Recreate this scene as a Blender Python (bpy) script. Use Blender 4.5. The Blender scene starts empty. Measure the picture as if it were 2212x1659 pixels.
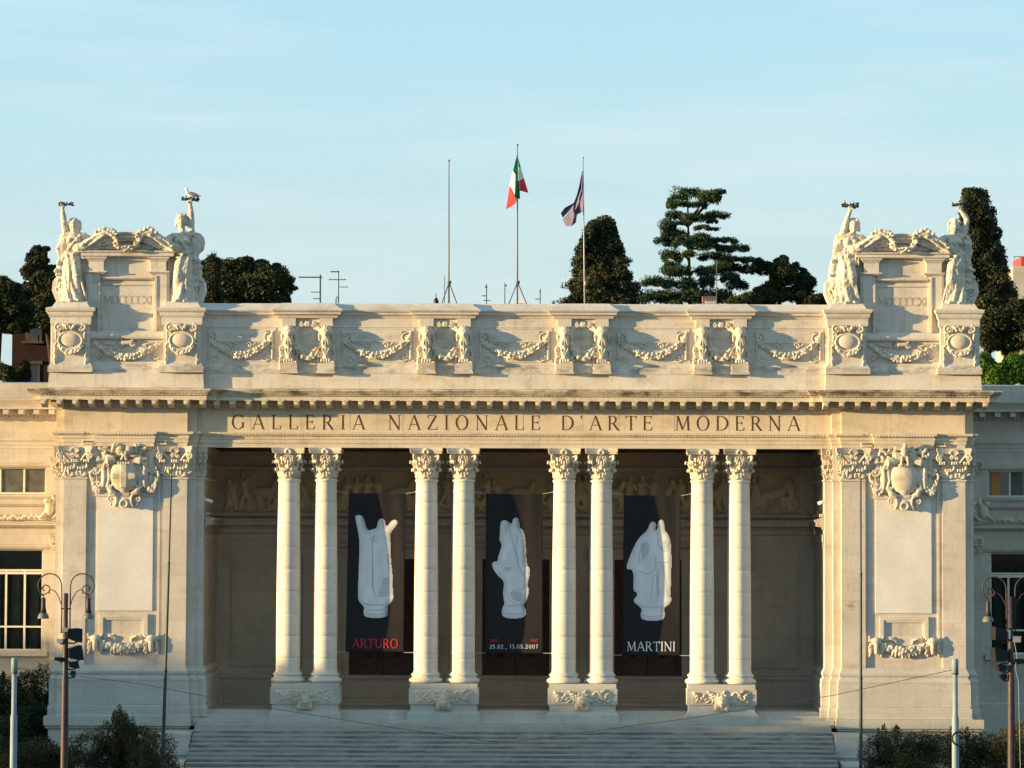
import bpy, bmesh, math, random
from mathutils import Vector, Matrix, noise
R = math.radians
PI = math.pi
scene = bpy.context.scene
COL = scene.collection

# ------------------------------------------------------------------ camera
CAM = Vector((1.25, -120.0, 6.6))
F_PX = 8640 / 2848                      # focal length in picture widths
cam_data = bpy.data.cameras.new('camera')
cam_data.sensor_width = 36.0
cam_data.lens = 36.0 * F_PX
cam_data.clip_start = 0.5
cam_data.clip_end = 6000
camera = bpy.data.objects.new('camera', cam_data)
COL.objects.link(camera)
CAM_ROT = (Matrix.Rotation(R(0.637), 3, 'Z') @ Matrix.Rotation(R(90 + 2.863), 3, 'X')
           @ Matrix.Rotation(R(0.19), 3, 'Z'))
camera.matrix_world = Matrix.Translation(CAM) @ CAM_ROT.to_4x4()
scene.camera = camera

# ------------------------------------------------------------------ sun and sky
SUN_AZ = 77.0        # degrees from the facade's normal, towards the viewer's left
SUN_EL = 5.0
SUN_DIR = Vector((-math.sin(R(SUN_AZ)) * math.cos(R(SUN_EL)),
                  -math.cos(R(SUN_AZ)) * math.cos(R(SUN_EL)), math.sin(R(SUN_EL))))
sun_data = bpy.data.lights.new('sun', 'SUN')
sun_data.energy = 5.0
sun_data.angle = R(0.55)
sun_data.color = (1.0, 0.70, 0.34)
sun = bpy.data.objects.new('sun', sun_data)
sun.rotation_euler = (-SUN_DIR).to_track_quat('-Z', 'Y').to_euler()
COL.objects.link(sun)

world = bpy.data.worlds.new('World')
scene.world = world
world.use_nodes = True
wn, wl = world.node_tree.nodes, world.node_tree.links
wn.clear()
w_out = wn.new('ShaderNodeOutputWorld')
w_bg = wn.new('ShaderNodeBackground')
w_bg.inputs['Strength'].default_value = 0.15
w_sky = wn.new('ShaderNodeTexSky')
w_sky.sky_type = 'NISHITA'
w_sky.sun_disc = False
w_sky.sun_elevation = R(SUN_EL)
# rotation is measured clockwise from +Y when seen from above
w_sky.sun_rotation = math.atan2(SUN_DIR.x, SUN_DIR.y)
w_sky.air_density = 1.0
w_sky.dust_density = 0.3
w_sky.ozone_density = 1.0
# thin, barely visible high cloud: noise on the sky's direction
w_tc = wn.new('ShaderNodeTexCoord')
w_map = wn.new('ShaderNodeMapping')
w_map.inputs['Scale'].default_value = (3.0, 3.0, 26.0)
w_noise = wn.new('ShaderNodeTexNoise')
w_noise.inputs['Scale'].default_value = 2.2
w_noise.inputs['Detail'].default_value = 5
w_noise.inputs['Roughness'].default_value = 0.55
w_ramp = wn.new('ShaderNodeMapRange')
w_ramp.inputs['From Min'].default_value = 0.46
w_ramp.inputs['From Max'].default_value = 0.78
w_ramp.inputs['To Min'].default_value = 0.0
w_ramp.inputs['To Max'].default_value = 0.5
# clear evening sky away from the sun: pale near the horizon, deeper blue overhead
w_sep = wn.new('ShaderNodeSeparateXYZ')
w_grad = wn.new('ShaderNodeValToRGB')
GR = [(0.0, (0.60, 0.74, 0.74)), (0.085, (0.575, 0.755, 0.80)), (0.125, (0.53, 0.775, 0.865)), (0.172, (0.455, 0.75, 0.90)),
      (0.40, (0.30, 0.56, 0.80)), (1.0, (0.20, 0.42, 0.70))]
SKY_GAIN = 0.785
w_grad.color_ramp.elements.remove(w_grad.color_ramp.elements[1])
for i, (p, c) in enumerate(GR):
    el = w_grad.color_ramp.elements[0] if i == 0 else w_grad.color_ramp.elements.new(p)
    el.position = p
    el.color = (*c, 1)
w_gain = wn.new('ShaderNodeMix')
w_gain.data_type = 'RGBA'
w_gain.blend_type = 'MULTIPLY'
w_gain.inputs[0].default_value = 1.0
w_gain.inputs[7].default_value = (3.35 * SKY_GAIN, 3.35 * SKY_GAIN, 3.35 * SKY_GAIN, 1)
w_blend = wn.new('ShaderNodeMix')
w_blend.data_type = 'RGBA'
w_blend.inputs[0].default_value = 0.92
w_mix = wn.new('ShaderNodeMix')
w_mix.data_type = 'RGBA'
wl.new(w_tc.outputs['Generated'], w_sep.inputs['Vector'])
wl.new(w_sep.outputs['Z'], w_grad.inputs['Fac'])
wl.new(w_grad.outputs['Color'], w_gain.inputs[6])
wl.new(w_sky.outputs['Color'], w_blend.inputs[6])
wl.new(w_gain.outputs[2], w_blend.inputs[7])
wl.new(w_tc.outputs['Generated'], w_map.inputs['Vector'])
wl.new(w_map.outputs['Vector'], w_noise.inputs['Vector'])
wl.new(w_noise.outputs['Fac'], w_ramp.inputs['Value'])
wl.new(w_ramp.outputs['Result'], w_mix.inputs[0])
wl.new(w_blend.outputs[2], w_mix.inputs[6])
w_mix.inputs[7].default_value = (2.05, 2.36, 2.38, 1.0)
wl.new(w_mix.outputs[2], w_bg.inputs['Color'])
wl.new(w_bg.outputs['Background'], w_out.inputs['Surface'])

scene.view_settings.view_transform = 'Standard'
scene.view_settings.look = 'None'
scene.view_settings.exposure = 1.35
scene.view_settings.gamma = 1.0
scene.view_settings.use_curve_mapping = False
try:
    scene.cycles.max_bounces = 6
    scene.cycles.diffuse_bounces = 4
    scene.cycles.glossy_bounces = 2
    scene.cycles.transmission_bounces = 2
    scene.cycles.transparent_max_bounces = 4
    scene.cycles.caustics_reflective = False
    scene.cycles.caustics_refractive = False
except Exception:
    pass


def P(dx, dy, Y):
    """world X, Z of the picture point (dx, dy) (2212 x 1659 grid) at depth Y"""
    v = CAM_ROT @ Vector(((dx - 1106) / 2212, -(dy - 829.5) / 2212, -F_PX))
    t = (Y - CAM.y) / v.y
    return CAM.x + v.x * t, CAM.z + v.z * t


# ------------------------------------------------------------------ materials
def new_mat(name):
    m = bpy.data.materials.new(name)
    m.use_nodes = True
    nt = m.node_tree
    b = nt.nodes['Principled BSDF']
    return m, nt.nodes, nt.links, b


def plain(name, col, rough=0.7, metal=0.0, vary=0.0, scale=8.0, bump=0.0, spec=0.3):
    m, n, l, b = new_mat(name)
    b.inputs['Roughness'].default_value = rough
    b.inputs['Metallic'].default_value = metal
    b.inputs['Specular IOR Level'].default_value = spec
    b.inputs['Base Color'].default_value = (*col, 1)
    if vary > 0 or bump > 0:
        g = n.new('ShaderNodeNewGeometry')
        t = n.new('ShaderNodeTexNoise')
        t.inputs['Scale'].default_value = scale
        t.inputs['Detail'].default_value = 4
        l.new(g.outputs['Position'], t.inputs['Vector'])
        if vary > 0:
            mr = n.new('ShaderNodeMapRange')
            mr.inputs['From Min'].default_value = 0.3
            mr.inputs['From Max'].default_value = 0.7
            mr.inputs['To Min'].default_value = 1 - vary
            mr.inputs['To Max'].default_value = 1 + vary
            l.new(t.outputs['Fac'], mr.inputs['Value'])
            mx = n.new('ShaderNodeMix')
            mx.data_type = 'RGBA'
            mx.blend_type = 'MULTIPLY'
            mx.inputs[0].default_value = 1
            mx.inputs[6].default_value = (*col, 1)
            l.new(mr.outputs['Result'], mx.inputs[7])
            l.new(mx.outputs[2], b.inputs['Base Color'])
        if bump > 0:
            bp = n.new('ShaderNodeBump')
            bp.inputs['Strength'].default_value = 0.6
            bp.inputs['Distance'].default_value = bump
            l.new(t.outputs['Fac'], bp.inputs['Height'])
            l.new(bp.outputs['Normal'], b.inputs['Normal'])
    return m


def stone(name, col, stain=0.35, stain_col=(0.30, 0.22, 0.13), streak=0.4, joints=None, grime=None,
          big=0.5, rough=0.85, bump=0.012, side=False):
    """weathered travertine: cloudy tone, warm stains, vertical rain streaks, optional block joints.
    grime = (z0, z1, amount): a belt of black lichen between two heights"""
    m, n, l, b = new_mat(name)
    b.inputs['Roughness'].default_value = rough
    b.inputs['Specular IOR Level'].default_value = 0.15
    g = n.new('ShaderNodeNewGeometry')

    def noise_tex(scale, detail, sx=1, sy=1, sz=1, rough_=0.6):
        mp = n.new('ShaderNodeMapping')
        mp.inputs['Scale'].default_value = (sx, sy, sz)
        l.new(g.outputs['Position'], mp.inputs['Vector'])
        t = n.new('ShaderNodeTexNoise')
        t.inputs['Scale'].default_value = scale
        t.inputs['Detail'].default_value = detail
        t.inputs['Roughness'].default_value = rough_
        l.new(mp.outputs['Vector'], t.inputs['Vector'])
        return t

    def rng(src, a, b_, c, d):
        mr = n.new('ShaderNodeMapRange')
        mr.inputs['From Min'].default_value = a
        mr.inputs['From Max'].default_value = b_
        mr.inputs['To Min'].default_value = c
        mr.inputs['To Max'].default_value = d
        l.new(src, mr.inputs['Value'])
        return mr.outputs['Result']

    def mix(fac, a, b_, mode='MIX'):
        x = n.new('ShaderNodeMix')
        x.data_type = 'RGBA'
        x.blend_type = mode
        for sock, val in ((0, fac), (6, a), (7, b_)):
            if isinstance(val, (int, float)):
                x.inputs[sock].default_value = val
            elif isinstance(val, tuple):
                x.inputs[sock].default_value = (*val, 1)
            else:
                l.new(val, x.inputs[sock])
        return x.outputs[2]

    base = tuple(col)
    cloud = noise_tex(big, 5)
    fine = noise_tex(9.0, 6)
    c = mix(rng(cloud.outputs['Fac'], 0.35, 0.7, 0.0, 1.0), tuple(x * 0.88 for x in base),
            tuple(min(1, x * 1.08) for x in base))
    c = mix(rng(fine.outputs['Fac'], 0.3, 0.75, 0.0, 0.5), c, tuple(x * 0.74 for x in base))
    if stain > 0:
        st = noise_tex(0.9, 6, 1, 1, 2.2) if not side else noise_tex(1.0, 7, 0.9, 0.9, 5.0, 0.7)
        c = mix(rng(st.outputs['Fac'], 0.40 if side else 0.52, 0.60 if side else 0.78, 0.0, stain), c, stain_col)
    if streak > 0:
        sk = noise_tex(2.6, 5, 2.2, 2.2, 0.22)
        c = mix(rng(sk.outputs['Fac'], 0.54, 0.80, 0.0, streak), c, tuple(x * 0.42 for x in base))
    if grime:
        sx = n.new('ShaderNodeSeparateXYZ')
        l.new(g.outputs['Position'], sx.inputs['Vector'])
        a = rng(sx.outputs['Z'], grime[0], grime[0] + 0.12, 0.0, 1.0)
        z = rng(sx.outputs['Z'], grime[1] - 0.12, grime[1], 1.0, 0.0)
        gn = noise_tex(1.1, 8, 1.0, 1.0, 2.5, 0.72)
        q = rng(gn.outputs['Fac'], 0.45, 0.62, 0.0, grime[2])
        m1 = n.new('ShaderNodeMath'); m1.operation = 'MULTIPLY'
        l.new(a, m1.inputs[0]); l.new(z, m1.inputs[1])
        m2 = n.new('ShaderNodeMath'); m2.operation = 'MULTIPLY'
        l.new(m1.outputs[0], m2.inputs[0]); l.new(q, m2.inputs[1])
        c = mix(m2.outputs[0], c, (0.10, 0.075, 0.05))
    if joints:
        bw, bh = joints
        mp = n.new('ShaderNodeMapping')
        mp.inputs['Rotation'].default_value = (R(-90), 0, 0)
        l.new(g.outputs['Position'], mp.inputs['Vector'])
        br = n.new('ShaderNodeTexBrick')
        br.inputs['Color1'].default_value = (1, 1, 1, 1)
        br.inputs['Color2'].default_value = (0.91, 0.90, 0.885, 1)
        br.inputs['Mortar'].default_value = (0.80, 0.77, 0.72, 1)
        br.inputs['Scale'].default_value = 1.0
        br.inputs['Mortar Size'].default_value = 0.006
        br.inputs['Brick Width'].default_value = bw
        br.inputs['Row Height'].default_value = bh
        l.new(mp.outputs['Vector'], br.inputs['Vector'])
        c = mix(1.0, c, br.outputs['Color'], 'MULTIPLY')
    l.new(c, b.inputs['Base Color'])
    bp = n.new('ShaderNodeBump')
    bp.inputs['Strength'].default_value = 0.5
    bp.inputs['Distance'].default_value = bump
    l.new(fine.outputs['Fac'], bp.inputs['Height'])
    l.new(bp.outputs['Normal'], b.inputs['Normal'])
    return m


def leaf_mat(name, c0, c1, scale=0.6):
    m, n, l, b = new_mat(name)
    g = n.new('ShaderNodeNewGeometry')
    t = n.new('ShaderNodeTexNoise')
    t.inputs['Scale'].default_value = scale
    t.inputs['Detail'].default_value = 3
    l.new(g.outputs['Position'], t.inputs['Vector'])
    mr = n.new('ShaderNodeMapRange')
    mr.inputs['From Min'].default_value = 0.35
    mr.inputs['From Max'].default_value = 0.68
    l.new(t.outputs['Fac'], mr.inputs['Value'])
    w = n.new('ShaderNodeTexWhiteNoise')
    l.new(g.outputs['Random Per Island'], w.inputs['Vector'])
    add = n.new('ShaderNodeMath'); add.operation = 'MULTIPLY_ADD'
    l.new(g.outputs['Random Per Island'], add.inputs[0])
    add.inputs[1].default_value = 0.4
    l.new(mr.outputs['Result'], add.inputs[2])
    sub = n.new('ShaderNodeMath'); sub.operation = 'SUBTRACT'
    l.new(add.outputs[0], sub.inputs[0]); sub.inputs[1].default_value = 0.22
    x = n.new('ShaderNodeMix')
    x.data_type = 'RGBA'
    l.new(sub.outputs[0], x.inputs[0])
    x.inputs[6].default_value = (*c0, 1)
    x.inputs[7].default_value = (*c1, 1)
    l.new(x.outputs[2], b.inputs['Base Color'])
    b.inputs['Roughness'].default_value = 0.7
    b.inputs['Specular IOR Level'].default_value = 0.2
    return m


M = {}
M['stone'] = stone('travertine', (0.68, 0.62, 0.53))
M['stone_ent'] = stone('travertine_entablature', (0.71, 0.60, 0.44), stain=0.6, streak=0.5,
                       grime=(12.02, 12.55, 0.95))
M['stone_attic'] = stone('travertine_attic', (0.68, 0.62, 0.53), stain=0.6, streak=0.5,
                         grime=(12.95, 13.4, 0.55))
M['stone_carve'] = stone('travertine_carving', (0.66, 0.58, 0.46), stain=0.75, stain_col=(0.24, 0.17, 0.10), streak=0.35, big=1.6)
M['stone_block'] = stone('travertine_blocks', (0.68, 0.61, 0.52), stain=0.4, streak=0.5, joints=(1.9, 0.86))
M['stone_column'] = stone('travertine_column', (0.72, 0.66, 0.56), stain=0.18, streak=0.2)
M['stone_base'] = stone('travertine_base', (0.63, 0.59, 0.51), stain=0.3, streak=0.35, joints=(2.4, 0.85))
M['stone_panel'] = stone('white_plaster_panel', (0.76, 0.73, 0.66), stain=0.05, streak=0.06, bump=0.002)
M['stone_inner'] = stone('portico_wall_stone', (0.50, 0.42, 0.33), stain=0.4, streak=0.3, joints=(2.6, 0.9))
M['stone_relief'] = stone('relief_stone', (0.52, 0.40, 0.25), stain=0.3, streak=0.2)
M['stone_step'] = stone('step_tread_stone', (0.46, 0.43, 0.37), stain=0.45, stain_col=(0.13, 0.13, 0.12), streak=0.0, big=1.5)
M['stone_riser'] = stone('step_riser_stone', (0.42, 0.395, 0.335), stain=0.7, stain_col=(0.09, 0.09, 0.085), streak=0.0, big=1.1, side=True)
M['stone_wing'] = stone('wing_stone', (0.60, 0.55, 0.47), stain=0.35, streak=0.35, joints=(1.6, 0.75))
M['stone_statue'] = stone('statue_stone', (0.66, 0.59, 0.48), stain=0.8, stain_col=(0.24, 0.17, 0.10), streak=0.6, big=3.0)
M['letter'] = plain('carved_letter_brown', (0.085, 0.045, 0.02), 0.9, vary=0.3, scale=3)
M['letter_pale'] = plain('carved_letter_pale', (0.40, 0.34, 0.25), 0.9, vary=0.25, scale=4)
M['bronze'] = plain('dark_bronze', (0.035, 0.035, 0.03), 0.5, 0.6)
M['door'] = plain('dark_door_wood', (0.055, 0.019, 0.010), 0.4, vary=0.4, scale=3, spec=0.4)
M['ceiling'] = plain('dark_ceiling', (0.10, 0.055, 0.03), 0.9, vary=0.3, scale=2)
M['lamp_iron'] = plain('brown_lamp_iron', (0.055, 0.038, 0.040), 0.55, 0.2, vary=0.2, scale=5)
M['lamp_shade'] = plain('green_enamel', (0.13, 0.15, 0.12), 0.5, vary=0.15)
M['black_metal'] = plain('black_metal', (0.016, 0.014, 0.018), 0.5, 0.2)
M['grey_metal'] = plain('grey_metal', (0.30, 0.31, 0.32), 0.5, 0.3)
M['tram_pole'] = plain('pale_blue_pole_paint', (0.20, 0.275, 0.32), 0.6, vary=0.12, scale=3)
M['slim_pole'] = plain('dark_green_pole_paint', (0.045, 0.055, 0.050), 0.5, vary=0.2, scale=3)
M['mast'] = plain('galvanised_mast', (0.10, 0.095, 0.09), 0.5, 0.3)
M['wire'] = plain('dark_wire', (0.05, 0.05, 0.055), 0.6)
M['banner'] = plain('navy_banner_cloth', (0.013, 0.0115, 0.013), 0.75, vary=0.15, scale=2)
M['print_white'] = plain('banner_print_white', (0.58, 0.58, 0.57), 0.8, vary=0.08, scale=2.5)
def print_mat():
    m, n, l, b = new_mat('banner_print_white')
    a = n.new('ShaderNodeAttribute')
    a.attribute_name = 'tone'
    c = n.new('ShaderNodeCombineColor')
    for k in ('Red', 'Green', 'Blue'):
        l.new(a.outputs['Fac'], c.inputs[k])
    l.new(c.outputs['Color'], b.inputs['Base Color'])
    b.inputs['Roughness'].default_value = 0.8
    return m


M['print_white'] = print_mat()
M['print_grey'] = plain('banner_print_grey', (0.54, 0.55, 0.55), 0.8, vary=0.08, scale=2.5)
M['print_line'] = plain('banner_print_line', (0.30, 0.31, 0.32), 0.8)
M['print_red'] = plain('banner_print_red', (0.62, 0.03, 0.04), 0.8)
M['strap'] = plain('white_strap', (0.55, 0.53, 0.50), 0.7)
M['print_text'] = plain('banner_white_lettering', (0.75, 0.75, 0.73), 0.8)
M['flag_green'] = plain('flag_green', (0.02, 0.25, 0.06), 0.8)
M['flag_white'] = plain('flag_white', (0.75, 0.68, 0.52), 0.8)
M['flag_red'] = plain('flag_red', (0.62, 0.03, 0.03), 0.8)
M['flag_blue'] = plain('flag_blue', (0.075, 0.065, 0.15), 0.8, vary=0.4, scale=3)
def glass_mat():
    m, n, l, b = new_mat('window_glass')
    b.inputs['Base Color'].default_value = (0.01, 0.016, 0.022, 1)
    b.inputs['Roughness'].default_value = 0.06
    b.inputs['Specular IOR Level'].default_value = 0.8
    t = n.new('ShaderNodeBsdfTransparent')
    t.inputs['Color'].default_value = (0.62, 0.68, 0.66, 1)
    mx = n.new('ShaderNodeMixShader')
    mx.inputs['Fac'].default_value = 0.35
    l.new(t.outputs[0], mx.inputs[1])
    l.new(b.outputs[0], mx.inputs[2])
    l.new(mx.outputs[0], n['Material Output'].inputs['Surface'])
    return m


M['clear_glass'] = glass_mat()
M['glass'] = plain('dark_window_glass', (0.008, 0.014, 0.02), 0.08, spec=0.8)
M['blind'] = plain('grey_green_blind', (0.10, 0.105, 0.085), 0.5, vary=0.3, scale=3)
M['curtain'] = plain('green_curtain', (0.34, 0.42, 0.30), 0.7, vary=0.4, scale=2)
M['shutter_orange'] = plain('orange_shutter', (0.45, 0.20, 0.05), 0.6)
M['frame'] = plain('white_window_frame', (0.70, 0.66, 0.55), 0.5, vary=0.1)
M['red_wall'] = plain('red_plaster_in_shade', (0.022, 0.008, 0.007), 0.9, vary=0.35, scale=0.8)  # tree shade is put into the plaster colour
M['dim_stone'] = plain('window_surround_in_shade', (0.07, 0.062, 0.052), 0.9, vary=0.3, scale=1.5)  # pale surround darkened so its colour carries the tree shade
M['pale_wall'] = plain('pale_house_plaster', (0.50, 0.46, 0.38), 0.9, vary=0.2, scale=0.5)
M['tile'] = plain('roof_tile', (0.26, 0.15, 0.10), 0.9, vary=0.4, scale=6)
M['lead'] = plain('lead_roof', (0.42, 0.42, 0.42), 0.6, vary=0.35, scale=1.5)
M['bark'] = plain('bark', (0.032, 0.025, 0.018), 0.95, vary=0.4, scale=4)
M['cypress'] = leaf_mat('cypress_leaves', (0.016, 0.022, 0.011), (0.058, 0.062, 0.024))
M['cedar'] = leaf_mat('cedar_needles', (0.012, 0.028, 0.020), (0.060, 0.105, 0.040))
M['pine'] = leaf_mat('pine_needles', (0.012, 0.022, 0.009), (0.062, 0.072, 0.020))
M['oak'] = leaf_mat('evergreen_oak_leaves', (0.016, 0.024, 0.010), (0.065, 0.070, 0.022))
M['bright'] = leaf_mat('bright_green_leaves', (0.05, 0.12, 0.012), (0.16, 0.26, 0.03), 0.9)
M['bush'] = leaf_mat('bush_leaves', (0.024, 0.028, 0.010), (0.125, 0.105, 0.035), 1.2)
M['hedge'] = leaf_mat('hedge_leaves', (0.012, 0.025, 0.012), (0.045, 0.075, 0.03), 1.2)
M['gull_white'] = plain('gull_white', (0.8, 0.8, 0.78), 0.8)
M['gull_grey'] = plain('gull_grey', (0.20, 0.20, 0.24), 0.8)
M['gull_leg'] = plain('gull_leg', (0.45, 0.30, 0.18), 0.7)
M['white_paint'] = plain('white_paint', (0.75, 0.75, 0.72), 0.6)
M['soil'] = plain('ground_soil', (0.10, 0.09, 0.06), 0.95, vary=0.3, scale=1.5)
M['asphalt'] = plain('asphalt', (0.05, 0.05, 0.052), 0.9, vary=0.2, scale=3)
M['paving'] = plain('paving_stone', (0.28, 0.27, 0.25), 0.9, vary=0.2, scale=2)
M['kerb'] = plain('kerb_stone', (0.38, 0.37, 0.35), 0.9, vary=0.2, scale=2)


# ------------------------------------------------------------------ mesh building
_ICO = {}


def ico(sub):
    if sub not in _ICO:
        bm = bmesh.new()
        bmesh.ops.create_icosphere(bm, subdivisions=sub, radius=1.0)
        _ICO[sub] = ([v.co.copy() for v in bm.verts], [[v.index for v in f.verts] for f in bm.faces])
        bm.free()
    return _ICO[sub]


class MB:
    """collects vertices and faces for one mesh"""

    def __init__(self):
        self.v, self.f, self.mi = [], [], []

    def add(self, verts, faces, mi=0):
        o = len(self.v)
        self.v.extend(verts)
        for f in faces:
            self.f.append([i + o for i in f])
            self.mi.append(mi)
        return self

    def box(self, x0, x1, y0, y1, z0, z1, mi=0):
        if x0 > x1: x0, x1 = x1, x0
        if y0 > y1: y0, y1 = y1, y0
        if z0 > z1: z0, z1 = z1, z0
        vs = [(x, y, z) for x in (x0, x1) for y in (y0, y1) for z in (z0, z1)]
        return self.add(vs, [(0, 1, 3, 2), (4, 6, 7, 5), (0, 4, 5, 1), (2, 3, 7, 6), (0, 2, 6, 4), (1, 5, 7, 3)], mi)

    def taper(self, x0, x1, y0, y1, z0, z1, ix, iy, mi=0):
        """box whose top is inset by ix, iy"""
        vs = [(x0, y0, z0), (x1, y0, z0), (x1, y1, z0), (x0, y1, z0),
              (x0 + ix, y0 + iy, z1), (x1 - ix, y0 + iy, z1), (x1 - ix, y1 - iy, z1), (x0 + ix, y1 - iy, z1)]
        return self.add(vs, [(3, 2, 1, 0), (4, 5, 6, 7), (0, 1, 5, 4), (1, 2, 6, 5), (2, 3, 7, 6), (3, 0, 4, 7)], mi)

    def lathe(self, prof, c=(0, 0, 0), segs=32, mi=0):
        vs, fs = [], []
        n = len(prof)
        for k in range(segs):
            a = 2 * PI * k / segs
            for r, z in prof:
                vs.append((c[0] + r * math.cos(a), c[1] + r * math.sin(a), c[2] + z))
        for k in range(segs):
            k2 = (k + 1) % segs
            for i in range(n - 1):
                fs.append((k * n + i, k2 * n + i, k2 * n + i + 1, k * n + i + 1))
        fs.append([k * n for k in range(segs)][::-1])
        fs.append([k * n + n - 1 for k in range(segs)])
        return self.add(vs, fs, mi)

    def sweep(self, path, prof, mi=0, cap=True):
        """prof (off, z) carried along an open plan path (x, y); outward is the right-hand side"""
        n = len(path)
        ms = []
        for i in range(n):
            ns = []
            for a, b in ((i - 1, i), (i, i + 1)):
                if a < 0 or b >= n:
                    continue
                d = Vector((path[b][0] - path[a][0], path[b][1] - path[a][1])).normalized()
                ns.append(Vector((d.y, -d.x)))
            if len(ns) == 1:
                ms.append(ns[0])
            else:
                ms.append((ns[0] + ns[1]) / max(0.15, 1 + ns[0].dot(ns[1])))
        k = len(prof)
        vs, fs = [], []
        for i in range(n):
            for off, z in prof:
                vs.append((path[i][0] + ms[i].x * off, path[i][1] + ms[i].y * off, z))
        for i in range(n - 1):
            for j in range(k - 1):
                fs.append((i * k + j, (i + 1) * k + j, (i + 1) * k + j + 1, i * k + j + 1))
        if cap:
            fs.append(list(range(k))[::-1])
            fs.append([(n - 1) * k + j for j in range(k)])
        return self.add(vs, fs, mi)

    def ell(self, c, r, rot=None, sub=2, mi=0):
        vs, fs = ico(sub)
        if isinstance(r, (int, float)):
            r = (r, r, r)
        m = None
        if rot is not None:
            m = Matrix.Rotation(rot[2], 3, 'Z') @ Matrix.Rotation(rot[1], 3, 'Y') @ Matrix.Rotation(rot[0], 3, 'X')
        out = []
        for v in vs:
            p = Vector((v.x * r[0], v.y * r[1], v.z * r[2]))
            if m is not None:
                p = m @ p
            out.append((p.x + c[0], p.y + c[1], p.z + c[2]))
        return self.add(out, fs, mi)

    def tube(self, pts, rad, segs=8, mi=0, flat=1.0, up=(0, -1, 0)):
        """closed tube through pts; rad a number or one per point; flat squashes it along 'up'"""
        pts = [Vector(p) for p in pts]
        n = len(pts)
        if isinstance(rad, (int, float)):
            rad = [rad] * n
        vs, fs = [], []
        up = Vector(up)
        for i in range(n):
            t = (pts[min(i + 1, n - 1)] - pts[max(i - 1, 0)])
            if t.length < 1e-9:
                t = Vector((0, 0, 1))
            t.normalize()
            a = up.cross(t)
            if a.length < 1e-3:
                a = Vector((1, 0, 0)).cross(t)
                if a.length < 1e-3:
                    a = Vector((0, 0, 1)).cross(t)
            a.normalize()
            b = t.cross(a).normalized()
            for k in range(segs):
                w = 2 * PI * k / segs
                vs.append(tuple(pts[i] + a * (math.cos(w) * rad[i]) + b * (math.sin(w) * rad[i] * flat)))
        for i in range(n - 1):
            for k in range(segs):
                k2 = (k + 1) % segs
                fs.append((i * segs + k, i * segs + k2, (i + 1) * segs + k2, (i + 1) * segs + k))
        fs.append([k for k in range(segs)][::-1])
        fs.append([(n - 1) * segs + k for k in range(segs)])
        return self.add(vs, fs, mi)

    def poly_prism(self, pts, y0, y1, mi=0):
        """outline pts (x, z) given thickness from y0 (front) to y1"""
        n = len(pts)
        vs = [(x, y0, z) for x, z in pts] + [(x, y1, z) for x, z in pts]
        fs = [list(range(n)), [n + i for i in range(n)][::-1]]
        for i in range(n):
            j = (i + 1) % n
            fs.append((i, i + n, j + n, j))
        return self.add(vs, fs, mi)

    def merge(self, other, loc=(0, 0, 0), mirror=False, scale=1.0, rz=0.0):
        o = len(self.v)
        ca, sa = math.cos(rz), math.sin(rz)
        for x, y, z in other.v:
            x, y, z = x * scale, y * scale, z * scale
            if mirror:
                x = -x
            x, y = x * ca - y * sa, x * sa + y * ca
            self.v.append((x + loc[0], y + loc[1], z + loc[2]))
        for f, m in zip(other.f, other.mi):
            g = [i + o for i in f]
            self.f.append(g[::-1] if mirror else g)
            self.mi.append(m)
        return self

    def mesh(self, name, mats, smooth=False, fix=True):
        me = bpy.data.meshes.new(name)
        me.from_pydata([tuple(v) for v in self.v], [], self.f)
        if not isinstance(mats, (list, tuple)):
            mats = [mats]
        for m in mats:
            me.materials.append(m)
        if len(mats) > 1:
            me.polygons.foreach_set('material_index', self.mi)
        if fix:
            bm = bmesh.new()
            bm.from_mesh(me)
            bmesh.ops.recalc_face_normals(bm, faces=bm.faces)
            bm.to_mesh(me)
            bm.free()
        if smooth:
            me.polygons.foreach_set('use_smooth', [True] * len(me.polygons))
        me.update()
        return me

    def build(self, name, mats, parent=None, smooth=False, fix=True):
        return link(name, self.mesh(name, mats, smooth, fix), parent)


def link(name, me, parent=None, loc=None):
    o = bpy.data.objects.new(name, me)
    COL.objects.link(o)
    if parent is not None:
        o.parent = parent
    if loc is not None:
        o.location = loc
    return o


def tag(o, label=None, cat=None, group=None, kind=None):
    if label: o['label'] = label
    if cat: o['category'] = cat
    if group: o['group'] = group
    if kind: o['kind'] = kind
    return o


def thing(name, label, cat, loc=(0, 0, 0), group=None):
    o = bpy.data.objects.new(name, None)
    o.empty_display_size = 0.3
    o.location = loc
    COL.objects.link(o)
    return tag(o, label, cat, group)


def kids(o):
    return [c for c in COL.objects if c.parent == o]


def copy_tree(o, loc=None, parent=None):
    c = o.copy()
    COL.objects.link(c)
    if parent is not None:
        c.parent = parent
    if loc is not None:
        c.location = loc
    for ch in kids(o):
        copy_tree(ch, None, c)
    return c


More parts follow.
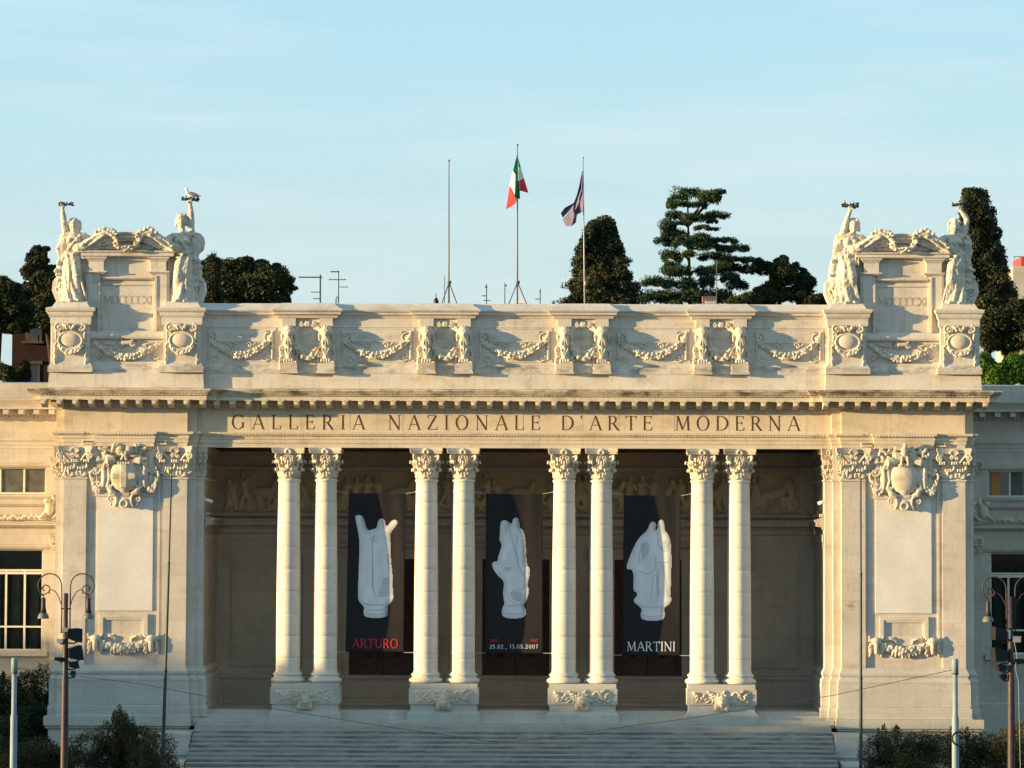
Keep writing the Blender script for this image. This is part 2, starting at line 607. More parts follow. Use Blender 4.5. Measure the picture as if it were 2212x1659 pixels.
def sculpt(mb, mat, voxel=0.03, smooth=2, name='carving', disp=0.0, dscale=4.0):
    """melt overlapping closed shapes into one carved surface"""
    me = mb.mesh(name, mat)
    o = bpy.data.objects.new(name, me)
    COL.objects.link(o)
    r = o.modifiers.new('remesh', 'REMESH')
    r.mode = 'VOXEL'
    r.voxel_size = voxel
    if smooth:
        s = o.modifiers.new('smooth', 'SMOOTH')
        s.factor = 0.5
        s.iterations = smooth
    dg = bpy.context.evaluated_depsgraph_get()
    dg.update()
    out = bpy.data.meshes.new_from_object(o.evaluated_get(dg))
    out.name = name
    bpy.data.objects.remove(o)
    bpy.data.meshes.remove(me)
    if disp:
        nrm = [v.normal.copy() for v in out.vertices]
        for v, nn in zip(out.vertices, nrm):
            v.co += nn * (disp * noise.noise(v.co * dscale))
    out.materials.clear()
    out.materials.append(mat)
    out.polygons.foreach_set('use_smooth', [True] * len(out.polygons))
    return out


# ------------------------------------------------------------------ ornament helpers (front is -Y)
def spiral(mb, c, r0, turns, rad, start=0.0, d=1, y=None, shrink=0.12, n=26, flat=1.0, lift=0.0):
    pts, rr = [], []
    for i in range(n):
        t = i / (n - 1)
        a = start + d * t * turns * 2 * PI
        r = r0 * (1 - t) + r0 * shrink * t
        pts.append((c[0] + r * math.cos(a), c[1] - lift * t, c[2] + r * math.sin(a)))
        rr.append(rad * (1 - 0.35 * t))
    mb.tube(pts, rr, 6, flat=flat)
    mb.ell((c[0], c[1] - lift, c[2]), rad * 1.25, sub=1)


def swag(mb, x0, z0, x1, z1, drop, r_end, r_mid, y=0.0, n=26, rng=None, bump=1.0, squash=0.8):
    rng = rng or random.Random(1)
    for i in range(n):
        t = i / (n - 1)
        k = 4 * t * (1 - t)
        x = x0 + (x1 - x0) * t
        z = z0 + (z1 - z0) * t - drop * k
        r = r_end + (r_mid - r_end) * k
        mb.ell((x, y, z), (r * 0.95, r * squash, r * 0.95), sub=1)
        for _ in range(5):
            a = rng.uniform(0, 2 * PI)
            q = r * rng.uniform(0.32, 0.5) * bump
            mb.ell((x + math.cos(a) * r * 0.7, y - r * squash * rng.uniform(0.3, 0.9), z + math.sin(a) * r * 0.7), q, sub=1)


def leafy(mb, x0, x1, z0, z1, y, n, rng, size=0.09):
    """scattered acanthus scrolls and leaves over a field"""
    for _ in range(n):
        x, z = rng.uniform(x0, x1), rng.uniform(z0, z1)
        a = rng.uniform(0, PI)
        s = size * rng.uniform(0.7, 1.3)
        mb.ell((x, y, z), (s, s * 0.5, s * 0.36), rot=(0, a, 0), sub=1)

# ------------------------------------------------------------------ lettering (cap height 1, drawn as strokes)
def _line(x0, z0, x1, z1, w):
    d = Vector((x1 - x0, z1 - z0))
    nrm = Vector((-d.y, d.x)).normalized() * (w / 2)
    return [[(x0 - nrm.x, z0 - nrm.y), (x1 - nrm.x, z1 - nrm.y), (x1 + nrm.x, z1 + nrm.y), (x0 + nrm.x, z0 + nrm.y)]]


def _arc(cx, cz, rx, rz, a0, a1, thick, thin, n=18):
    """stroke along an ellipse; thick where it runs upright, thin at top and bottom; one strip"""
    inner, outer = [], []
    for i in range(n + 1):
        a = R(a0 + (a1 - a0) * i / n)
        c, s = math.cos(a), math.sin(a)
        w = thin + (thick - thin) * abs(c)
        outer.append((cx + rx * c, cz + rz * s))
        inner.append((cx + (rx - w) * c, cz + (rz - w * 0.9 - 0.0) * s))
    return [[outer[i], outer[i + 1], inner[i + 1], inner[i]] for i in range(n)]


def glyph(ch, serif=True, K=0.13, T=0.055):
    q = []

    def L(*a):
        q.append(_line(*a))

    def A(*a):
        q.append(_arc(*a))

    def S(x, z, w=0.26):
        if serif:
            q.append(_line(x - w / 2, z + (0.02 if z < 0.5 else -0.02), x + w / 2, z + (0.02 if z < 0.5 else -0.02), 0.04))

    if not serif:
        T = K = 0.12
    if ch == 'A':
        w = 0.86; L(0.08, 0, 0.43, 1, T); L(0.43, 1, 0.80, 0, K); L(0.2, 0.35, 0.66, 0.35, T); S(0.08, 0, .2); S(0.80, 0, .24)
    elif ch == 'L':
        w = 0.66; L(0.14, 0, 0.14, 1, K); L(0.08, 0.03, 0.6, 0.03, T); L(0.6, 0.0, 0.63, 0.24, T); S(0.14, 1)
    elif ch == 'E':
        w = 0.66
        L(0.14, 0, 0.14, 1, K); L(0.06, 0.03, 0.58, 0.03, T); L(0.06, 0.97, 0.56, 0.97, T); L(0.14, 0.52, 0.46, 0.52, T)
        L(0.58, 0, 0.62, 0.22, T); L(0.56, 1, 0.58, 0.8, T); L(0.46, 0.43, 0.46, 0.61, T)
    elif ch == 'R':
        w = 0.8; L(0.14, 0, 0.14, 1, K); A(0.32, 0.73, 0.3, 0.27, -90, 90, K, T); L(0.14, 0.97, 0.34, 0.97, T); L(0.14, 0.49, 0.34, 0.49, T)
        L(0.36, 0.49, 0.72, 0.0, K); S(0.14, 0); S(0.11, 1, .2); S(0.74, 0, .14)
    elif ch == 'I':
        w = 0.28; L(0.14, 0, 0.14, 1, K); S(0.14, 0); S(0.14, 1)
    elif ch == 'N':
        w = 0.9; L(0.14, 0, 0.14, 1, T); L(0.12, 1, 0.76, 0.0, K); L(0.76, 0, 0.76, 1, T); S(0.14, 0, .22); S(0.76, 1, .22); S(0.1, 1, .16)
    elif ch == 'Z':
        w = 0.74; L(0.08, 0.97, 0.66, 0.97, T); L(0.62, 0.97, 0.08, 0.03, K); L(0.06, 0.03, 0.68, 0.03, T); L(0.68, 0, 0.7, 0.2, T); L(0.07, 1, 0.05, 0.8, T)
    elif ch == 'O' or (ch == '0' and serif):
        w = 0.92; A(0.46, 0.5, 0.44, 0.52, 0, 360, K * 1.1, T, 32)
    elif ch == 'G':
        w = 0.9; A(0.46, 0.5, 0.44, 0.52, 48, 322, K * 1.1, T, 26); L(0.78, 0.1, 0.78, 0.44, K); S(0.78, 0.44, .24); L(0.77, 0.74, 0.79, 0.98, T)
    elif ch == 'C':
        w = 0.82; A(0.46, 0.5, 0.44, 0.52, 48, 312, K * 1.1, T, 26); L(0.75, 0.74, 0.77, 0.98, T); L(0.75, 0.08, 0.78, 0.24, T)
    elif ch == 'D':
        w = 0.9; L(0.14, 0, 0.14, 1, K); A(0.36, 0.5, 0.5, 0.5, -90, 90, K * 1.1, T, 22); L(0.06, 0.97, 0.38, 0.97, T); L(0.06, 0.03, 0.38, 0.03, T)
    elif ch == "'":
        w = 0.2; L(0.1, 1.02, 0.07, 0.78, 0.08)
    elif ch == 'T':
        w = 0.78; L(0.39, 0, 0.39, 1, K); L(0.06, 0.97, 0.72, 0.97, T); S(0.39, 0); L(0.06, 1, 0.04, 0.8, T); L(0.72, 1, 0.74, 0.8, T)
    elif ch == 'M':
        w = 1.05; L(0.12, 0, 0.18, 1, T); L(0.18, 1, 0.52, 0.06, K); L(0.52, 0.06, 0.86, 1, T); L(0.86, 1, 0.92, 0, K); S(0.12, 0, .2); S(0.92, 0, .24); S(.14, 1, .16); S(.9, 1, .16)
    elif ch == 'U':
        w = 0.86; L(0.15, 0.34, 0.15, 1, K); L(0.72, 0.34, 0.72, 1, T); A(0.435, 0.36, 0.345, 0.38, 180, 360, K, T); S(0.15, 1); S(0.72, 1, .2)
    elif ch == 'X':
        w = 0.86; L(0.12, 1, 0.74, 0, K); L(0.1, 0, 0.74, 1, T); S(0.1, 0, .2); S(0.76, 0, .22); S(0.12, 1, .22); S(0.74, 1, .2)
    elif ch == '0':
        w = 0.66; A(0.33, 0.5, 0.31, 0.5, 0, 360, 0.12, 0.12, 28)
    elif ch == '1':
        w = 0.4; L(0.24, 0, 0.24, 1, 0.12); L(0.24, 0.95, 0.06, 0.8, 0.1)
    elif ch == '2':
        w = 0.64; A(0.31, 0.7, 0.27, 0.3, -30, 165, 0.12, 0.12); L(0.53, 0.58, 0.08, 0.06, 0.12); L(0.04, 0.06, 0.6, 0.06, 0.12)
    elif ch == '3':
        w = 0.62; A(0.28, 0.74, 0.25, 0.26, -80, 160, 0.12, 0.12); A(0.28, 0.28, 0.29, 0.28, -160, 85, 0.12, 0.12)
    elif ch == '4':
        w = 0.66; L(0.46, 0, 0.46, 1, 0.12); L(0.46, 1, 0.05, 0.28, 0.11); L(0.02, 0.27, 0.62, 0.27, 0.12)
    elif ch == '5':
        w = 0.62; L(0.1, 0.94, 0.54, 0.94, 0.12); L(0.12, 0.98, 0.09, 0.5, 0.11); A(0.26, 0.32, 0.31, 0.32, -150, 118, 0.12, 0.12)
    elif ch == '7':
        w = 0.6; L(0.04, 0.94, 0.58, 0.94, 0.12); L(0.54, 0.94, 0.18, 0, 0.12)
    elif ch == '8':
        w = 0.62; A(0.31, 0.75, 0.23, 0.25, 0, 360, 0.11, 0.11, 22); A(0.31, 0.27, 0.28, 0.28, 0, 360, 0.12, 0.12, 22)
    elif ch == '9':
        w = 0.62; A(0.31, 0.68, 0.28, 0.32, 0, 360, 0.12, 0.12, 24); L(0.56, 0.62, 0.28, 0, 0.11)
    elif ch == '.':
        w = 0.24; L(0.12, 0, 0.12, 0.14, 0.14)
    elif ch == '_':
        w = 0.62; L(0.04, -0.08, 0.58, -0.08, 0.07)
    else:
        w = 0.45
    return w, q


def text_width(s, gap, serif=True):
    return sum(glyph(c, serif)[0] for c in s) + gap * (len(s) - 1)


def letters(mb, s, x0, x1, z0, h, surf, serif=True, K=0.13, T=0.055, mi=0, depth=0.0, wx=1.0, each=None):
    """set the word between x0 and x1 on the surface y = surf(x, z); returns nothing"""
    tot = sum(glyph(c, serif)[0] for c in s) * h * wx
    gap = (x1 - x0 - tot) / max(1, len(s) - 1)
    x = x0
    for c in s:
        w, strokes = glyph(c, serif, K, T)
        if each is not None:                           # every letter a mesh of its own
            mb = MB()
            each.append(mb)
        for k, quads in enumerate(strokes):
            off = 0.0006 * (k + 1)
            for qd in quads:
                pts = [(x + a * h * wx, z0 + b * h) for a, b in qd]
                if depth:
                    o = len(mb.v)
                    mb.v.extend([(a, surf(a, b) - off - depth, b) for a, b in pts] + [(a, surf(a, b) + 0.01, b) for a, b in pts])
                    for f in ((0, 1, 2, 3), (0, 4, 5, 1), (1, 5, 6, 2), (2, 6, 7, 3), (3, 7, 4, 0)):
                        mb.f.append([o + i for i in f]); mb.mi.append(mi)
                else:
                    o = len(mb.v)
                    mb.v.extend([(a, surf(a, b) - off, b) for a, b in pts])
                    mb.f.append([o, o + 1, o + 2, o + 3]); mb.mi.append(mi)
        x += w * h * wx + gap

# ==================================================================== THE GALLERY
gallery = thing('gallery_building', 'long pale travertine art gallery with paired-column portico and carved roof parapet', 'building')
MIR = lambda pts: [(-x, y) for x, y in pts[::-1]]

# plan of the left pier, outer back corner to portico
PIER_L = [(-17.7, 8.6), (-17.7, -0.1), (-17.36, -0.1), (-17.36, -0.35), (-12.6, -0.35), (-12.6, -0.1),
          (-12.3, -0.1), (-12.3, 0.12), (-12.0, 0.12), (-12.0, 5.0)]
PIER_L_FIELD = [(-17.7, 8.6), (-17.7, -0.1), (-17.36, -0.1), (-17.36, -0.35), (-16.48, -0.35), (-16.48, -0.265),
                (-13.52, -0.265), (-13.52, -0.35), (-12.6, -0.35), (-12.6, -0.1), (-12.3, -0.1), (-12.3, 0.12),
                (-12.0, 0.12), (-12.0, 5.0)]
# plan of the whole entablature
ENT = [(-17.7, 8.6), (-17.7, -0.1), (-17.36, -0.1), (-17.36, -0.35), (-12.6, -0.35), (-12.6, -0.16), (-12.25, -0.16),
       (-12.25, 0.0), (12.25, 0.0), (12.25, -0.16), (12.6, -0.16), (12.6, -0.35), (17.36, -0.35), (17.36, -0.1),
       (17.7, -0.1), (17.7, 8.6)]

# ------------------------------------------------------------------ entablature
e = MB()
arch = [(-0.15, 10.12), (0.0, 10.12), (0.0, 10.275), (0.035, 10.285), (0.035, 10.43), (0.07, 10.44), (0.07, 10.555),
        (0.10, 10.57), (0.13, 10.62), (0.16, 10.64), (0.16, 10.70), (0.0, 10.715)]
frieze = [(0.0, 11.55), (0.04, 11.57), (0.09, 11.66), (0.17, 11.68), (0.17, 11.71), (0.20, 11.73), (0.20, 11.93)]
corona = [(0.80, 11.93), (0.80, 11.90), (0.82, 11.90), (0.82, 12.06), (0.86, 12.075), (0.86, 12.13), (0.90, 12.15),
          (0.97, 12.25), (0.99, 12.27), (0.99, 12.325), (-0.2, 12.42)]
e.sweep(ENT, arch + frieze + corona)
e.box(-12.3, 12.3, 0.10, 0.86, 10.125, 10.72)          # beam behind the architrave
e.box(-17.6, 17.6, 0.02, 8.6, 12.30, 12.44)            # roof slab
# rows of beads and the egg moulding
segs = [(-17.36, -12.6, -0.35), (-12.25, 12.25, 0.0), (12.6, 17.36, -0.35)]
for x0, x1, y in segs:
    main = abs(x0) < 12.5
    a, b = (x0 - 0.85, x1 + 0.85) if not main else (x0 - 0.1 + 0.5, x1 + 0.1 - 0.5)
    n = int((b - a) / 0.15)
    for i in range(n):
        x = a + (i + 0.5) * (b - a) / n
        e.box(x - 0.042, x + 0.042, y - 0.89, y - 0.85, 12.08, 12.125)
    a, b = x0 - 0.1, x1 + 0.1
    n = int((b - a) / 0.12)
    for i in range(n):
        x = a + (i + 0.5) * (b - a) / n
        if main:
            e.box(x - 0.035, x + 0.035, y - 0.135, y - 0.05, 10.565, 10.61)
    n = int((x1 - x0 + 0.2) / 0.17)
    for i in range(n):
        x = a + (i + 0.5) * (b - a) / n
        e.taper(x - 0.055, x + 0.055, y - 0.165, y - 0.02, 11.575, 11.675, 0.012, 0.0)
entab = e.build('entablature', M['stone_ent'], gallery)
# frieze block joints are shallow dark slits
jm = MB()
jm.box(-0.006, 0.006, -0.003, 0.02, 10.74, 11.54)
jm_me = jm.mesh('joint', M['letter_pale'])
for x in [-10.2, -8.25, -6.35, -4.3, -2.15, 0.35, 2.0, 4.05, 6.2, 8.3, 10.2]:
    link('joint', jm_me, entab, (x, 0, 0))

# the modillions under the cornice, each a block of its own
mo = MB()
prof = [(0.0, 0.20), (-0.52, 0.20), (-0.57, 0.17), (-0.57, 0.06), (-0.52, 0.02), (-0.44, 0.03), (-0.30, -0.02), (-0.12, -0.06), (0.0, -0.06)]
k = len(prof)
hw = 0.105
mo.add([(-hw, y, z) for y, z in prof] + [(hw, y, z) for y, z in prof],
       [list(range(k)), [k + i for i in range(k)][::-1]] + [(i, i + k, (i + 1) % k + k, (i + 1) % k) for i in range(k)])
mo.box(-hw - 0.03, hw + 0.03, -0.60, 0.0, 0.165, 0.20)
mo.box(-0.05, 0.05, -0.585, -0.5, 0.05, 0.14)
mo_me = mo.mesh('modillion', M['stone_ent'])
for x0, x1, y, n in ((-18.05, -11.95, -0.55, 11), (-11.45, 11.45, -0.20, 38), (11.95, 18.05, -0.55, 11)):
    for i in range(n):
        x = x0 + (x1 - x0) * i / (n - 1)
        link('modillion', mo_me, entab, (x, y, 11.69)).scale = (1.0, 1.08, 1.18)

# inscription across the frieze
for word, d0, d1 in (('GALLERIA', 500, 788), ('NAZIONALE', 838, 1167), ("D'ARTE", 1212, 1409), ('MODERNA', 1458, 1728)):
    x0, _ = P(d0, 915, 0); x1, _ = P(d1, 915, 0)
    parts = []
    letters(None, word, x0, x1, 10.82, 0.565, lambda x, z: -0.002, K=0.12, T=0.05, each=parts)
    io = link('inscription', None, gallery)
    for p in parts:
        p.build('letter', M['letter'], io, fix=False)

# break-outs of the architrave over the piers
for s in (-1, 1):
    bo = MB()
    xc = s * 15.0
    bo.sweep([(xc - 1.13, -0.34), (xc - 1.13, -0.5), (xc + 1.13, -0.5), (xc + 1.13, -0.34)],
             [(0.0, 10.125), (0.0, 10.275), (0.03, 10.285), (0.03, 10.43), (0.05, 10.44), (0.05, 10.55), (0.12, 10.62), (0.12, 10.705)])
    for i in range(19):
        x = xc - 1.08 + i * 0.12
        bo.box(x - 0.035, x + 0.035, -0.63, -0.53, 10.565, 10.61)
    for q in (-1, 1):                                  # small blocks with guttae beside the break-out
        x = xc + q * 1.42
        bo.box(x - 0.2, x + 0.2, -0.445, -0.34, 10.20, 10.36)
        for i in range(5):
            bo.box(x - 0.17 + i * 0.085 - 0.016, x - 0.17 + i * 0.085 + 0.016, -0.452, -0.44, 10.27, 10.345, 1)
    for q, a in ((-1, 1), (1, 1)):
        x = xc + q * 2.1
        bo.sweep([(x - 0.44, -0.34), (x - 0.44, -0.42), (x + 0.44, -0.42), (x + 0.44, -0.34)],
                 [(0.0, 10.56), (0.1, 10.62), (0.1, 10.705), (0.0, 10.71)])
    bo.build('architrave_breakout', [M['stone_ent'], M['letter']], entab)

# ------------------------------------------------------------------ round column (shared meshes)
COL_Y = 0.42
shaft = MB()
pr = [(0.0, 1.43), (0.50, 1.43), (0.50, 1.46), (0.472, 1.50)]
for i in range(40):
    t = i / 39
    z = 1.55 + t * 7.22
    r = 0.466 - 0.056 * max(0, (t - 0.28) / 0.72) ** 1.6
    pr.append((r, z))
# drum joints: fine grooves
grooves = [1.99 + 0.86 * i for i in range(8)]
body_ = pr[4:]


def shaft_r(z):
    t = (z - 1.55) / 7.22
    return 0.466 - 0.056 * max(0, (t - 0.28) / 0.72) ** 1.6


keep = [(r, z) for r, z in body_ if all(abs(z - g) > 0.04 for g in grooves)]
for g in grooves:
    r = shaft_r(g)
    keep += [(r, g - 0.014), (r - 0.008, g - 0.006), (r - 0.008, g + 0.006), (r, g + 0.014)]
keep.sort(key=lambda p: p[1])
out = pr[:4] + keep
full = out + [(0.415, 8.80), (0.44, 8.82), (0.455, 8.86), (0.44, 8.90), (0.40, 8.92), (0.0, 8.92)]
shaft.lathe(full, segs=48)
shaft_me = shaft.mesh('shaft', M['stone_column'], smooth=True)
base = MB()
pr = [(0.0, 1.06)]
for i in range(9):
    a = -PI / 2 + PI * i / 8
    pr.append((0.575 + 0.085 * math.cos(a), 1.155 + 0.085 * math.sin(a)))
pr += [(0.565, 1.255), (0.53, 1.275), (0.52, 1.305), (0.54, 1.335)]
for i in range(7):
    a = -PI / 2 + PI * i / 6
    pr.append((0.53 + 0.04 * math.cos(a), 1.38 + 0.04 * math.sin(a)))
pr += [(0.50, 1.44), (0.0, 1.44)]
base.lathe(pr, segs=40)
base_me = base.mesh('column_base', M['stone_column'], smooth=True)


def acanthus(mb, fr, u, z0, h, w, out):
    """one carved leaf; fr(u, o, z) maps sideways, outward and upward to the stone's surface"""
    mb.tube([fr(u, 0.0, z0), fr(u, 0.05, z0 + h * 0.45), fr(u, 0.08 + out * 0.25, z0 + h * 0.82), fr(u, out * 0.8, z0 + h)], [0.05, 0.05, 0.045, 0.04], 6)
    for q in (-1, 1):
        for i in range(4):
            t = i / 4
            mb.tube([fr(u + q * 0.01, 0.02, z0 + h * t * 0.85), fr(u + q * w * 0.30, 0.06, z0 + h * (t * 0.85 + 0.16)),
                     fr(u + q * w * (0.52 - 0.05 * i), 0.075 + 0.03 * t, z0 + h * (t * 0.85 + 0.20))], [0.03, 0.034, 0.026], 5)
    for q in (-1, 0, 1):
        mb.tube([fr(u + q * w * 0.16, out * 0.7, z0 + h * 0.99), fr(u + q * w * 0.24, out, z0 + h + 0.01), fr(u + q * w * 0.26, out + 0.02, z0 + h - 0.09)], [0.045, 0.05, 0.034], 6)


def capital_round():
    mb = MB()
    mb.lathe([(0.0, 0.0), (0.385, 0.0), (0.375, 0.3), (0.375, 0.6), (0.40, 0.85), (0.48, 0.98), (0.0, 1.0)], segs=24)
    for row, (z0, h, out) in enumerate(((0.02, 0.36, 0.20), (0.06, 0.62, 0.26))):
        for k in range(8):
            a = 2 * PI * (k + 0.5 * (1 - row)) / 8
            fr = lambda u, o, z, a=a: ((0.37 + o) * math.cos(a + u / 0.42), (0.37 + o) * math.sin(a + u / 0.42), z)
            acanthus(mb, fr, 0.0, z0, h, 0.27, out)
    # corner volutes, and pairs of small helices on each face
    for k in range(4):
        a = PI / 4 + k * PI / 2
        c, s = math.cos(a), math.sin(a)
        pts = [((0.44 + 0.03 * i) * c, (0.44 + 0.03 * i) * s, 0.62 + 0.055 * i) for i in range(5)]
        cx, cz = 0.60, 0.84
        for i in range(16):
            t = i / 15
            w = PI * 0.95 - t * 2.9 * PI
            rr = 0.125 * (1 - 0.75 * t)
            pts.append(((cx + rr * math.cos(w)) * c, (cx + rr * math.cos(w)) * s, cz + rr * math.sin(w)))
        mb.tube(pts, [0.05] * len(pts), 6, up=(-s, c, 0))
        mb.ell((cx * c, cx * s, cz), (0.06, 0.06, 0.06), sub=1)
        a = k * PI / 2
        c, s = math.cos(a), math.sin(a)
        for q in (-1, 1):
            u = Vector((-s, c)) * q
            for i in range(9):
                w = -PI / 2 + i / 8 * 2.2 * PI
                rr = 0.085 * (1 - 0.06 * i)
                tx = 0.10 + rr * math.cos(w)
                mb.ell((0.50 * c + u.x * tx, 0.50 * s + u.y * tx, 0.82 + rr * math.sin(w)), 0.032, sub=1)
            mb.tube([(0.45 * c + u.x * 0.16, 0.45 * s + u.y * 0.16, 0.55), (0.48 * c + u.x * 0.17, 0.48 * s + u.y * 0.17, 0.75)], [0.03, 0.045], 6)
        # palmette on the abacus
        for i in range(7):
            w = R(-66 + 22 * i)
            u = Vector((-s, c))
            t = math.sin(w) * 0.13
            mb.tube([(0.52 * c, 0.52 * s, 0.93), (0.60 * c + u.x * t, 0.60 * s + u.y * t, 0.96 + 0.20 * math.cos(w))], [0.02, 0.036], 5)
    # abacus with hollowed sides
    pts = []
    for k in range(4):
        a0 = PI / 4 + k * PI / 2
        for i in range(8):
            t = i / 8
            p0 = Vector((math.cos(a0), math.sin(a0))) * 0.90
            p1 = Vector((math.cos(a0 + PI / 2), math.sin(a0 + PI / 2))) * 0.90
            p = p0.lerp(p1, t)
            p = p * (1 - 0.13 * math.sin(PI * t))
            pts.append((p.x, p.y))
    n = len(pts)
    for z0, z1, sc in ((0.97, 1.06, 0.965), (1.06, 1.20, 1.0)):
        vs = [(x * sc, y * sc, z0) for x, y in pts] + [(x * sc, y * sc, z1) for x, y in pts]
        mb.add(vs, [list(range(n))[::-1], [n + i for i in range(n)]] + [(i, (i + 1) % n, (i + 1) % n + n, i + n) for i in range(n)])
    return sculpt(mb, M['stone_carve'], 0.018, 1, 'capital')


cap_me = capital_round()
COL_X = []
for c in (-8.0, -2.667, 2.667, 8.0):
    COL_X += [c - 0.715, c + 0.715]
COL_LABEL = []
for x in COL_X:
    col = link('column', None, gallery, (x, COL_Y, 0))
    link('shaft', shaft_me, col)
    link('column_base', base_me, col)
    link('capital', cap_me, col, (0, 0, 8.92))

# ------------------------------------------------------------------ pedestals under each pair
pd = MB()
pd.taper(-1.40, 1.40, -0.42, 1.10, -0.46, -0.14, 0.0, 0.0)
pd.sweep([(-1.27, 1.05), (-1.27, -0.30), (1.27, -0.30), (1.27, 1.05)],
         [(0.125, -0.14), (0.11, -0.09), (0.05, -0.05), (0.03, 0.0), (0.0, 0.03), (0.0, 0.27), (-0.6, 0.27)])
pd.box(-1.335, 1.335, -0.37, 1.05, 0.272, 0.875)
pd.box(-1.29, 1.29, -0.325, 1.04, 0.877, 1.06)
pd_me = pd.mesh('plinth', M['stone_base'])
cv = MB()
rng = random.Random(9)
cv.box(-1.12, 1.12, -0.385, -0.35, 0.335, 0.815)
for i in range(46):
    x = rng.uniform(-1.08, 1.08); z = rng.uniform(0.38, 0.78)
    a = rng.choice((0.7, -0.7)) + rng.uniform(-.4, .4)
    ln = rng.uniform(0.08, 0.14)
    cv.tube([(x - ln * math.cos(a), -0.385, z - ln * math.sin(a)), (x, -0.425, z), (x + ln * math.cos(a), -0.39, z + ln * math.sin(a))], [0.022, 0.038, 0.02], 6)
for sx in (-1, 1):
    for i in range(3):
        spiral(cv, (sx * (0.42 + 0.27 * i), -0.40, 0.60 - 0.04 * (i % 2)), 0.10, 1.5, 0.026, start=0.5 + i, d=sx)
carve_me = sculpt(cv, M['stone_carve'], 0.016, 1, 'carved_band')
lh = MB()
lh.box(-0.30, 0.30, -0.44, -0.33, 0.07, 0.26)
for i in range(16):                                    # mane
    a = 2 * PI * i / 16
    lh.tube([(0.15 * math.cos(a), -0.44, 0.42 + 0.17 * math.sin(a)), (0.29 * math.cos(a), -0.40, 0.42 + 0.30 * math.sin(a))], [0.055, 0.05], 6)
lh.ell((0, -0.47, 0.44), (0.175, 0.14, 0.22))
lh.ell((0, -0.60, 0.35), (0.095, 0.10, 0.085))       # muzzle
lh.tube([(0, -0.57, 0.52), (0, -0.66, 0.40)], [0.04, 0.045], 6)
for s in (-1, 1):
    lh.ell((s * 0.085, -0.585, 0.505), (0.05, 0.04, 0.025))
    lh.ell((s * 0.15, -0.48, 0.62), (0.05, 0.04, 0.055))
    lh.ell((s * 0.06, -0.63, 0.335), (0.055, 0.05, 0.05))
    lh.ell((s * 0.2, -0.42, 0.17), (0.08, 0.06, 0.14))
lh.ell((0, -0.58, 0.24), (0.075, 0.06, 0.05))
lion_me = sculpt(lh, M['stone_carve'], 0.017, 1, 'lion_head')
for c in (-8.0, -2.667, 2.667, 8.0):
    p = link('column_pedestal', None, gallery, (c, 0.0, 0))
    link('plinth', pd_me, p)
    link('carved_band', carve_me, p)
    link('lion_head', lion_me, p)

# ------------------------------------------------------------------ piers
def pilaster_capital(w=0.92, h=1.16, depth=0.0):
    """flat corinthian capital, back on y = 0"""
    mb = MB()
    mb.box(-w / 2, w / 2, -0.015, 0.10, 0.0, h - 0.05)
    fr = lambda u, o, z: (u, -0.01 - o, z)
    for x in (-0.235, 0.235):
        acanthus(mb, fr, x, 0.0, 0.36, 0.40, 0.22)
    for x in (-0.47, 0.0, 0.47):
        acanthus(mb, fr, x, 0.10, 0.54, 0.36, 0.30)
    for s in (-1, 1):
        mb.tube([(s * 0.22, -0.06, 0.60), (s * 0.30, -0.12, 0.74), (s * 0.44, -0.20, 0.90), (s * 0.52, -0.22, 0.93)], [0.035, 0.045, 0.05, 0.05], 6)
        spiral(mb, (s * 0.56, -0.24, 0.80), 0.135, 1.7, 0.04, start=PI / 2, d=-s)
        spiral(mb, (s * 0.12, -0.15, 0.82), 0.095, 1.5, 0.032, start=PI / 2, d=s)
    for i in range(7):
        a = R(-66 + 22 * i)
        mb.tube([(0, -0.16, 0.88), (math.sin(a) * 0.2, -0.24, 0.92 + 0.24 * math.cos(a))], [0.03, 0.045], 5)
    # abacus, hollow in front
    n = 12
    fr = []
    for i in range(n + 1):
        t = i / n
        fr.append((-0.68 + 1.36 * t, -0.26 + 0.12 * math.sin(PI * t)))
    pts = fr + [(0.68, 0.10), (-0.68, 0.10)]
    m = len(pts)
    for z0, z1, sc in ((0.96, 1.05, 0.95), (1.05, h + 0.03, 1.0)):
        vs = [(x * sc, y, z0) for x, y in pts] + [(x * sc, y, z1) for x, y in pts]
        mb.add(vs, [list(range(m))[::-1], [m + i for i in range(m)]] + [(i, (i + 1) % m, (i + 1) % m + m, i + m) for i in range(m)])
    return sculpt(mb, M['stone_carve'], 0.018, 1, 'pilaster_capital')


pcap_me = pilaster_capital()


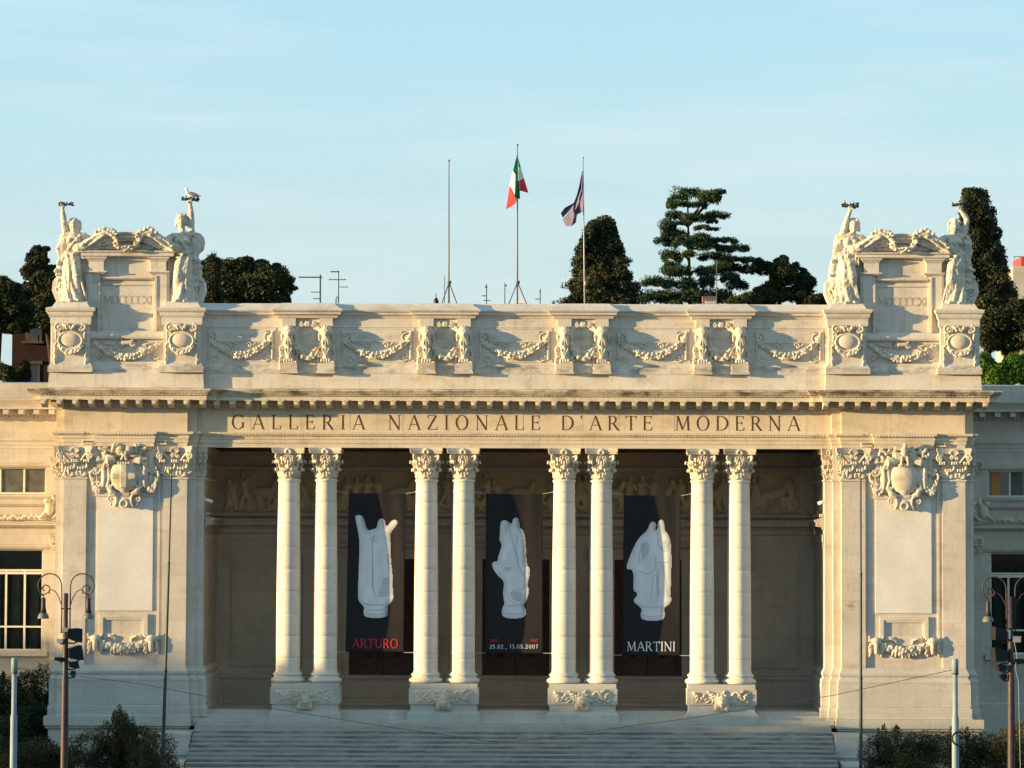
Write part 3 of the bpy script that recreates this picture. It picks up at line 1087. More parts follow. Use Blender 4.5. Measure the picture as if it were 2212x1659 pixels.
def pier_cartouche(kind):
    """carved shield with scrolls, ribbons and hanging garlands; centre of the shield at the origin"""
    mb = MB()
    rng = random.Random(3 if kind == 'eagle' else 4)
    # backing strapwork
    mb.box(-0.62, 0.62, -0.12, 0.06, -0.55, 0.62)
    for s in (-1, 1):
        mb.box(s * 0.78 - 0.13, s * 0.78 + 0.13, -0.10, 0.06, -0.55, 0.95)
        mb.tube([(s * 0.62, -0.16, 0.35), (s * 0.56, -0.22, -0.1), (s * 0.66, -0.2, -0.45)], [0.06, 0.075, 0.05], 8)
        mb.tube([(s * 0.80, -0.14, 0.30), (s * 0.76, -0.18, -0.05), (s * 0.80, -0.16, -0.4)], [0.09, 0.11, 0.08], 8)
    # the shield: rounded, bulging
    for sc, dy in ((1.0, 0.0),):
        mb.ell((0, -0.18, -0.02), (0.54, 0.25, 0.60), sub=3)
        mb.ell((0, -0.16, 0.16), (0.52, 0.24, 0.44), sub=3)
        mb.ell((0, -0.16, -0.40), (0.26, 0.2, 0.28), sub=3)
    if kind != 'eagle':
        mb.box(-0.12, 0.12, -0.435, -0.2, -0.45, 0.45)
        mb.box(-0.44, 0.44, -0.415, -0.2, -0.10, 0.10)
    # rolled scrolls above
    for s in (-1, 1):
        spiral(mb, (s * 0.56, -0.30, 0.62), 0.19, 1.5, 0.055, start=PI if s > 0 else 0.0, d=-s)
        mb.tube([(s * 0.36, -0.30, 0.62), (s * 0.66, -0.34, 0.60)], [0.12, 0.15], 10)
        mb.tube([(s * 0.72, -0.24, 0.55), (s * 0.80, -0.2, 0.3), (s * 0.72, -0.2, 0.1)], [0.06, 0.06, 0.05], 8)
        # feathers of the crest
        for i in range(7):
            a = R(20 + 14 * i)
            mb.ell((s * (0.72 + 0.10 * math.cos(a)), -0.22, 0.98 + 0.16 * math.sin(a) - 0.03 * i), (0.11, 0.09, 0.06), rot=(0, -s * a, 0), sub=1)
        for i in range(8):
            mb.ell((s * rng.uniform(0.55, 0.95), -0.2, rng.uniform(0.78, 1.12)), (rng.uniform(.07, .13), 0.1, rng.uniform(.05, .09)), rot=(0, rng.uniform(0, 3), 0), sub=1)
    if kind == 'eagle':
        mb.ell((0, -0.36, 0.98), (0.13, 0.13, 0.32))
        mb.ell((0.02, -0.42, 1.27), (0.085, 0.1, 0.10))
        mb.tube([(0.05, -0.48, 1.29), (0.13, -0.5, 1.25)], [0.04, 0.015], 6)
        for s in (-1, 1):
            mb.tube([(s * 0.12, -0.30, 1.12), (s * 0.30, -0.26, 1.16), (s * 0.37, -0.24, 0.98), (s * 0.36, -0.24, 0.70), (s * 0.30, -0.24, 0.55)], [0.07, 0.10, 0.11, 0.10, 0.05], 8, flat=0.6)
            for i in range(4):
                mb.tube([(s * (0.18 + 0.05 * i), -0.30, 1.0), (s * (0.18 + 0.05 * i), -0.29, 0.58)], [0.035, 0.025], 6)
            mb.tube([(s * 0.10, -0.42, 0.85), (s * 0.13, -0.46, 0.56)], [0.07, 0.05], 6)
            for i in (-1, 0, 1):
                mb.ell((s * 0.13 + i * 0.04, -0.50, 0.53), (0.025, 0.05, 0.035), sub=1)
    else:
        mb.ell((-0.13, -0.34, 0.98), (0.20, 0.18, 0.20))
        mb.ell((0.18, -0.32, 0.98), (0.19, 0.17, 0.21))
        mb.tube([(-0.06, -0.44, 0.95), (-0.02, -0.48, 0.75), (-0.10, -0.46, 0.62)], [0.07, 0.06, 0.05], 8)
        mb.tube([(0.10, -0.44, 0.95), (0.05, -0.48, 0.78), (0.12, -0.46, 0.62)], [0.07, 0.06, 0.05], 8)
        mb.tube([(-0.48, -0.2, 0.9), (-0.40, -0.24, 1.2), (-0.34, -0.2, 1.28)], [0.08, 0.07, 0.03], 6)
        mb.tube([(0.45, -0.2, 0.9), (0.46, -0.24, 1.15), (0.42, -0.2, 1.27)], [0.10, 0.08, 0.03], 6)
    for i in range(5):
        mb.ell((-0.2 + 0.1 * i, -0.42, 0.50), (0.055, 0.07, 0.07), sub=1)
    # hanging garlands at both sides, held by volutes
    for s in (-1, 1):
        spiral(mb, (s * 1.10, -0.10, 0.22), 0.17, 1.6, 0.045, start=0.4, d=s)
        mb.tube([(s * 1.28, -0.09, 0.22), (s * 1.32, -0.09, 0.05), (s * 1.27, -0.09, -0.1)], [0.045, 0.06, 0.06], 6)
        swag(mb, s * 1.24, -0.12, s * 0.80, -0.12, 0.44, 0.085, 0.125, y=-0.12, n=11, rng=rng)
    # foot: console with a ring
    for s in (-1, 1):
        mb.tube([(s * 0.62, -0.2, -0.42), (s * 0.50, -0.26, -0.62), (s * 0.30, -0.26, -0.70)], [0.06, 0.13, 0.09], 8)
        for i in range(4):
            mb.tube([(s * 0.52, -0.24, -0.6), (s * (0.70 - 0.09 * i), -0.24, -0.40 + 0.04 * i)], [0.04, 0.03], 6)
        spiral(mb, (s * 0.50, -0.18, -0.88), 0.14, 1.3, 0.04, start=1.0, d=-s)
        mb.tube([(s * 0.30, -0.2, -0.72), (s * 0.28, -0.24, -1.0), (s * 0.36, -0.2, -1.2)], [0.05, 0.05, 0.03], 6)
        mb.ell((s * 0.5, -0.16, -1.08), 0.06, sub=1)
    mb.box(-0.30, 0.30, -0.20, 0.06, -1.18, -0.62)
    mb.box(-0.22, 0.22, -0.26, 0.0, -0.76, -0.62)
    for i in range(12):
        a = 2 * PI * i / 12
        mb.ell((0.14 * math.cos(a), -0.25, -1.06 + 0.14 * math.sin(a)), 0.055, sub=1)
    return sculpt(mb, M['stone_carve'], 0.023, 1, 'cartouche')


def ox_garland():
    """two ox skulls carrying a heavy garland; width 2.7 m, centre at origin"""
    mb = MB()
    rng = random.Random(21)
    mb.box(-0.7, 0.7, -0.03, 0.05, -0.1, 0.3)
    for s in (-1, 1):
        x = s * 1.08
        mb.ell((x, -0.20, 0.12), (0.19, 0.16, 0.16))
        mb.ell((x, -0.26, -0.12), (0.10, 0.12, 0.24))
        mb.ell((x, -0.28, -0.30), (0.085, 0.09, 0.09))
        for q in (-1, 1):
            mb.tube([(x + q * 0.14, -0.18, 0.18), (x + q * 0.25, -0.2, 0.22), (x + q * 0.29, -0.18, 0.34)], [0.06, 0.05, 0.02], 6)
            mb.ell((x + q * 0.12, -0.28, 0.10), (0.05, 0.05, 0.04), sub=1)
            mb.tube([(x + q * 0.2, -0.14, 0.05), (x + q * 0.23, -0.15, -0.25), (x + q * 0.21, -0.12, -0.42)], [0.07, 0.08, 0.03], 6)
            for i in range(5):
                mb.ell((x + q * 0.22 + rng.uniform(-.05, .05), -0.18, -0.1 - 0.08 * i), (0.06, 0.06, 0.07), sub=1)
    swag(mb, -0.86, 0.0, 0.86, 0.0, 0.26, 0.10, 0.17, y=-0.12, n=16, rng=rng, bump=1.25)
    for i in range(14):
        x = -0.85 + 1.7 * i / 13
        mb.ell((x, -0.14, -0.42 + 0.30 * (x / 0.85) ** 2 + rng.uniform(-.05, .03)), (0.06, 0.08, 0.10), sub=1)
    for s in (-1, 1):
        mb.tube([(s * 0.75, -0.08, 0.12), (s * 0.5, -0.14, 0.22), (s * 0.32, -0.1, 0.14), (s * 0.3, -0.08, 0.0)], [0.03, 0.05, 0.05, 0.02], 6)
    return sculpt(mb, M['stone_carve'], 0.02, 1, 'ox_skull_garland')


oxg_me = ox_garland()


def build_pier(s, kind):
    X = lambda pts: pts if s < 0 else MIR(pts)
    pier = link('pier', None, gallery)
    w = MB()
    w.sweep(X(PIER_L_FIELD), [(0.0, -0.6), (0.0, 10.16)])
    wo = w.build('pier_wall', M['stone_block'], pier)
    b = MB()
    b.sweep(X(PIER_L), [(-0.02, 1.72), (0.03, 1.66), (0.03, 1.62), (0.06, 1.58), (0.10, 1.50), (0.10, 1.42), (0.06, 1.36), (0.06, 1.32),
                        (0.13, 1.26), (0.15, 1.18), (0.13, 1.09), (0.16, 1.085), (0.16, 0.24), (0.145, 0.22), (0.145, 0.19), (0.20, 0.17), (0.20, -0.18),
                        (0.23, -0.22), (-0.03, -0.23)])
    b.sweep(X([(-17.9, 8.6), (-17.9, -0.55), (-12.45, -0.55), (-12.45, -0.2), (-12.15, -0.2), (-12.15, 0.15), (-11.93, 0.15), (-11.93, 5.0)]),
            [(-0.02, -0.22), (0.10, -0.235), (0.10, -0.58), (-0.02, -0.62)])
    b.sweep(X([(-17.9, 8.6), (-17.9, -0.55), (-12.45, -0.55), (-12.45, 0.4)]),
            [(-0.02, -0.60), (0.06, -0.66), (0.0, -0.72), (-0.06, -0.74), (-0.06, -3.2)])
    b.build('pier_base', M['stone_base'], pier)
    # the field between the pilasters sits on the base without mouldings
    for x in (16.92, 13.06):
        link('pilaster_capital', pcap_me, pier, (s * x, -0.34, 8.96)).scale = (1.0, 0.8, 1.0)
    for x, y, k in ((12.13, 0.12, 0.40), (17.55, -0.1, 0.34)):
        c = link('pilaster_capital', pcap_me, pier, (s * x, y, 8.96))
        c.scale = (k, 0.6, 1.0)
    # neck rings of the pilasters
    nk = MB()
    nk.sweep(X(PIER_L_FIELD[:6]), [(0.0, 8.86), (0.05, 8.88), (0.05, 8.93), (0.0, 8.95)])
    nk.sweep(X(PIER_L_FIELD[7:]), [(0.0, 8.86), (0.05, 8.88), (0.05, 8.93), (0.0, 8.95)])
    nk.build('neck_moulding', M['stone'], pier)
    xc = s * 15.0
    # blank white panel in a frame
    x0, z0 = P(208, 1316 + 2.8, -0.3); x1, z1 = P(331.5, 1000 + 2.8, -0.3)
    xm = abs(x0 + x1) / 2
    hw = (x1 - x0) / 2
    pm = MB()
    pm.box(s * xm - hw, s * xm + hw, -0.315, -0.26, z0, 9.2)
    pm.build('blank_panel', M['stone_panel'], pier)
    fm = MB()
    for q, xx in ((-1, xc - 1.32), (1, xc + 1.32)):
        fm.box(xx - 0.045, xx + 0.045, -0.30, -0.26, 2.88, 9.4)
    # small tablet under the panel with ears
    fm.box(xc - 0.93, xc + 0.93, -0.34, -0.26, 3.54, 3.68)
    fm.box(xc - 0.93, xc - 0.79, -0.34, -0.26, 2.86, 3.54)
    fm.box(xc + 0.79, xc + 0.93, -0.34, -0.26, 2.86, 3.54)
    fm.box(xc - 0.79, xc - 0.73, -0.315, -0.26, 2.86, 3.54)
    fm.box(xc + 0.73, xc + 0.79, -0.315, -0.26, 2.86, 3.54)
    fm.box(xc - 0.73, xc + 0.73, -0.315, -0.26, 3.46, 3.54)
    for q in (-1, 1):
        fm.taper(xc + q * 1.13 - 0.26, xc + q * 1.13 + 0.26, -0.44, -0.26, 2.72, 2.88, 0.06, 0.05)
    fm.box(xc - 0.79, xc + 0.79, -0.30, -0.26, 2.78, 2.86)
    fm.build('panel_frame', M['stone'], pier)
    link('ox_skull_garland', oxg_me, pier, (xc, -0.28, 2.62)).scale = (1.0, 0.7, 1.0)
    # cartouche on a tall backboard
    bb = MB()
    for q in (-1, 1):
        bb.box(xc + q * 0.95 - 0.16, xc + q * 0.95 + 0.16, -0.37, -0.26, 8.35, 9.9)
        bb.box(xc + q * 1.0 - 0.06, xc + q * 1.0 + 0.06, -0.40, -0.26, 8.30, 9.86)
    bb.box(xc - 1.15, xc + 1.15, -0.36, -0.26, 8.20, 8.34)
    bb.box(xc - 1.45, xc + 1.45, -0.385, -0.26, 9.72, 10.11)
    bb.build('cartouche_backboard', M['stone'], pier)
    o = link('cartouche', pier_cartouche(kind), pier, (xc, -0.40, 8.98))
    o.scale = (1.0, 0.72, 1.0)
    return pier


pier_left = build_pier(-1, 'helmet')
pier_right = build_pier(1, 'eagle')
# a scribbled grey stain low on the inner right pilaster
gm = MB()
rg = random.Random(2)
gx, gz = P(1836, 1307, -0.35)
for i in range(9):
    a = rg.uniform(-0.5, 0.5)
    x, z = gx + rg.uniform(-.06, .06), gz + rg.uniform(-.2, .2)
    gm.box(x - rg.uniform(.04, .12), x + rg.uniform(.04, .12), -0.353 - 0.0008 * i, -0.34, z - 0.016, z + 0.016)
gm.build('graffiti_scribble', plain('faded_scribble', (0.36, 0.30, 0.23), 0.9), pier_right)

# ==================================================================== PORTICO INTERIOR
BW = 4.87                                             # back wall plane
bw = MB()
DOORS = [P(1064.5 / 1.2875, 1300, BW)[0], P(1434.5 / 1.2875, 1300, BW)[0], P(1802.5 / 1.2875, 1300, BW)[0]]
DW, DZ0, DZ1 = 1.345, 0.42, 5.80
xs = [-12.2]
for d in DOORS:
    xs += [d - DW, d + DW]
xs.append(12.2)
for i in range(0, len(xs), 2):
    bw.box(xs[i], xs[i + 1], BW, BW + 0.5, 0.0, DZ1)
bw.box(-12.2, 12.2, BW, BW + 0.5, DZ1, 10.9)
for d in DOORS:
    bw.box(d - DW, d + DW, BW, BW + 0.5, 0.0, DZ0)
    for q in (-1, 1):                                 # door surround
        bw.box(d + q * (DW + 0.12) - 0.12, d + q * (DW + 0.12) + 0.12, BW - 0.06, BW + 0.01, 0.42, 6.04)
        bw.box(d + q * (DW + 0.30) - 0.05, d + q * (DW + 0.30) + 0.05, BW - 0.03, BW + 0.01, 0.42, 6.04)
    bw.box(d - DW, d + DW, BW - 0.062, BW + 0.01, DZ1, 6.04)
    bw.sweep([(d - DW - 0.35, BW), (d - DW - 0.35, BW - 0.05), (d + DW + 0.35, BW - 0.05), (d + DW + 0.35, BW)],
             [(0.0, 6.06), (0.02, 6.20), (0.12, 6.26), (0.2, 6.34), (0.2, 6.40), (0.0, 6.43)])
    for i in range(3):                                # steps before the door
        bw.box(d - 1.75, d + 1.75, BW - 1.05 + 0.35 * i, BW + 0.002 * i, 0.14 * i + 0.001, 0.14 * (i + 1))
# dado, panels, and the inner order's entablature
inner_path = [(-12.0, 0.4), (-12.0, BW), (12.0, BW), (12.0, 0.4)]
bw.sweep(inner_path, [(-0.02, 0.0), (0.10, 0.0), (0.10, 0.95), (0.13, 1.0), (0.16, 1.06), (0.13, 1.12), (0.012, 1.16), (-0.02, 1.16)])
bw.sweep(inner_path, [(-0.02, 6.28), (0.03, 6.28), (0.03, 6.52), (0.06, 6.53), (0.06, 6.76), (0.10, 6.80), (0.012, 6.82), (0.012, 7.0), (0.06, 7.03), (0.06, 7.1),
                      (0.30, 7.14), (0.30, 7.28), (0.36, 7.34), (0.36, 7.38), (0.02, 7.50), (-0.02, 7.5)])
bw.sweep(inner_path, [(-0.02, 7.50), (0.16, 7.50), (0.16, 7.62), (0.012, 7.64), (-0.02, 7.64)])
bw.sweep(inner_path, [(-0.02, 9.36), (0.05, 9.36), (0.10, 9.42), (0.10, 9.50), (0.012, 9.52), (0.012, 9.85), (0.2, 9.95), (0.22, 10.1), (-0.02, 10.12)])
for s in (-1, 1):
    bw.box(s * 11.985, s * 12.5, 0.4, BW + 0.4, -0.4, 10.9)
    # flat recessed-looking panel borders on the end bays
    xa, xb = s * 11.35, s * 8.55
    if xa > xb: xa, xb = xb, xa
    for z in (1.5, 5.62):
        bw.box(xa, xb, BW - 0.06, BW + 0.01, z, z + 0.12)
    for x in (xa, xb - 0.09):
        bw.box(x, x + 0.09, BW - 0.062, BW + 0.01, 1.62, 5.62)
    # flat pilasters of the inner order, with square capitals
    for xx in (s * 2.1, s * 3.25, s * 7.45, s * 8.25, s * 11.72):
        bw.box(xx - 0.26, xx + 0.26, BW - 0.07, BW + 0.01, 1.16, 5.95)
        bw.box(xx - 0.30, xx + 0.30, BW - 0.10, BW + 0.01, 5.70, 6.26)
for i in range(130):                                  # dentils
    x = -11.9 + i * 0.184
    bw.box(x - 0.05, x + 0.05, BW - 0.13, BW - 0.03, 7.03, 7.12)
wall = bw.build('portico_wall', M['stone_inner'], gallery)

# carved frieze of figures along the back wall
rf = MB()
rng = random.Random(31)
rf.box(-11.7, 11.7, -0.02, 0.1, 7.66, 9.34)
x = -11.3
while x < 11.4:
    h = rng.uniform(1.25, 1.55)
    z0 = 7.68
    lean = rng.uniform(-0.3, 0.3)
    kindf = rng.random()
    if kindf < 0.62:                                  # striding figure
        hip = Vector((x, -0.12, z0 + h * 0.52)); chest = Vector((x + lean * 0.6, -0.15, z0 + h * 0.78)); head = Vector((x + lean * 0.8, -0.17, z0 + h * 0.97))
        rf.tube([hip, chest], [0.13, 0.17], 8); rf.ell(head, (0.09, 0.11, 0.12)); rf.ell(chest, (0.19, 0.13, 0.16))
        for q in (-1, 1):
            st = rng.uniform(0.05, 0.3) * q
            rf.tube([hip, (x + st, -0.14, z0 + h * 0.27), (x + st * 1.4 - 0.06, -0.08, z0 + 0.02)], [0.11, 0.08, 0.05], 7)
            el = chest + Vector((q * rng.uniform(0.15, 0.3), -0.03, rng.uniform(-0.25, 0.2)))
            rf.tube([chest + Vector((q * 0.14, 0, 0.06)), el, el + Vector((q * rng.uniform(-0.1, 0.25), 0, rng.uniform(-0.1, 0.25)))], [0.06, 0.05, 0.04], 6)
        for _ in range(3):
            rf.tube([chest + Vector((rng.uniform(-.1, .1), 0, -.1)), (x + rng.uniform(-.3, .3), -0.12, z0 + 0.3), (x + rng.uniform(-.4, .4), -0.08, z0 + 0.08)], [0.05, 0.07, 0.04], 6)
        x += rng.uniform(0.42, 0.62)
    elif kindf < 0.8:                                 # horse
        rf.ell((x + 0.25, -0.15, z0 + 0.78), (0.48, 0.17, 0.25), rot=(0, rng.uniform(-.2, .2), 0))
        rf.tube([(x + 0.6, -0.15, z0 + 0.9), (x + 0.78, -0.17, z0 + 1.25), (x + 0.98, -0.17, z0 + 1.12)], [0.17, 0.12, 0.07], 8)
        for q in (-0.1, 0.05, 0.5, 0.66):
            rf.tube([(x + q, -0.14, z0 + 0.65), (x + q + rng.uniform(-.15, .15), -0.14, z0 + 0.35), (x + q + rng.uniform(-.1, .1), -0.1, z0 + 0.03)], [0.1, 0.06, 0.04], 6)
        rf.tube([(x - 0.2, -0.12, z0 + 0.85), (x - 0.4, -0.12, z0 + 0.4)], [0.08, 0.04], 6)
        x += 0.95
    else:                                             # crouching figure
        rf.ell((x, -0.14, z0 + 0.42), (0.25, 0.17, 0.2), rot=(0, 0.6, 0)); rf.ell((x + 0.22, -0.17, z0 + 0.66), 0.1)
        rf.tube([(x - 0.15, -0.14, z0 + 0.3), (x + 0.25, -0.18, z0 + 0.28), (x - 0.1, -0.12, z0 + 0.06)], [0.12, 0.1, 0.05], 7)
        rf.tube([(x + 0.1, -0.16, z0 + 0.5), (x + 0.4, -0.18, z0 + 0.3)], [0.07, 0.04], 6)
        x += 0.6
rel = sculpt(rf, M['stone_relief'], 0.032, 1, 'figure_relief')
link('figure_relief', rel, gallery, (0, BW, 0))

# ceiling with cross beams
ce = MB()
ce.box(-12.2, 12.2, 0.5, BW + 0.3, 10.75, 10.9)
for c in (-12.0, -8.0, -2.667, 2.667, 8.0, 12.0):
    ce.box(c - 0.6, c + 0.6, 0.87, BW, 10.2, 10.74)
for c in (-10.0, -5.33, 0, 5.33, 10.0):
    ce.box(c - 1.3, c + 1.3, 1.2, 1.5, 10.5, 10.745)
    ce.box(c - 1.3, c + 1.3, BW - 0.6, BW - 0.3, 10.5, 10.745)
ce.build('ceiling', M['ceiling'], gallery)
fl = MB()
fl.box(-12.3, 12.3, 0.32, BW + 0.45, -0.5, 0.0)
for i, (y, z) in enumerate(((-0.02, -0.155), (-0.36, -0.31))):
    fl.box(-12.3, 12.3, y, 0.321 + 0.003 * i, -0.5, z)
fl.build('portico_floor', M['stone_base'], gallery)

# doors
for d in DOORS:
    dr = link('door', None, gallery)
    fr = MB()
    for q in (-1, 1):
        fr.box(d + q * (DW - 0.09) - 0.09, d + q * (DW - 0.09) + 0.09, BW + 0.12, BW + 0.3, DZ0, DZ1)
    fr.box(d - DW, d + DW, BW + 0.125, BW + 0.3, DZ1 - 0.2, DZ1)
    fr.box(d - DW + 0.18, d + DW - 0.18, BW + 0.13, BW + 0.3, 4.1, 4.3)
    fr.build('door_frame', M['door'], dr)
    for q in (-1, 1):
        lf = MB()
        xa, xb = (d - DW + 0.18, d - 0.012) if q < 0 else (d + 0.012, d + DW - 0.18)
        lf.box(xa, xb, BW + 0.22, BW + 0.28, DZ0, 4.1)
        for z0, z1 in ((0.65, 1.25), (1.5, 2.5), (2.75, 3.85)):
            lf.taper(xa + 0.16, xb - 0.16, BW + 0.16, BW + 0.225, z0, z1, 0.0, 0.0)
            lf.box(xa + 0.24, xb - 0.24, BW + 0.135, BW + 0.2, z0 + 0.1, z1 - 0.1)
        for i in range(8):
            a = i * PI / 4
            lf.ell(((xa + xb) / 2 + 0.13 * math.cos(a), BW + 0.14, 2.0 + 0.13 * math.sin(a)), 0.05, sub=1)
        lf.ell(((xa + xb) / 2, BW + 0.14, 2.0), 0.09, sub=1)
        lf.build('door_leaf', M['door'], dr)
    tp = MB()
    tp.box(d - DW + 0.18, d + DW - 0.18, BW + 0.22, BW + 0.28, 4.3, DZ1 - 0.2)
    for i in range(5):
        xx = d - DW + 0.42 + i * 0.46
        tp.box(xx - 0.03, xx + 0.03, BW + 0.17, BW + 0.225, 4.32, DZ1 - 0.22)
    tp.build('transom_panel', M['door'], dr)

# ==================================================================== ATTIC PARAPET
at = link('roof_parapet', None, gallery)
A0 = 0.06                                              # plane of the parapet wall
ap = MB()
ap.sweep([(-12.2, 0.9), (-12.2, 0.0), (12.2, 0.0), (12.2, 0.9)],
         [(-0.1, 12.36), (0.06, 12.40), (0.02, 12.98), (0.02, 13.0), (-0.1, 13.02)])
ap.box(-12.2, 12.2, 0.05, 0.95, 12.4, 15.2)
BR = [P((603 + 730) / 2, 730, A0)[0], P((900 + 1027) / 2, 730, A0)[0], P((1196 + 1323) / 2, 730, A0)[0], P((1492 + 1621) / 2, 730, A0)[0]]
BR = [-8.0, -2.667, 2.667, 8.0]
BHW = 1.13
path = [(-12.2, A0)]
for c in BR:
    path += [(c - BHW, A0), (c - BHW, A0 - 0.24), (c + BHW, A0 - 0.24), (c + BHW, A0)]
path += [(12.2, A0)]
ap.sweep([(-12.2, A0), (12.2, A0)], [(-0.01, 12.99), (0.10, 12.99), (0.10, 13.14), (0.07, 13.17), (0.07, 13.22), (0.03, 13.26), (0.0, 13.34), (-0.01, 13.36)])
ap.sweep(path, [(-0.24, 15.12), (0.0, 15.12), (0.03, 15.16), (0.05, 15.22), (0.16, 15.27), (0.16, 15.34), (0.22, 15.38), (0.25, 15.43), (0.0, 15.60), (-0.12, 15.72), (-0.9, 15.76)])
ap.sweep([(-12.2, A0), (12.2, A0)], [(-0.01, 14.78), (0.025, 14.78), (0.035, 14.80), (0.02, 14.83), (-0.01, 14.83)])
for c in BR:
    ap.box(c - 1.0, c + 1.0, A0 - 0.115, A0, 12.992, 15.11)
    for q in (-1, 1):
        x = c + q * 0.72
        ap.box(x - 0.33, x + 0.33, A0 - 0.36, A0 - 0.05, 12.985, 13.38)
        ap.box(x - 0.36, x + 0.36, A0 - 0.40, A0 - 0.05, 12.98, 13.08)
        ap.box(x - 0.26, x + 0.26, A0 - 0.26, A0 - 0.05, 14.80, 15.115)
# panel frames of the garland bays
BAYS = [(-12.0, -9.2), (-6.83, -3.83), (-1.5, 1.5), (3.83, 6.83), (9.2, 12.0)]
for x0, x1 in BAYS:
    for z in (13.44, 14.72):
        ap.box(x0 + 0.05, x1 - 0.05, A0 - 0.03, A0 + 0.01, z, z + 0.045)
    for x in (x0 + 0.05, x1 - 0.095):
        ap.box(x, x + 0.045, A0 - 0.032, A0 + 0.01, 13.485, 14.72)
    # name tablet
    c = (x0 + x1) / 2
    ap.box(c - 0.98, c + 0.98, A0 - 0.05, A0 + 0.01, 14.22, 14.66)
ap.build('parapet_wall', M['stone_attic'], at)


def lion_bracket():
    mb = MB()
    rng = random.Random(12)
    mb.box(-0.22, 0.22, -0.12, 0.05, 0.0, 1.45)
    # head
    mb.ell((0, -0.26, 1.20), (0.20, 0.17, 0.20)); mb.ell((0, -0.40, 1.12), (0.10, 0.09, 0.09)); mb.ell((0, -0.36, 1.02), (0.08, 0.07, 0.05))
    for i in range(14):
        a = 2 * PI * i / 14
        mb.tube([(0.16 * math.cos(a), -0.24, 1.2 + 0.17 * math.sin(a)), (0.26 * math.cos(a), -0.17, 1.2 + 0.25 * math.sin(a))], [0.05, 0.045], 6)
    for s in (-1, 1):
        mb.ell((s * 0.075, -0.405, 1.23), (0.04, 0.04, 0.022), sub=1)
        mb.tube([(s * 0.2, -0.2, 1.25), (s * 0.27, -0.2, 1.05), (s * 0.25, -0.18, 0.86)], [0.06, 0.06, 0.04], 6)
    # breast with leaf
    mb.ell((0, -0.24, 0.82), (0.20, 0.18, 0.26)); mb.ell((0, -0.20, 0.60), (0.16, 0.15, 0.22))
    for s in (-1, 0, 1):
        mb.tube([(s * 0.03, -0.40, 0.98), (s * 0.09, -0.43, 0.84), (s * 0.12, -0.40, 0.70)], [0.04, 0.05, 0.02], 6)
        mb.tube([(s * 0.03, -0.20, 0.22), (s * 0.06, -0.28, 0.42), (s * 0.13, -0.36, 0.56)], [0.05, 0.05, 0.035], 6)
    # leg and paw
    mb.tube([(0, -0.20, 0.5), (0, -0.18, 0.3), (0, -0.22, 0.12)], [0.13, 0.11, 0.14], 8)
    for i in range(4):
        mb.tube([(-0.13 + 0.087 * i, -0.20, 0.17), (-0.15 + 0.10 * i, -0.36, 0.12), (-0.15 + 0.10 * i, -0.40, 0.03)], [0.05, 0.052, 0.045], 6)
    # fruit drops at both sides
    for s in (-1, 1):
        for i in range(9):
            mb.ell((s * 0.31 + rng.uniform(-.04, .04), -0.10 + rng.uniform(-.04, .02), 0.62 - 0.07 * i), rng.uniform(.05, .085), sub=1)
        for i in range(4):
            mb.ell((s * 0.33, -0.07, 0.0 - 0.07 * i), (0.06, 0.05, 0.06), sub=1)
    return sculpt(mb, M['stone_carve'], 0.019, 1, 'lion_bracket')


def oval_cartouche():
    mb = MB()
    rng = random.Random(8)
    n = 40
    pts = [(0.455 * math.cos(2 * PI * i / n), -0.06, 0.08 + 0.53 * math.sin(2 * PI * i / n)) for i in range(n + 1)]
    mb.tube(pts, 0.06, 8)
    mb.ell((0, -0.0, 0.08), (0.45, 0.035, 0.52), sub=3)
    for s in (-1, 1):
        spiral(mb, (s * 0.19, -0.13, 0.60), 0.10, 1.5, 0.042, start=PI / 2, d=-s)
        spiral(mb, (s * 0.19, -0.13, -0.46), 0.11, 1.5, 0.042, start=-PI / 2, d=s)
        mb.tube([(s * 0.28, -0.10, 0.58), (s * 0.42, -0.12, 0.48), (s * 0.47, -0.12, 0.25), (s * 0.52, -0.1, 0.12)], [0.05, 0.055, 0.05, 0.03], 7)
    for x in (-0.06, 0.0, 0.06):
        mb.tube([(x, -0.12, 0.52), (x, -0.17, 0.62), (x, -0.12, 0.72)], 0.035, 6)
        mb.tube([(x, -0.12, -0.38), (x, -0.17, -0.48), (x, -0.12, -0.56)], 0.035, 6)
    swag(mb, -0.50, -0.05, 0.50, -0.05, 0.66, 0.075, 0.125, y=-0.12, n=16, rng=rng, bump=1.3)
    return sculpt(mb, M['stone_carve'], 0.018, 1, 'oval_cartouche')


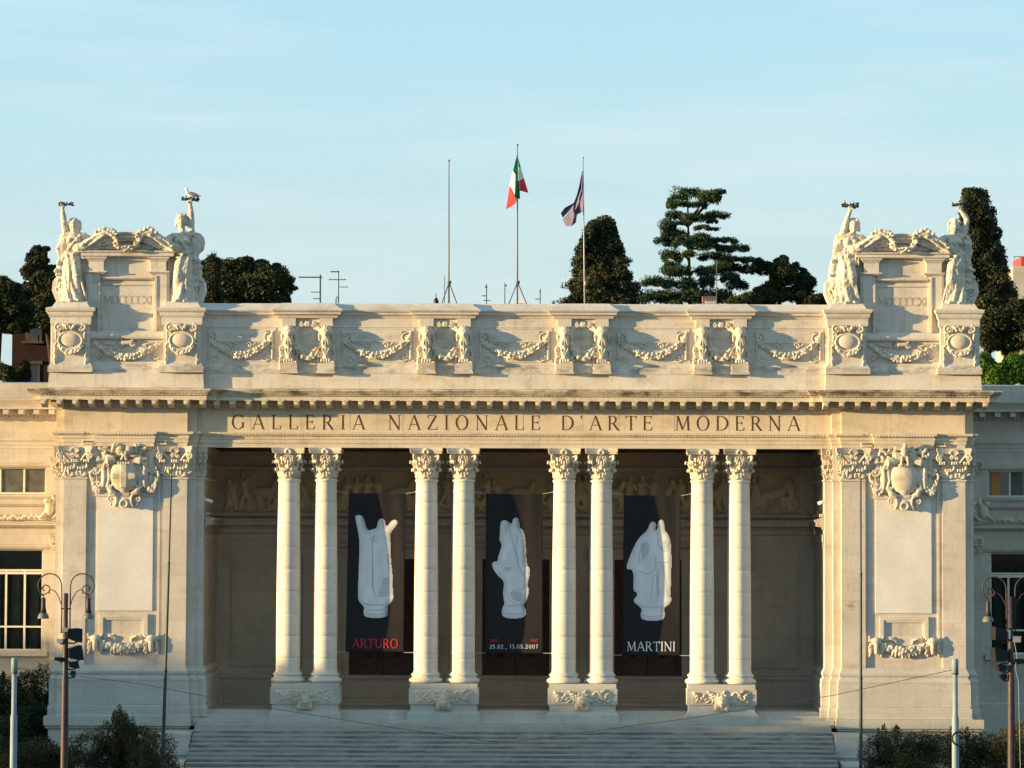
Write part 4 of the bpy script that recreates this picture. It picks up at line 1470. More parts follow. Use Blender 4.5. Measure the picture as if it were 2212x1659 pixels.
def panel_garland(w=1.38):
    mb = MB()
    rng = random.Random(14)
    mb.box(-w + 0.02, -w + 0.1, 0.0, 0.05, -0.6, 0.6)
    swag(mb, -w + 0.10, 0.24, w - 0.10, 0.30, 0.64, 0.09, 0.155, y=-0.05, n=32, rng=rng)
    for x in (-0.05, 0.0, 0.05):
        mb.tube([(x, -0.05, -0.46), (x, -0.19, -0.335), (x, -0.05, -0.21)], 0.026, 6)
    for s in (-1, 1):
        spiral(mb, (s * (w - 0.22), -0.04, 0.32), 0.20, 1.6, 0.04, start=PI / 2, d=s)
        mb.tube([(s * (w - 0.04), -0.05, 0.60), (s * (w - 0.10), -0.08, 0.4), (s * (w - 0.06), -0.05, 0.2)], [0.04, 0.06, 0.03], 6)
        for i in range(9):
            mb.ell((s * (w - 0.07), -0.05, 0.12 - 0.075 * i), (0.055, 0.05, 0.06), sub=1)
        spiral(mb, (s * (w - 0.32), -0.03, -0.42), 0.13, 1.4, 0.03, start=0.0, d=s)
        mb.tube([(s * (w - 0.18), -0.03, -0.52), (s * (w - 0.35), -0.04, -0.60), (s * (w - 0.55), -0.03, -0.52)], [0.03, 0.035, 0.015], 6)
        spiral(mb, (s * 0.36, -0.05, 0.02), 0.13, 1.2, 0.034, start=PI * 0.9 if s > 0 else 0.1, d=-s)
        mb.tube([(s * 0.5, -0.04, 0.02), (s * 0.62, -0.06, 0.12), (s * 0.85, -0.03, 0.08)], [0.03, 0.03, 0.012], 6)
    return sculpt(mb, M['stone_carve'], 0.018, 1, 'garland')


lb_me, oc_me, pg_me = lion_bracket(), oval_cartouche(), panel_garland()
for c in BR:
    for q in (-1, 1):
        link('lion_bracket', lb_me, at, (c + q * 0.72, A0 - 0.08, 13.38))
    link('oval_cartouche', oc_me, at, (c, A0 - 0.10, 14.28)).scale = (1.06, 0.8, 1.0)
for x0, x1 in BAYS:
    o = link('garland', pg_me, at, ((x0 + x1) / 2, A0, 14.06))
    o.scale = ((x1 - x0) / 3.0, 1, 1)
nm = MB()
letters(nm, 'LEONARDO', -11.35, -10.0, 14.36, 0.17, lambda x, z: A0 - 0.052, K=0.10, T=0.06)
nm.build('name_inscription', M['letter_pale'], at, fix=False)

# ==================================================================== END PAVILIONS OF THE ATTIC


def pavilion_shield():
    mb = MB()
    rng = random.Random(17)
    mb.box(-0.42, 0.42, -0.05, 0.08, -0.35, 0.45)
    n = 30
    mb.tube([(0.46 * math.cos(2 * PI * i / n), -0.10, -0.08 + 0.34 * math.sin(2 * PI * i / n)) for i in range(n + 1)], 0.055, 7)
    mb.ell((0, -0.07, -0.03), (0.40, 0.12, 0.31), sub=3)
    for s in (-1, 1):
        spiral(mb, (s * 0.44, -0.17, 0.42), 0.17, 1.6, 0.05, start=PI / 2, d=-s)
        mb.tube([(s * 0.3, -0.15, 0.52), (s * 0.15, -0.2, 0.48), (s * 0.1, -0.18, 0.34)], [0.07, 0.08, 0.06], 7)
        mb.tube([(s * 0.58, -0.10, 0.35), (s * 0.54, -0.12, 0.1), (s * 0.56, -0.08, -0.1)], [0.04, 0.05, 0.03], 6)
        for i in range(10):
            mb.ell((s * (0.60 + 0.02 * math.sin(i * 2)), -0.05, -0.22 - 0.085 * i), (0.06, 0.05, 0.06), sub=1)
    for i in range(5):
        mb.ell((-0.14 + 0.07 * i, -0.2, 0.44 + 0.05 * math.sin(i * 1.7)), (0.06, 0.07, 0.10), sub=1)
    swag(mb, -0.52, -0.20, 0.52, -0.20, 0.36, 0.06, 0.10, y=-0.09, n=14, rng=rng)
    return sculpt(mb, M['stone_carve'], 0.018, 1, 'shield')


def pavilion_swag():
    mb = MB()
    rng = random.Random(19)
    mb.box(-0.4, 0.4, 0.0, 0.05, 0.2, 0.4)
    swag(mb, -1.22, 0.28, 1.22, 0.28, 0.54, 0.09, 0.155, y=-0.06, n=28, rng=rng)
    for x in (-0.05, 0.05):
        mb.tube([(x, -0.05, -0.38), (x, -0.2, -0.25), (x, -0.05, -0.12)], 0.03, 6)
    for s in (-1, 1):
        spiral(mb, (s * 0.25, -0.10, 0.26), 0.13, 1.4, 0.05, start=PI / 2, d=s)
        spiral(mb, (s * 0.62, -0.05, 0.10), 0.12, 1.3, 0.035, start=0.0, d=s)
        spiral(mb, (s * 1.10, -0.04, -0.22), 0.13, 1.4, 0.035, start=0.0, d=-s)
        mb.tube([(s * 0.5, -0.04, 0.22), (s * 0.8, -0.06, 0.26), (s * 1.05, -0.04, 0.36)], [0.03, 0.04, 0.02], 6)
    mb.tube([(-0.2, -0.09, 0.3), (0.2, -0.09, 0.3)], [0.09, 0.09], 8)
    return sculpt(mb, M['stone_carve'], 0.018, 1, 'garland')


def pediment_carving():
    """wreath of fruit hanging from two draped knots, foliage in the tympanum; origin at base centre"""
    mb = MB()
    rng = random.Random(23)
    mb.box(-1.3, 1.3, -0.02, 0.06, 0.08, 0.3)
    for s in (-1, 1):
        # drapery bundle thrown over the arch
        mb.tube([(s * 1.95, 0.06, 0.10), (s * 1.7, 0.02, 0.20), (s * 1.38, -0.06, 0.42), (s * 1.1, -0.12, 0.66), (s * 0.86, -0.16, 0.82), (s * 0.58, -0.2, 0.78)], [0.24, 0.24, 0.21, 0.20, 0.20, 0.16], 10)
        mb.ell((s * 0.58, -0.2, 0.86), (0.18, 0.16, 0.17)); mb.ell((s * 1.95, 0.06, 0.10), (0.24, 0.2, 0.24))
        for i in range(5):
            mb.tube([(s * 1.8, -0.16, 0.04 + 0.07 * i), (s * 1.35, -0.26 + 0.03 * i, 0.30 + 0.07 * i), (s * 0.85, -0.32, 0.72 + 0.06 * i)], [0.03, 0.05, 0.04], 6)
        for i in range(16):
            t = rng.random()
            mb.ell((s * (0.45 + 0.75 * t), -0.26 + rng.uniform(-.06, .06), 0.80 + 0.22 * math.sin(PI * t) + rng.uniform(-.08, .08)), rng.uniform(.06, .11), sub=1)
        for i in range(10):
            t = i / 9
            mb.ell((s * (0.52 - 0.12 * t + rng.uniform(-.05, .05)), -0.24, 0.85 - 0.62 * t), (0.10, 0.10, 0.09), sub=1)
            mb.ell((s * (0.50 - 0.12 * t + rng.uniform(-.1, .1)), -0.32, 0.82 - 0.6 * t), rng.uniform(.05, .08), sub=1)
        for i in range(5):
            mb.ell((s * (0.65 + 0.14 * i), -0.10, 0.36 - 0.05 * i + rng.uniform(-.04, .04)), (0.11, 0.09, 0.09), sub=1)
        spiral(mb, (s * 0.72, -0.10, 0.40), 0.15, 1.3, 0.045, start=0.0, d=s)
        # leaf swag running down along the arch to the statue
        for i in range(15):
            t = i / 14
            a = R(62 - 46 * t)
            mb.ell((s * (0.62 + 1.12 * t), -0.20, 0.84 - 0.58 * t * t - 0.06 * t), (0.10, 0.09, 0.06), rot=(0, s * 0.6, 0), sub=1)
            mb.ell((s * (0.62 + 1.12 * t) + rng.uniform(-.04, .04), -0.27, 0.84 - 0.58 * t * t - 0.06 * t), 0.05, sub=1)
    swag(mb, -0.42, 0.26, 0.42, 0.26, 0.20, 0.10, 0.13, y=-0.26, n=10, rng=rng, bump=1.3)
    mb.tube([(-0.12, -0.1, 0.78), (0.12, -0.1, 0.78)], 0.05, 6)
    mb.box(-0.08, 0.08, -0.12, 0.0, 0.5, 0.78)
    return sculpt(mb, M['stone_statue'], 0.02, 1, 'pediment_carving', disp=0.03, dscale=6.0)


ps_me, pw_me, pc_me = pavilion_shield(), pavilion_swag(), pediment_carving()
PAV_C = 15.0


def build_pavilion(s):
    pv = link('roof_pavilion', None, gallery)
    xc = s * PAV_C
    m = MB()

    def XB(x0, x1, *a):
        m.box(xc + x0, xc + x1, *a)
    # stepped base
    m.sweep([(xc - 2.98, 2.6), (xc - 2.98, -0.28), (xc + 2.98, -0.28), (xc + 2.98, 2.6)],
            [(0.0, 12.36), (0.04, 12.40), (0.0, 12.97), (-0.12, 13.0), (-0.12, 13.16), (-0.16, 13.20), (-0.18, 13.30), (-0.4, 13.42)])
    # podiums carrying the statues
    for q in (-1, 1):
        p = 2.15 * q
        m.box(xc + p - 0.72, xc + p + 0.72, -0.32, 2.4, 13.0, 15.2)
        m.sweep([(xc + p - 0.72, 2.4), (xc + p - 0.72, -0.32), (xc + p + 0.72, -0.32), (xc + p + 0.72, 2.4)],
                [(-0.05, 12.99), (0.14, 13.0), (0.14, 13.22), (0.10, 13.26), (0.04, 13.36), (0.0, 13.44), (-0.05, 13.46)])
        m.sweep([(xc + p - 0.72, 2.4), (xc + p - 0.72, -0.32), (xc + p + 0.72, -0.32), (xc + p + 0.72, 2.4)],
                [(-0.05, 14.78), (0.0, 14.78), (0.05, 14.84), (0.07, 14.9), (0.07, 15.12), (0.11, 15.16), (0.14, 15.24), (0.14, 15.31), (0.20, 15.36), (0.23, 15.44), (0.23, 15.48), (-0.05, 15.55)])
        # plinth under the feet, sloping shoulders
        m.taper(xc + p - 0.74, xc + p + 0.74, -0.42, 1.2, 15.5, 15.72, 0.14, 0.08)
        # outer return block, set back
        o = 2.78 * q
        m.box(xc + o - 0.2, xc + o + 0.2, 0.0, 2.4, 13.0, 15.3)
        m.sweep([(xc + o - 0.2, 2.4), (xc + o - 0.2, 0.0), (xc + o + 0.2, 0.0), (xc + o + 0.2, 2.4)],
                [(-0.05, 15.1), (0.05, 15.14), (0.08, 15.24), (0.16, 15.36), (0.18, 15.44), (-0.05, 15.55)])
    # centre field: lower recess with garland, upper tablet
    m.box(xc - 1.5, xc + 1.5, 0.02, 2.3, 13.0, 17.5)
    m.box(xc - 1.45, xc + 1.45, -0.10, 0.03, 13.30, 13.42)
    m.sweep([(xc - 1.44, 0.06), (xc - 1.44, -0.10), (xc + 1.44, -0.10), (xc + 1.44, 0.06)],
            [(-0.03, 14.30), (0.0, 14.30), (0.05, 14.36), (0.05, 14.44), (-0.01, 14.62), (-0.03, 14.62)])
    # aedicule: pilaster strips with capitals, eared frame
    for q in (-1, 1):
        for (a, b, y, z0, z1) in ((1.12, 1.52, -0.12, 15.5, 16.954), (1.24, 1.62, -0.06, 15.5, 16.874)):
            x0, x1 = sorted((xc + q * a, xc + q * b))
            m.box(x0, x1, y, 0.03, z0, z1)
        x0, x1 = sorted((xc + q * 0.92, xc + q * 1.50))
        m.box(x0, x1, -0.20, 0.03, 16.938, 17.455)
        m.sweep([(x0, 0.03), (x0, -0.12), (x1, -0.12), (x1, 0.03)], [(-0.02, 16.809), (0.0, 16.809), (0.08, 16.874), (0.12, 16.890), (0.12, 16.938), (-0.02, 16.954)])
        m.sweep([(x0, 0.03), (x0, -0.20), (x1, -0.20), (x1, 0.03)], [(-0.02, 17.294), (0.0, 17.294), (0.06, 17.375), (0.12, 17.439), (0.12, 17.480), (-0.02, 17.488)])
        x0, x1 = sorted((xc + q * 1.06, xc + q * 1.14))
        m.box(x0, x1, -0.15, 0.03, 14.6, 16.760)
    m.sweep([(xc - 0.92, 0.03), (xc - 0.92, -0.06), (xc + 0.92, -0.06), (xc + 0.92, 0.03)],
            [(-0.02, 16.599), (0.0, 16.599), (0.08, 16.655), (0.08, 16.688), (0.0, 16.728), (-0.02, 16.728)])
    XB(-1.05, 1.05, -0.035, 0.03, 16.405, 16.453)
    for q in (-1, 1):
        x0, x1 = sorted((xc + q * 0.99, xc + q * 1.05))
        m.box(x0, x1, -0.034, 0.03, 14.66, 16.405)
    # horizontal cornice of the pediment
    m.sweep([(xc - 1.62, 2.2), (xc - 1.62, -0.10), (xc + 1.62, -0.10), (xc + 1.62, 2.2)],
            [(-0.1, 17.480), (0.0, 17.480), (0.10, 17.504), (0.18, 17.520), (0.18, 17.625), (0.24, 17.657), (0.26, 17.714), (-0.1, 17.738)])
    # segmental arch
    n = 24
    hw, hgt = 1.80, 0.72
    rad = (hw * hw + hgt * hgt) / (2 * hgt)
    a0 = math.asin(hw / rad)
    zc = 17.72 + hgt - rad
    bands = [(rad - 0.36, -0.12), (rad - 0.34, -0.22), (rad - 0.24, -0.22), (rad - 0.22, -0.30), (rad - 0.10, -0.30), (rad - 0.08, -0.38), (rad, -0.40), (rad, 1.6), (rad - 0.36, 1.6)]
    kb = len(bands)
    vs, fs = [], []
    for i in range(n + 1):
        a = -a0 + 2 * a0 * i / n
        for r_, y in bands:
            vs.append((xc + r_ * math.sin(a), y, max(17.69, zc + r_ * math.cos(a))))
    for i in range(n):
        for j in range(kb):
            fs.append((i * kb + j, (i + 1) * kb + j, (i + 1) * kb + (j + 1) % kb, i * kb + (j + 1) % kb))
    fs.append(list(range(kb))); fs.append([n * kb + j for j in range(kb)][::-1])
    m.add(vs, fs)
    ar = [(xc + (rad - 0.2) * math.sin(-a0 + 2 * a0 * i / n), max(17.69, zc + (rad - 0.2) * math.cos(-a0 + 2 * a0 * i / n))) for i in range(n + 1)]
    m.poly_prism(ar, -0.06, 1.5)
    # console scrolls behind the statues
    for q in (-1, 1):
        x = xc + q * 2.62
        pts = [(x + q * 0.0, 17.45), (x + q * 0.02, 17.0), (x + q * 0.10, 16.85), (x + q * 0.33, 16.55), (x + q * 0.36, 16.2), (x + q * 0.24, 15.9), (x + q * 0.1, 15.6), (x - q * 1.1, 15.6), (x - q * 1.1, 17.45)]
        m.poly_prism(pts, 0.15, 0.9)
    m.build('pavilion_wall', M['stone_attic'], pv)
    for q in (-1, 1):
        link('shield', ps_me, pv, (xc + 2.15 * q, -0.32, 14.30))
    link('garland', pw_me, pv, (xc, 0.02, 13.86))
    o = link('pediment_carving', pc_me, pv, (xc, -0.16, 17.73))
    o.scale = (1.0, 1.0, 0.82)
    for q in (-1, 1):
        sc = MB()
        spiral(sc, (xc + q * 2.66, 0.12, 16.26), 0.24, 1.7, 0.05, start=PI / 2, d=q)
        link('console_scroll', sculpt(sc, M['stone_carve'], 0.025, 1), pv)
    im = MB()
    letters(im, 'MDCCCCXI', xc - 0.95, xc + 0.95, 15.66, 0.33, lambda x, z: 0.016, K=0.12, T=0.06)
    im.build('date_inscription', M['letter_pale'], pv, fix=False)
    return pv


pav_left = build_pavilion(-1)
pav_right = build_pavilion(1)

# ==================================================================== WINGS
WY = 8.6


def wall_grid(mb, x0, x1, z0, z1, holes, y, thick, mi=0):
    xs = sorted({x0, x1, *[h[0] for h in holes], *[h[1] for h in holes]})
    zs = sorted({z0, z1, *[h[2] for h in holes], *[h[3] for h in holes]})
    for i in range(len(xs) - 1):
        for j in range(len(zs) - 1):
            cx, cz = (xs[i] + xs[i + 1]) / 2, (zs[j] + zs[j + 1]) / 2
            if any(h[0] < cx < h[1] and h[2] < cz < h[3] for h in holes):
                continue
            mb.box(xs[i], xs[i + 1], y, y + thick, zs[j], zs[j + 1], mi)


def build_wing(s):
    wing = link('wing', None, gallery)
    # openings measured on the photograph (left wing), mirrored for the right
    _, uz1 = P(50, 1009, WY); ux, uz0 = P(98, 1067, WY)
    _, lz1 = P(50, 1186, WY); lx, lz0 = P(90, 1406, WY)
    uin, lin = abs(ux), abs(lx)                        # inner edges
    far = 34.0
    holes = []
    spans = []
    for k in range(3):
        o = k * 5.2
        holes += [(uin + o, uin + o + 3.1, uz0, uz1), (lin + o, lin + o + 3.1, lz0, lz1)]
    if s < 0:
        H = [(-b, -a, c, d) for a, b, c, d in holes]
    else:
        H = holes
    w = MB()
    xa, xb = (-far, -17.6) if s < 0 else (17.6, far)
    wall_grid(w, xa, xb, -3.2, 12.2, H, WY, 0.5)
    path = [(xa, WY - 0.012), (xb, WY - 0.012)]
    w.sweep(path, [(-0.02, 10.12)] + [(a, b) for a, b in arch[1:]] + frieze + corona)
    n = int((xb - xa) / 0.62)
    for i in range(n):
        x = xa + (i + 0.5) * (xb - xa) / n
        w.box(x - 0.11, x + 0.11, WY - 0.76, WY - 0.1, 11.70, 11.925)
    n = int((xb - xa) / 0.17)
    for i in range(n):
        x = xa + (i + 0.5) * (xb - xa) / n
        w.taper(x - 0.055, x + 0.055, WY - 0.165, WY - 0.02, 11.575, 11.675, 0.012, 0.0)
    # parapet above the gutter
    w.box(xa, xb, WY - 0.3, WY + 0.6, 12.38, 13.0)
    # string courses: window sill cornice, swag ledge, lower cornice
    for z, d in ((P(20, 1072, WY)[1], 0.10), (P(20, 1088, WY)[1], 0.16), (P(20, 1134, WY)[1], 0.28), (P(20, 1180, WY)[1], 0.10)):
        w.sweep(path, [(-0.02, z - 0.12), (d * 0.4, z - 0.1), (d, z), (d, z + 0.06), (-0.02, z + 0.09)])
    z = P(20, 1004, WY)[1]
    w.sweep(path, [(-0.02, z - 0.06), (0.06, z - 0.04), (0.08, z + 0.05), (-0.02, z + 0.07)])
    w.sweep(path, [(-0.02, 1.0), (0.12, 1.02), (0.12, 0.0), (0.22, -0.1), (0.22, -3.2)])
    # pilasters next to the corner block
    for k in range(3):
        for c in (uin - 0.52 + 5.2 * k,):
            x0, x1 = sorted((s * (c - 0.25), s * (c + 0.25)))
            w.box(x0, x1, WY - 0.12, WY + 0.02, 7.3, 10.1)
        c = lin - 0.62 + 5.2 * k
        x0, x1 = sorted((s * (c - 0.3), s * (c + 0.3)))
        w.box(x0, x1, WY - 0.10, WY + 0.02, 1.0, 6.9)
    w.build('wing_wall', M['stone_wing'], wing)
    # carved strip of laurel with a winged griffin at the end
    lz = P(20, 1113, WY)[1]
    g = MB()
    rng = random.Random(40)
    L = 9.0
    for i in range(90):
        g.ell((-(i + 0.5) * L / 90, -0.06, rng.uniform(-.05, .05)), (0.07, 0.07, 0.12), rot=(0, rng.uniform(-1, 1), 0), sub=1)
    g.box(-L, 0, -0.03, 0.05, -0.13, 0.10)
    for q in (0.2, -0.35):
        g.ell((q, -0.16, 0.35), (0.2, 0.14, 0.32)); g.ell((q - 0.12, -0.2, 0.68), (0.12, 0.11, 0.13))
        g.tube([(q + 0.05, -0.12, 0.5), (q + 0.22, -0.12, 0.8), (q + 0.12, -0.1, 0.92)], [0.1, 0.12, 0.04], 7)
        g.tube([(q - 0.1, -0.18, 0.25), (q - 0.3, -0.2, 0.05), (q - 0.42, -0.15, -0.05)], [0.09, 0.07, 0.05], 7)
    ge = sculpt(g, M['stone_carve'], 0.03, 1, 'laurel_frieze')
    o = link('laurel_frieze', ge, wing, (s * (uin - 0.55), WY - 0.04, lz - 0.08))
    if s > 0:
        o.scale.x = -1
    # capital blocks
    for z, c, sc in ((9.9, uin - 0.52, 0.6), (6.75, lin - 0.62, 0.62)):
        o = link('pilaster_capital', pcap_me, wing, (s * c, WY - 0.1, z - 1.1 * sc))
        o.scale = (sc * 0.8, sc, sc)
    # windows
    for k in range(3 if s < 0 else 2):
        o = 5.2 * k
        for (a, z0, z1, upper) in ((uin + o, uz0, uz1, True), (lin + o, lz0, lz1, False)):
            if not upper and k > 0 and s > 0:
                pass
            win = link('window', None, gallery)
            x0, x1 = sorted((s * a, s * (a + 3.1)))
            fr = MB(); gl = MB(); bl = MB()
            y = WY + 0.30
            t = 0.07
            fr.box(x0, x1, y - 0.04, y + 0.08, z0, z0 + t); fr.box(x0, x1, y - 0.04, y + 0.08, z1 - t, z1)
            fr.box(x0, x0 + t, y - 0.041, y + 0.08, z0 + t, z1 - t); fr.box(x1 - t, x1, y - 0.041, y + 0.08, z0 + t, z1 - t)
            if upper:
                for q in (0.30, 0.62):
                    xx = x0 + (x1 - x0) * (q if s > 0 else 1 - q)
                    fr.box(xx - 0.04, xx + 0.04, y - 0.042, y + 0.08, z0 + t, z1 - t)
                gl.box(x0, x1, y + 0.02, y + 0.04, z0 + t, z1 - t)
                if s < 0:
                    bl.box(x0 + 0.1, x1 - 0.1, y - 0.005, y + 0.018, z0 + t, z1 - t)
                    bl.build('blind', M['blind'], win)
                else:
                    xx = x0 + (x1 - x0) * 0.06
                    bl.box(xx, xx + 0.34, y - 0.02, y + 0.015, z0 + t, z1 - t)
                    bl.build('shutter', M['shutter_orange'], win)
                    b2 = MB(); b2.box(x0 + 1.0, x0 + 1.45, y - 0.015, y + 0.012, z0 + t, z1 - t); b2.build('blind', M['blind'], win)
            else:
                zt = z0 + (z1 - z0) * 0.765
                for zz, tt in ((zt, 0.11), (z0 + (z1 - z0) * 0.875 + 0.0, 0.0), (z0 + (z1 - z0) * 0.235, 0.07)):
                    if tt:
                        fr.box(x0 + t, x1 - t, y - 0.043, y + 0.08, zz - tt / 2, zz + tt / 2)
                zb = z0 + (z1 - z0) * 0.885
                zm = z0 + (z1 - z0) * 0.885
                fr.box(x0 + t, x1 - t, y - 0.044, y + 0.08, zm - 0.05 - 0.28, zm + 0.02 - 0.28) if False else None
                for q in range(1, 4):
                    xx = x0 + (x1 - x0) * q / 4
                    fr.box(xx - 0.04, xx + 0.04, y - 0.045, y + 0.08, z0 + t, z1 - t - (z1 - z0) * 0.20)
                zz = z1 - t - (z1 - z0) * 0.20
                fr.box(x0 + t, x1 - t, y - 0.046, y + 0.08, zz, zz + 0.07)
                gl.box(x0, x1, y + 0.02, y + 0.04, z0 + t, z1 - t)
                cu = MB()
                for q in range(4):
                    xx = x0 + (x1 - x0) * (q + 0.3) / 4
                    for i in range(5):
                        cu.tube([(xx + 0.07 * i, y + 0.14, z0 + 0.1), (xx + 0.06 * i, y + 0.14, zt)], 0.045, 6)
                cu.build('curtain', M['curtain'], win)
                si = MB()
                si.box(x0 - 0.25, x1 + 0.25, WY - 0.16, WY + 0.28, z0 - 0.22, z0 - 0.004)
                si.build('sill', M['stone_wing'], win)
            fr.build('frame', M['frame'], win)
            gl.build('pane', M['glass'] if upper else M['clear_glass'], win)
    rb = MB(); rb.box(xa, xb, WY + 1.6, WY + 1.8, -1.0, 12.0); rb.box(xa, xb, WY + 0.5, WY + 1.6, 6.8, 7.0)
    rb.build('room_wall', M['ceiling'], wing)
    # sloping lead roof behind the parapet
    rf_ = MB()
    rf_.add([(xa, WY + 0.4, 12.95), (xb, WY + 0.4, 12.95), (xb, WY + 9, 13.5), (xa, WY + 9, 13.5), (xa, WY + 9, 12.0), (xb, WY + 9, 12.0), (xb, WY + 0.4, 12.0), (xa, WY + 0.4, 12.0)],
            [(0, 1, 2, 3), (3, 2, 5, 4), (4, 5, 6, 7), (7, 6, 1, 0), (0, 3, 4, 7), (1, 6, 5, 2)])
    rf_.build('wing_roof', M['lead'], wing)
    return wing


wing_left = build_wing(-1)
wing_right = build_wing(1)
body = MB()
body.box(-17.55, 17.55, BW + 0.52, 22.0, -3.2, 12.28)
body.box(-17.4, 17.4, 2.7, 22.0, 12.45, 12.6)
body.build('rear_block', M['stone_wing'], gallery)

# ==================================================================== GROUND, STEPS
def height(x, y):
    def ss(a, b, t):
        t = min(1, max(0, (t - a) / (b - a)))
        return t * t * (3 - 2 * t)
    return -3.2 + 13.2 * ss(26, 62, y) + 9.0 * ss(70, 400, y) + 8.2 * ss(-78, -112, y) if y < -78 else \
        -3.2 + 13.2 * ss(26, 62, y) + 9.0 * ss(70, 400, y)


g = MB()
ys = [-600, -300, -160, -118, -112, -104, -96, -88, -80, -70, -40, 0, 26, 32, 38, 44, 50, 56, 62, 70, 120, 200, 400, 1500, 4000]
xs = [-4000, -1200, -400, -150, -60, -20, 20, 60, 150, 400, 1200, 4000]
for y in ys:
    for x in xs:
        t = min(1, max(0, (-78 - y) / 34))
        z = -3.2 + 8.2 * t * t * (3 - 2 * t) if y < -78 else height(x, y)
        g.v.append((x, y, z))
nx = len(xs)
for j in range(len(ys) - 1):
    for i in range(nx - 1):
        g.f.append((j * nx + i, j * nx + i + 1, (j + 1) * nx + i + 1, (j + 1) * nx + i)); g.mi.append(0)
tag(g.build('ground', M['soil'], smooth=True), kind='structure')
r_ = MB(); r_.box(-400, 400, -66, -34, -3.3, -3.19)
tag(r_.build('road', M['asphalt']), kind='structure')
for y0, y1, nme in ((-34, -20, 'pavement'), (-70, -66, 'pavement')):
    pvm = MB(); pvm.box(-400, 400, y0 + 0.2, y1, -3.3, -3.06)
    tag(pvm.build(nme, M['paving']), kind='structure')
for y in (-33.9, -66.1):
    kb_ = MB(); kb_.box(-400, 400, y - 0.1, y + 0.1 - 0.004, -3.3, -3.05)
    tag(kb_.build('kerb', M['kerb']), kind='structure')

stp = MB()
stp.box(-12.05, 12.05, -1.95, -0.30, -3.2, -0.46)
z = -0.46
y = -1.95
i = 0
while z - 0.153 > -3.1:
    z -= 0.153
    stp.box(-12.05, 12.05, y - 0.36, y + 0.002, -3.25, z - 0.05, 1)
    stp.box(-12.05, 12.05, y - 0.372, y + 0.001, z - 0.05 + 0.0005, z)
    y -= 0.36
    i += 1
# worn steps: pale noses, dark weathered risers
tag(stp.build('steps', [M['stone_step'], M['stone_riser']]), kind='structure')
for s in (-1, 1):
    ch = thing('stair_side_wall', 'weathered stone block wall on the %s side of the wide front steps' % ('left' if s < 0 else 'right'), 'wall',
               group='walls beside the front steps')
    m = MB()
    x0, x1 = (-13.30, -12.08) if s < 0 else (12.08, 13.30)
    m.box(x0, x1, -3.4, -0.62, -3.2, -1.5)
    m.taper(x0 - 0.02, x1, -3.46, -0.60, -1.5, -0.72, 0.03, 0.03)
    m.build('upper_block', M['stone_base'], ch)
    m = MB()
    m.box(x0 + 0.1, x1 - 0.004, -8.4, -3.402, -3.2, -2.4)
    m.taper(x0 + 0.08, x1 - 0.002, -6.2, -3.47, -2.4, -1.62, 0.02, 0.02)
    m.build('lower_block', M['stone_base'], ch)

# ==================================================================== STATUES


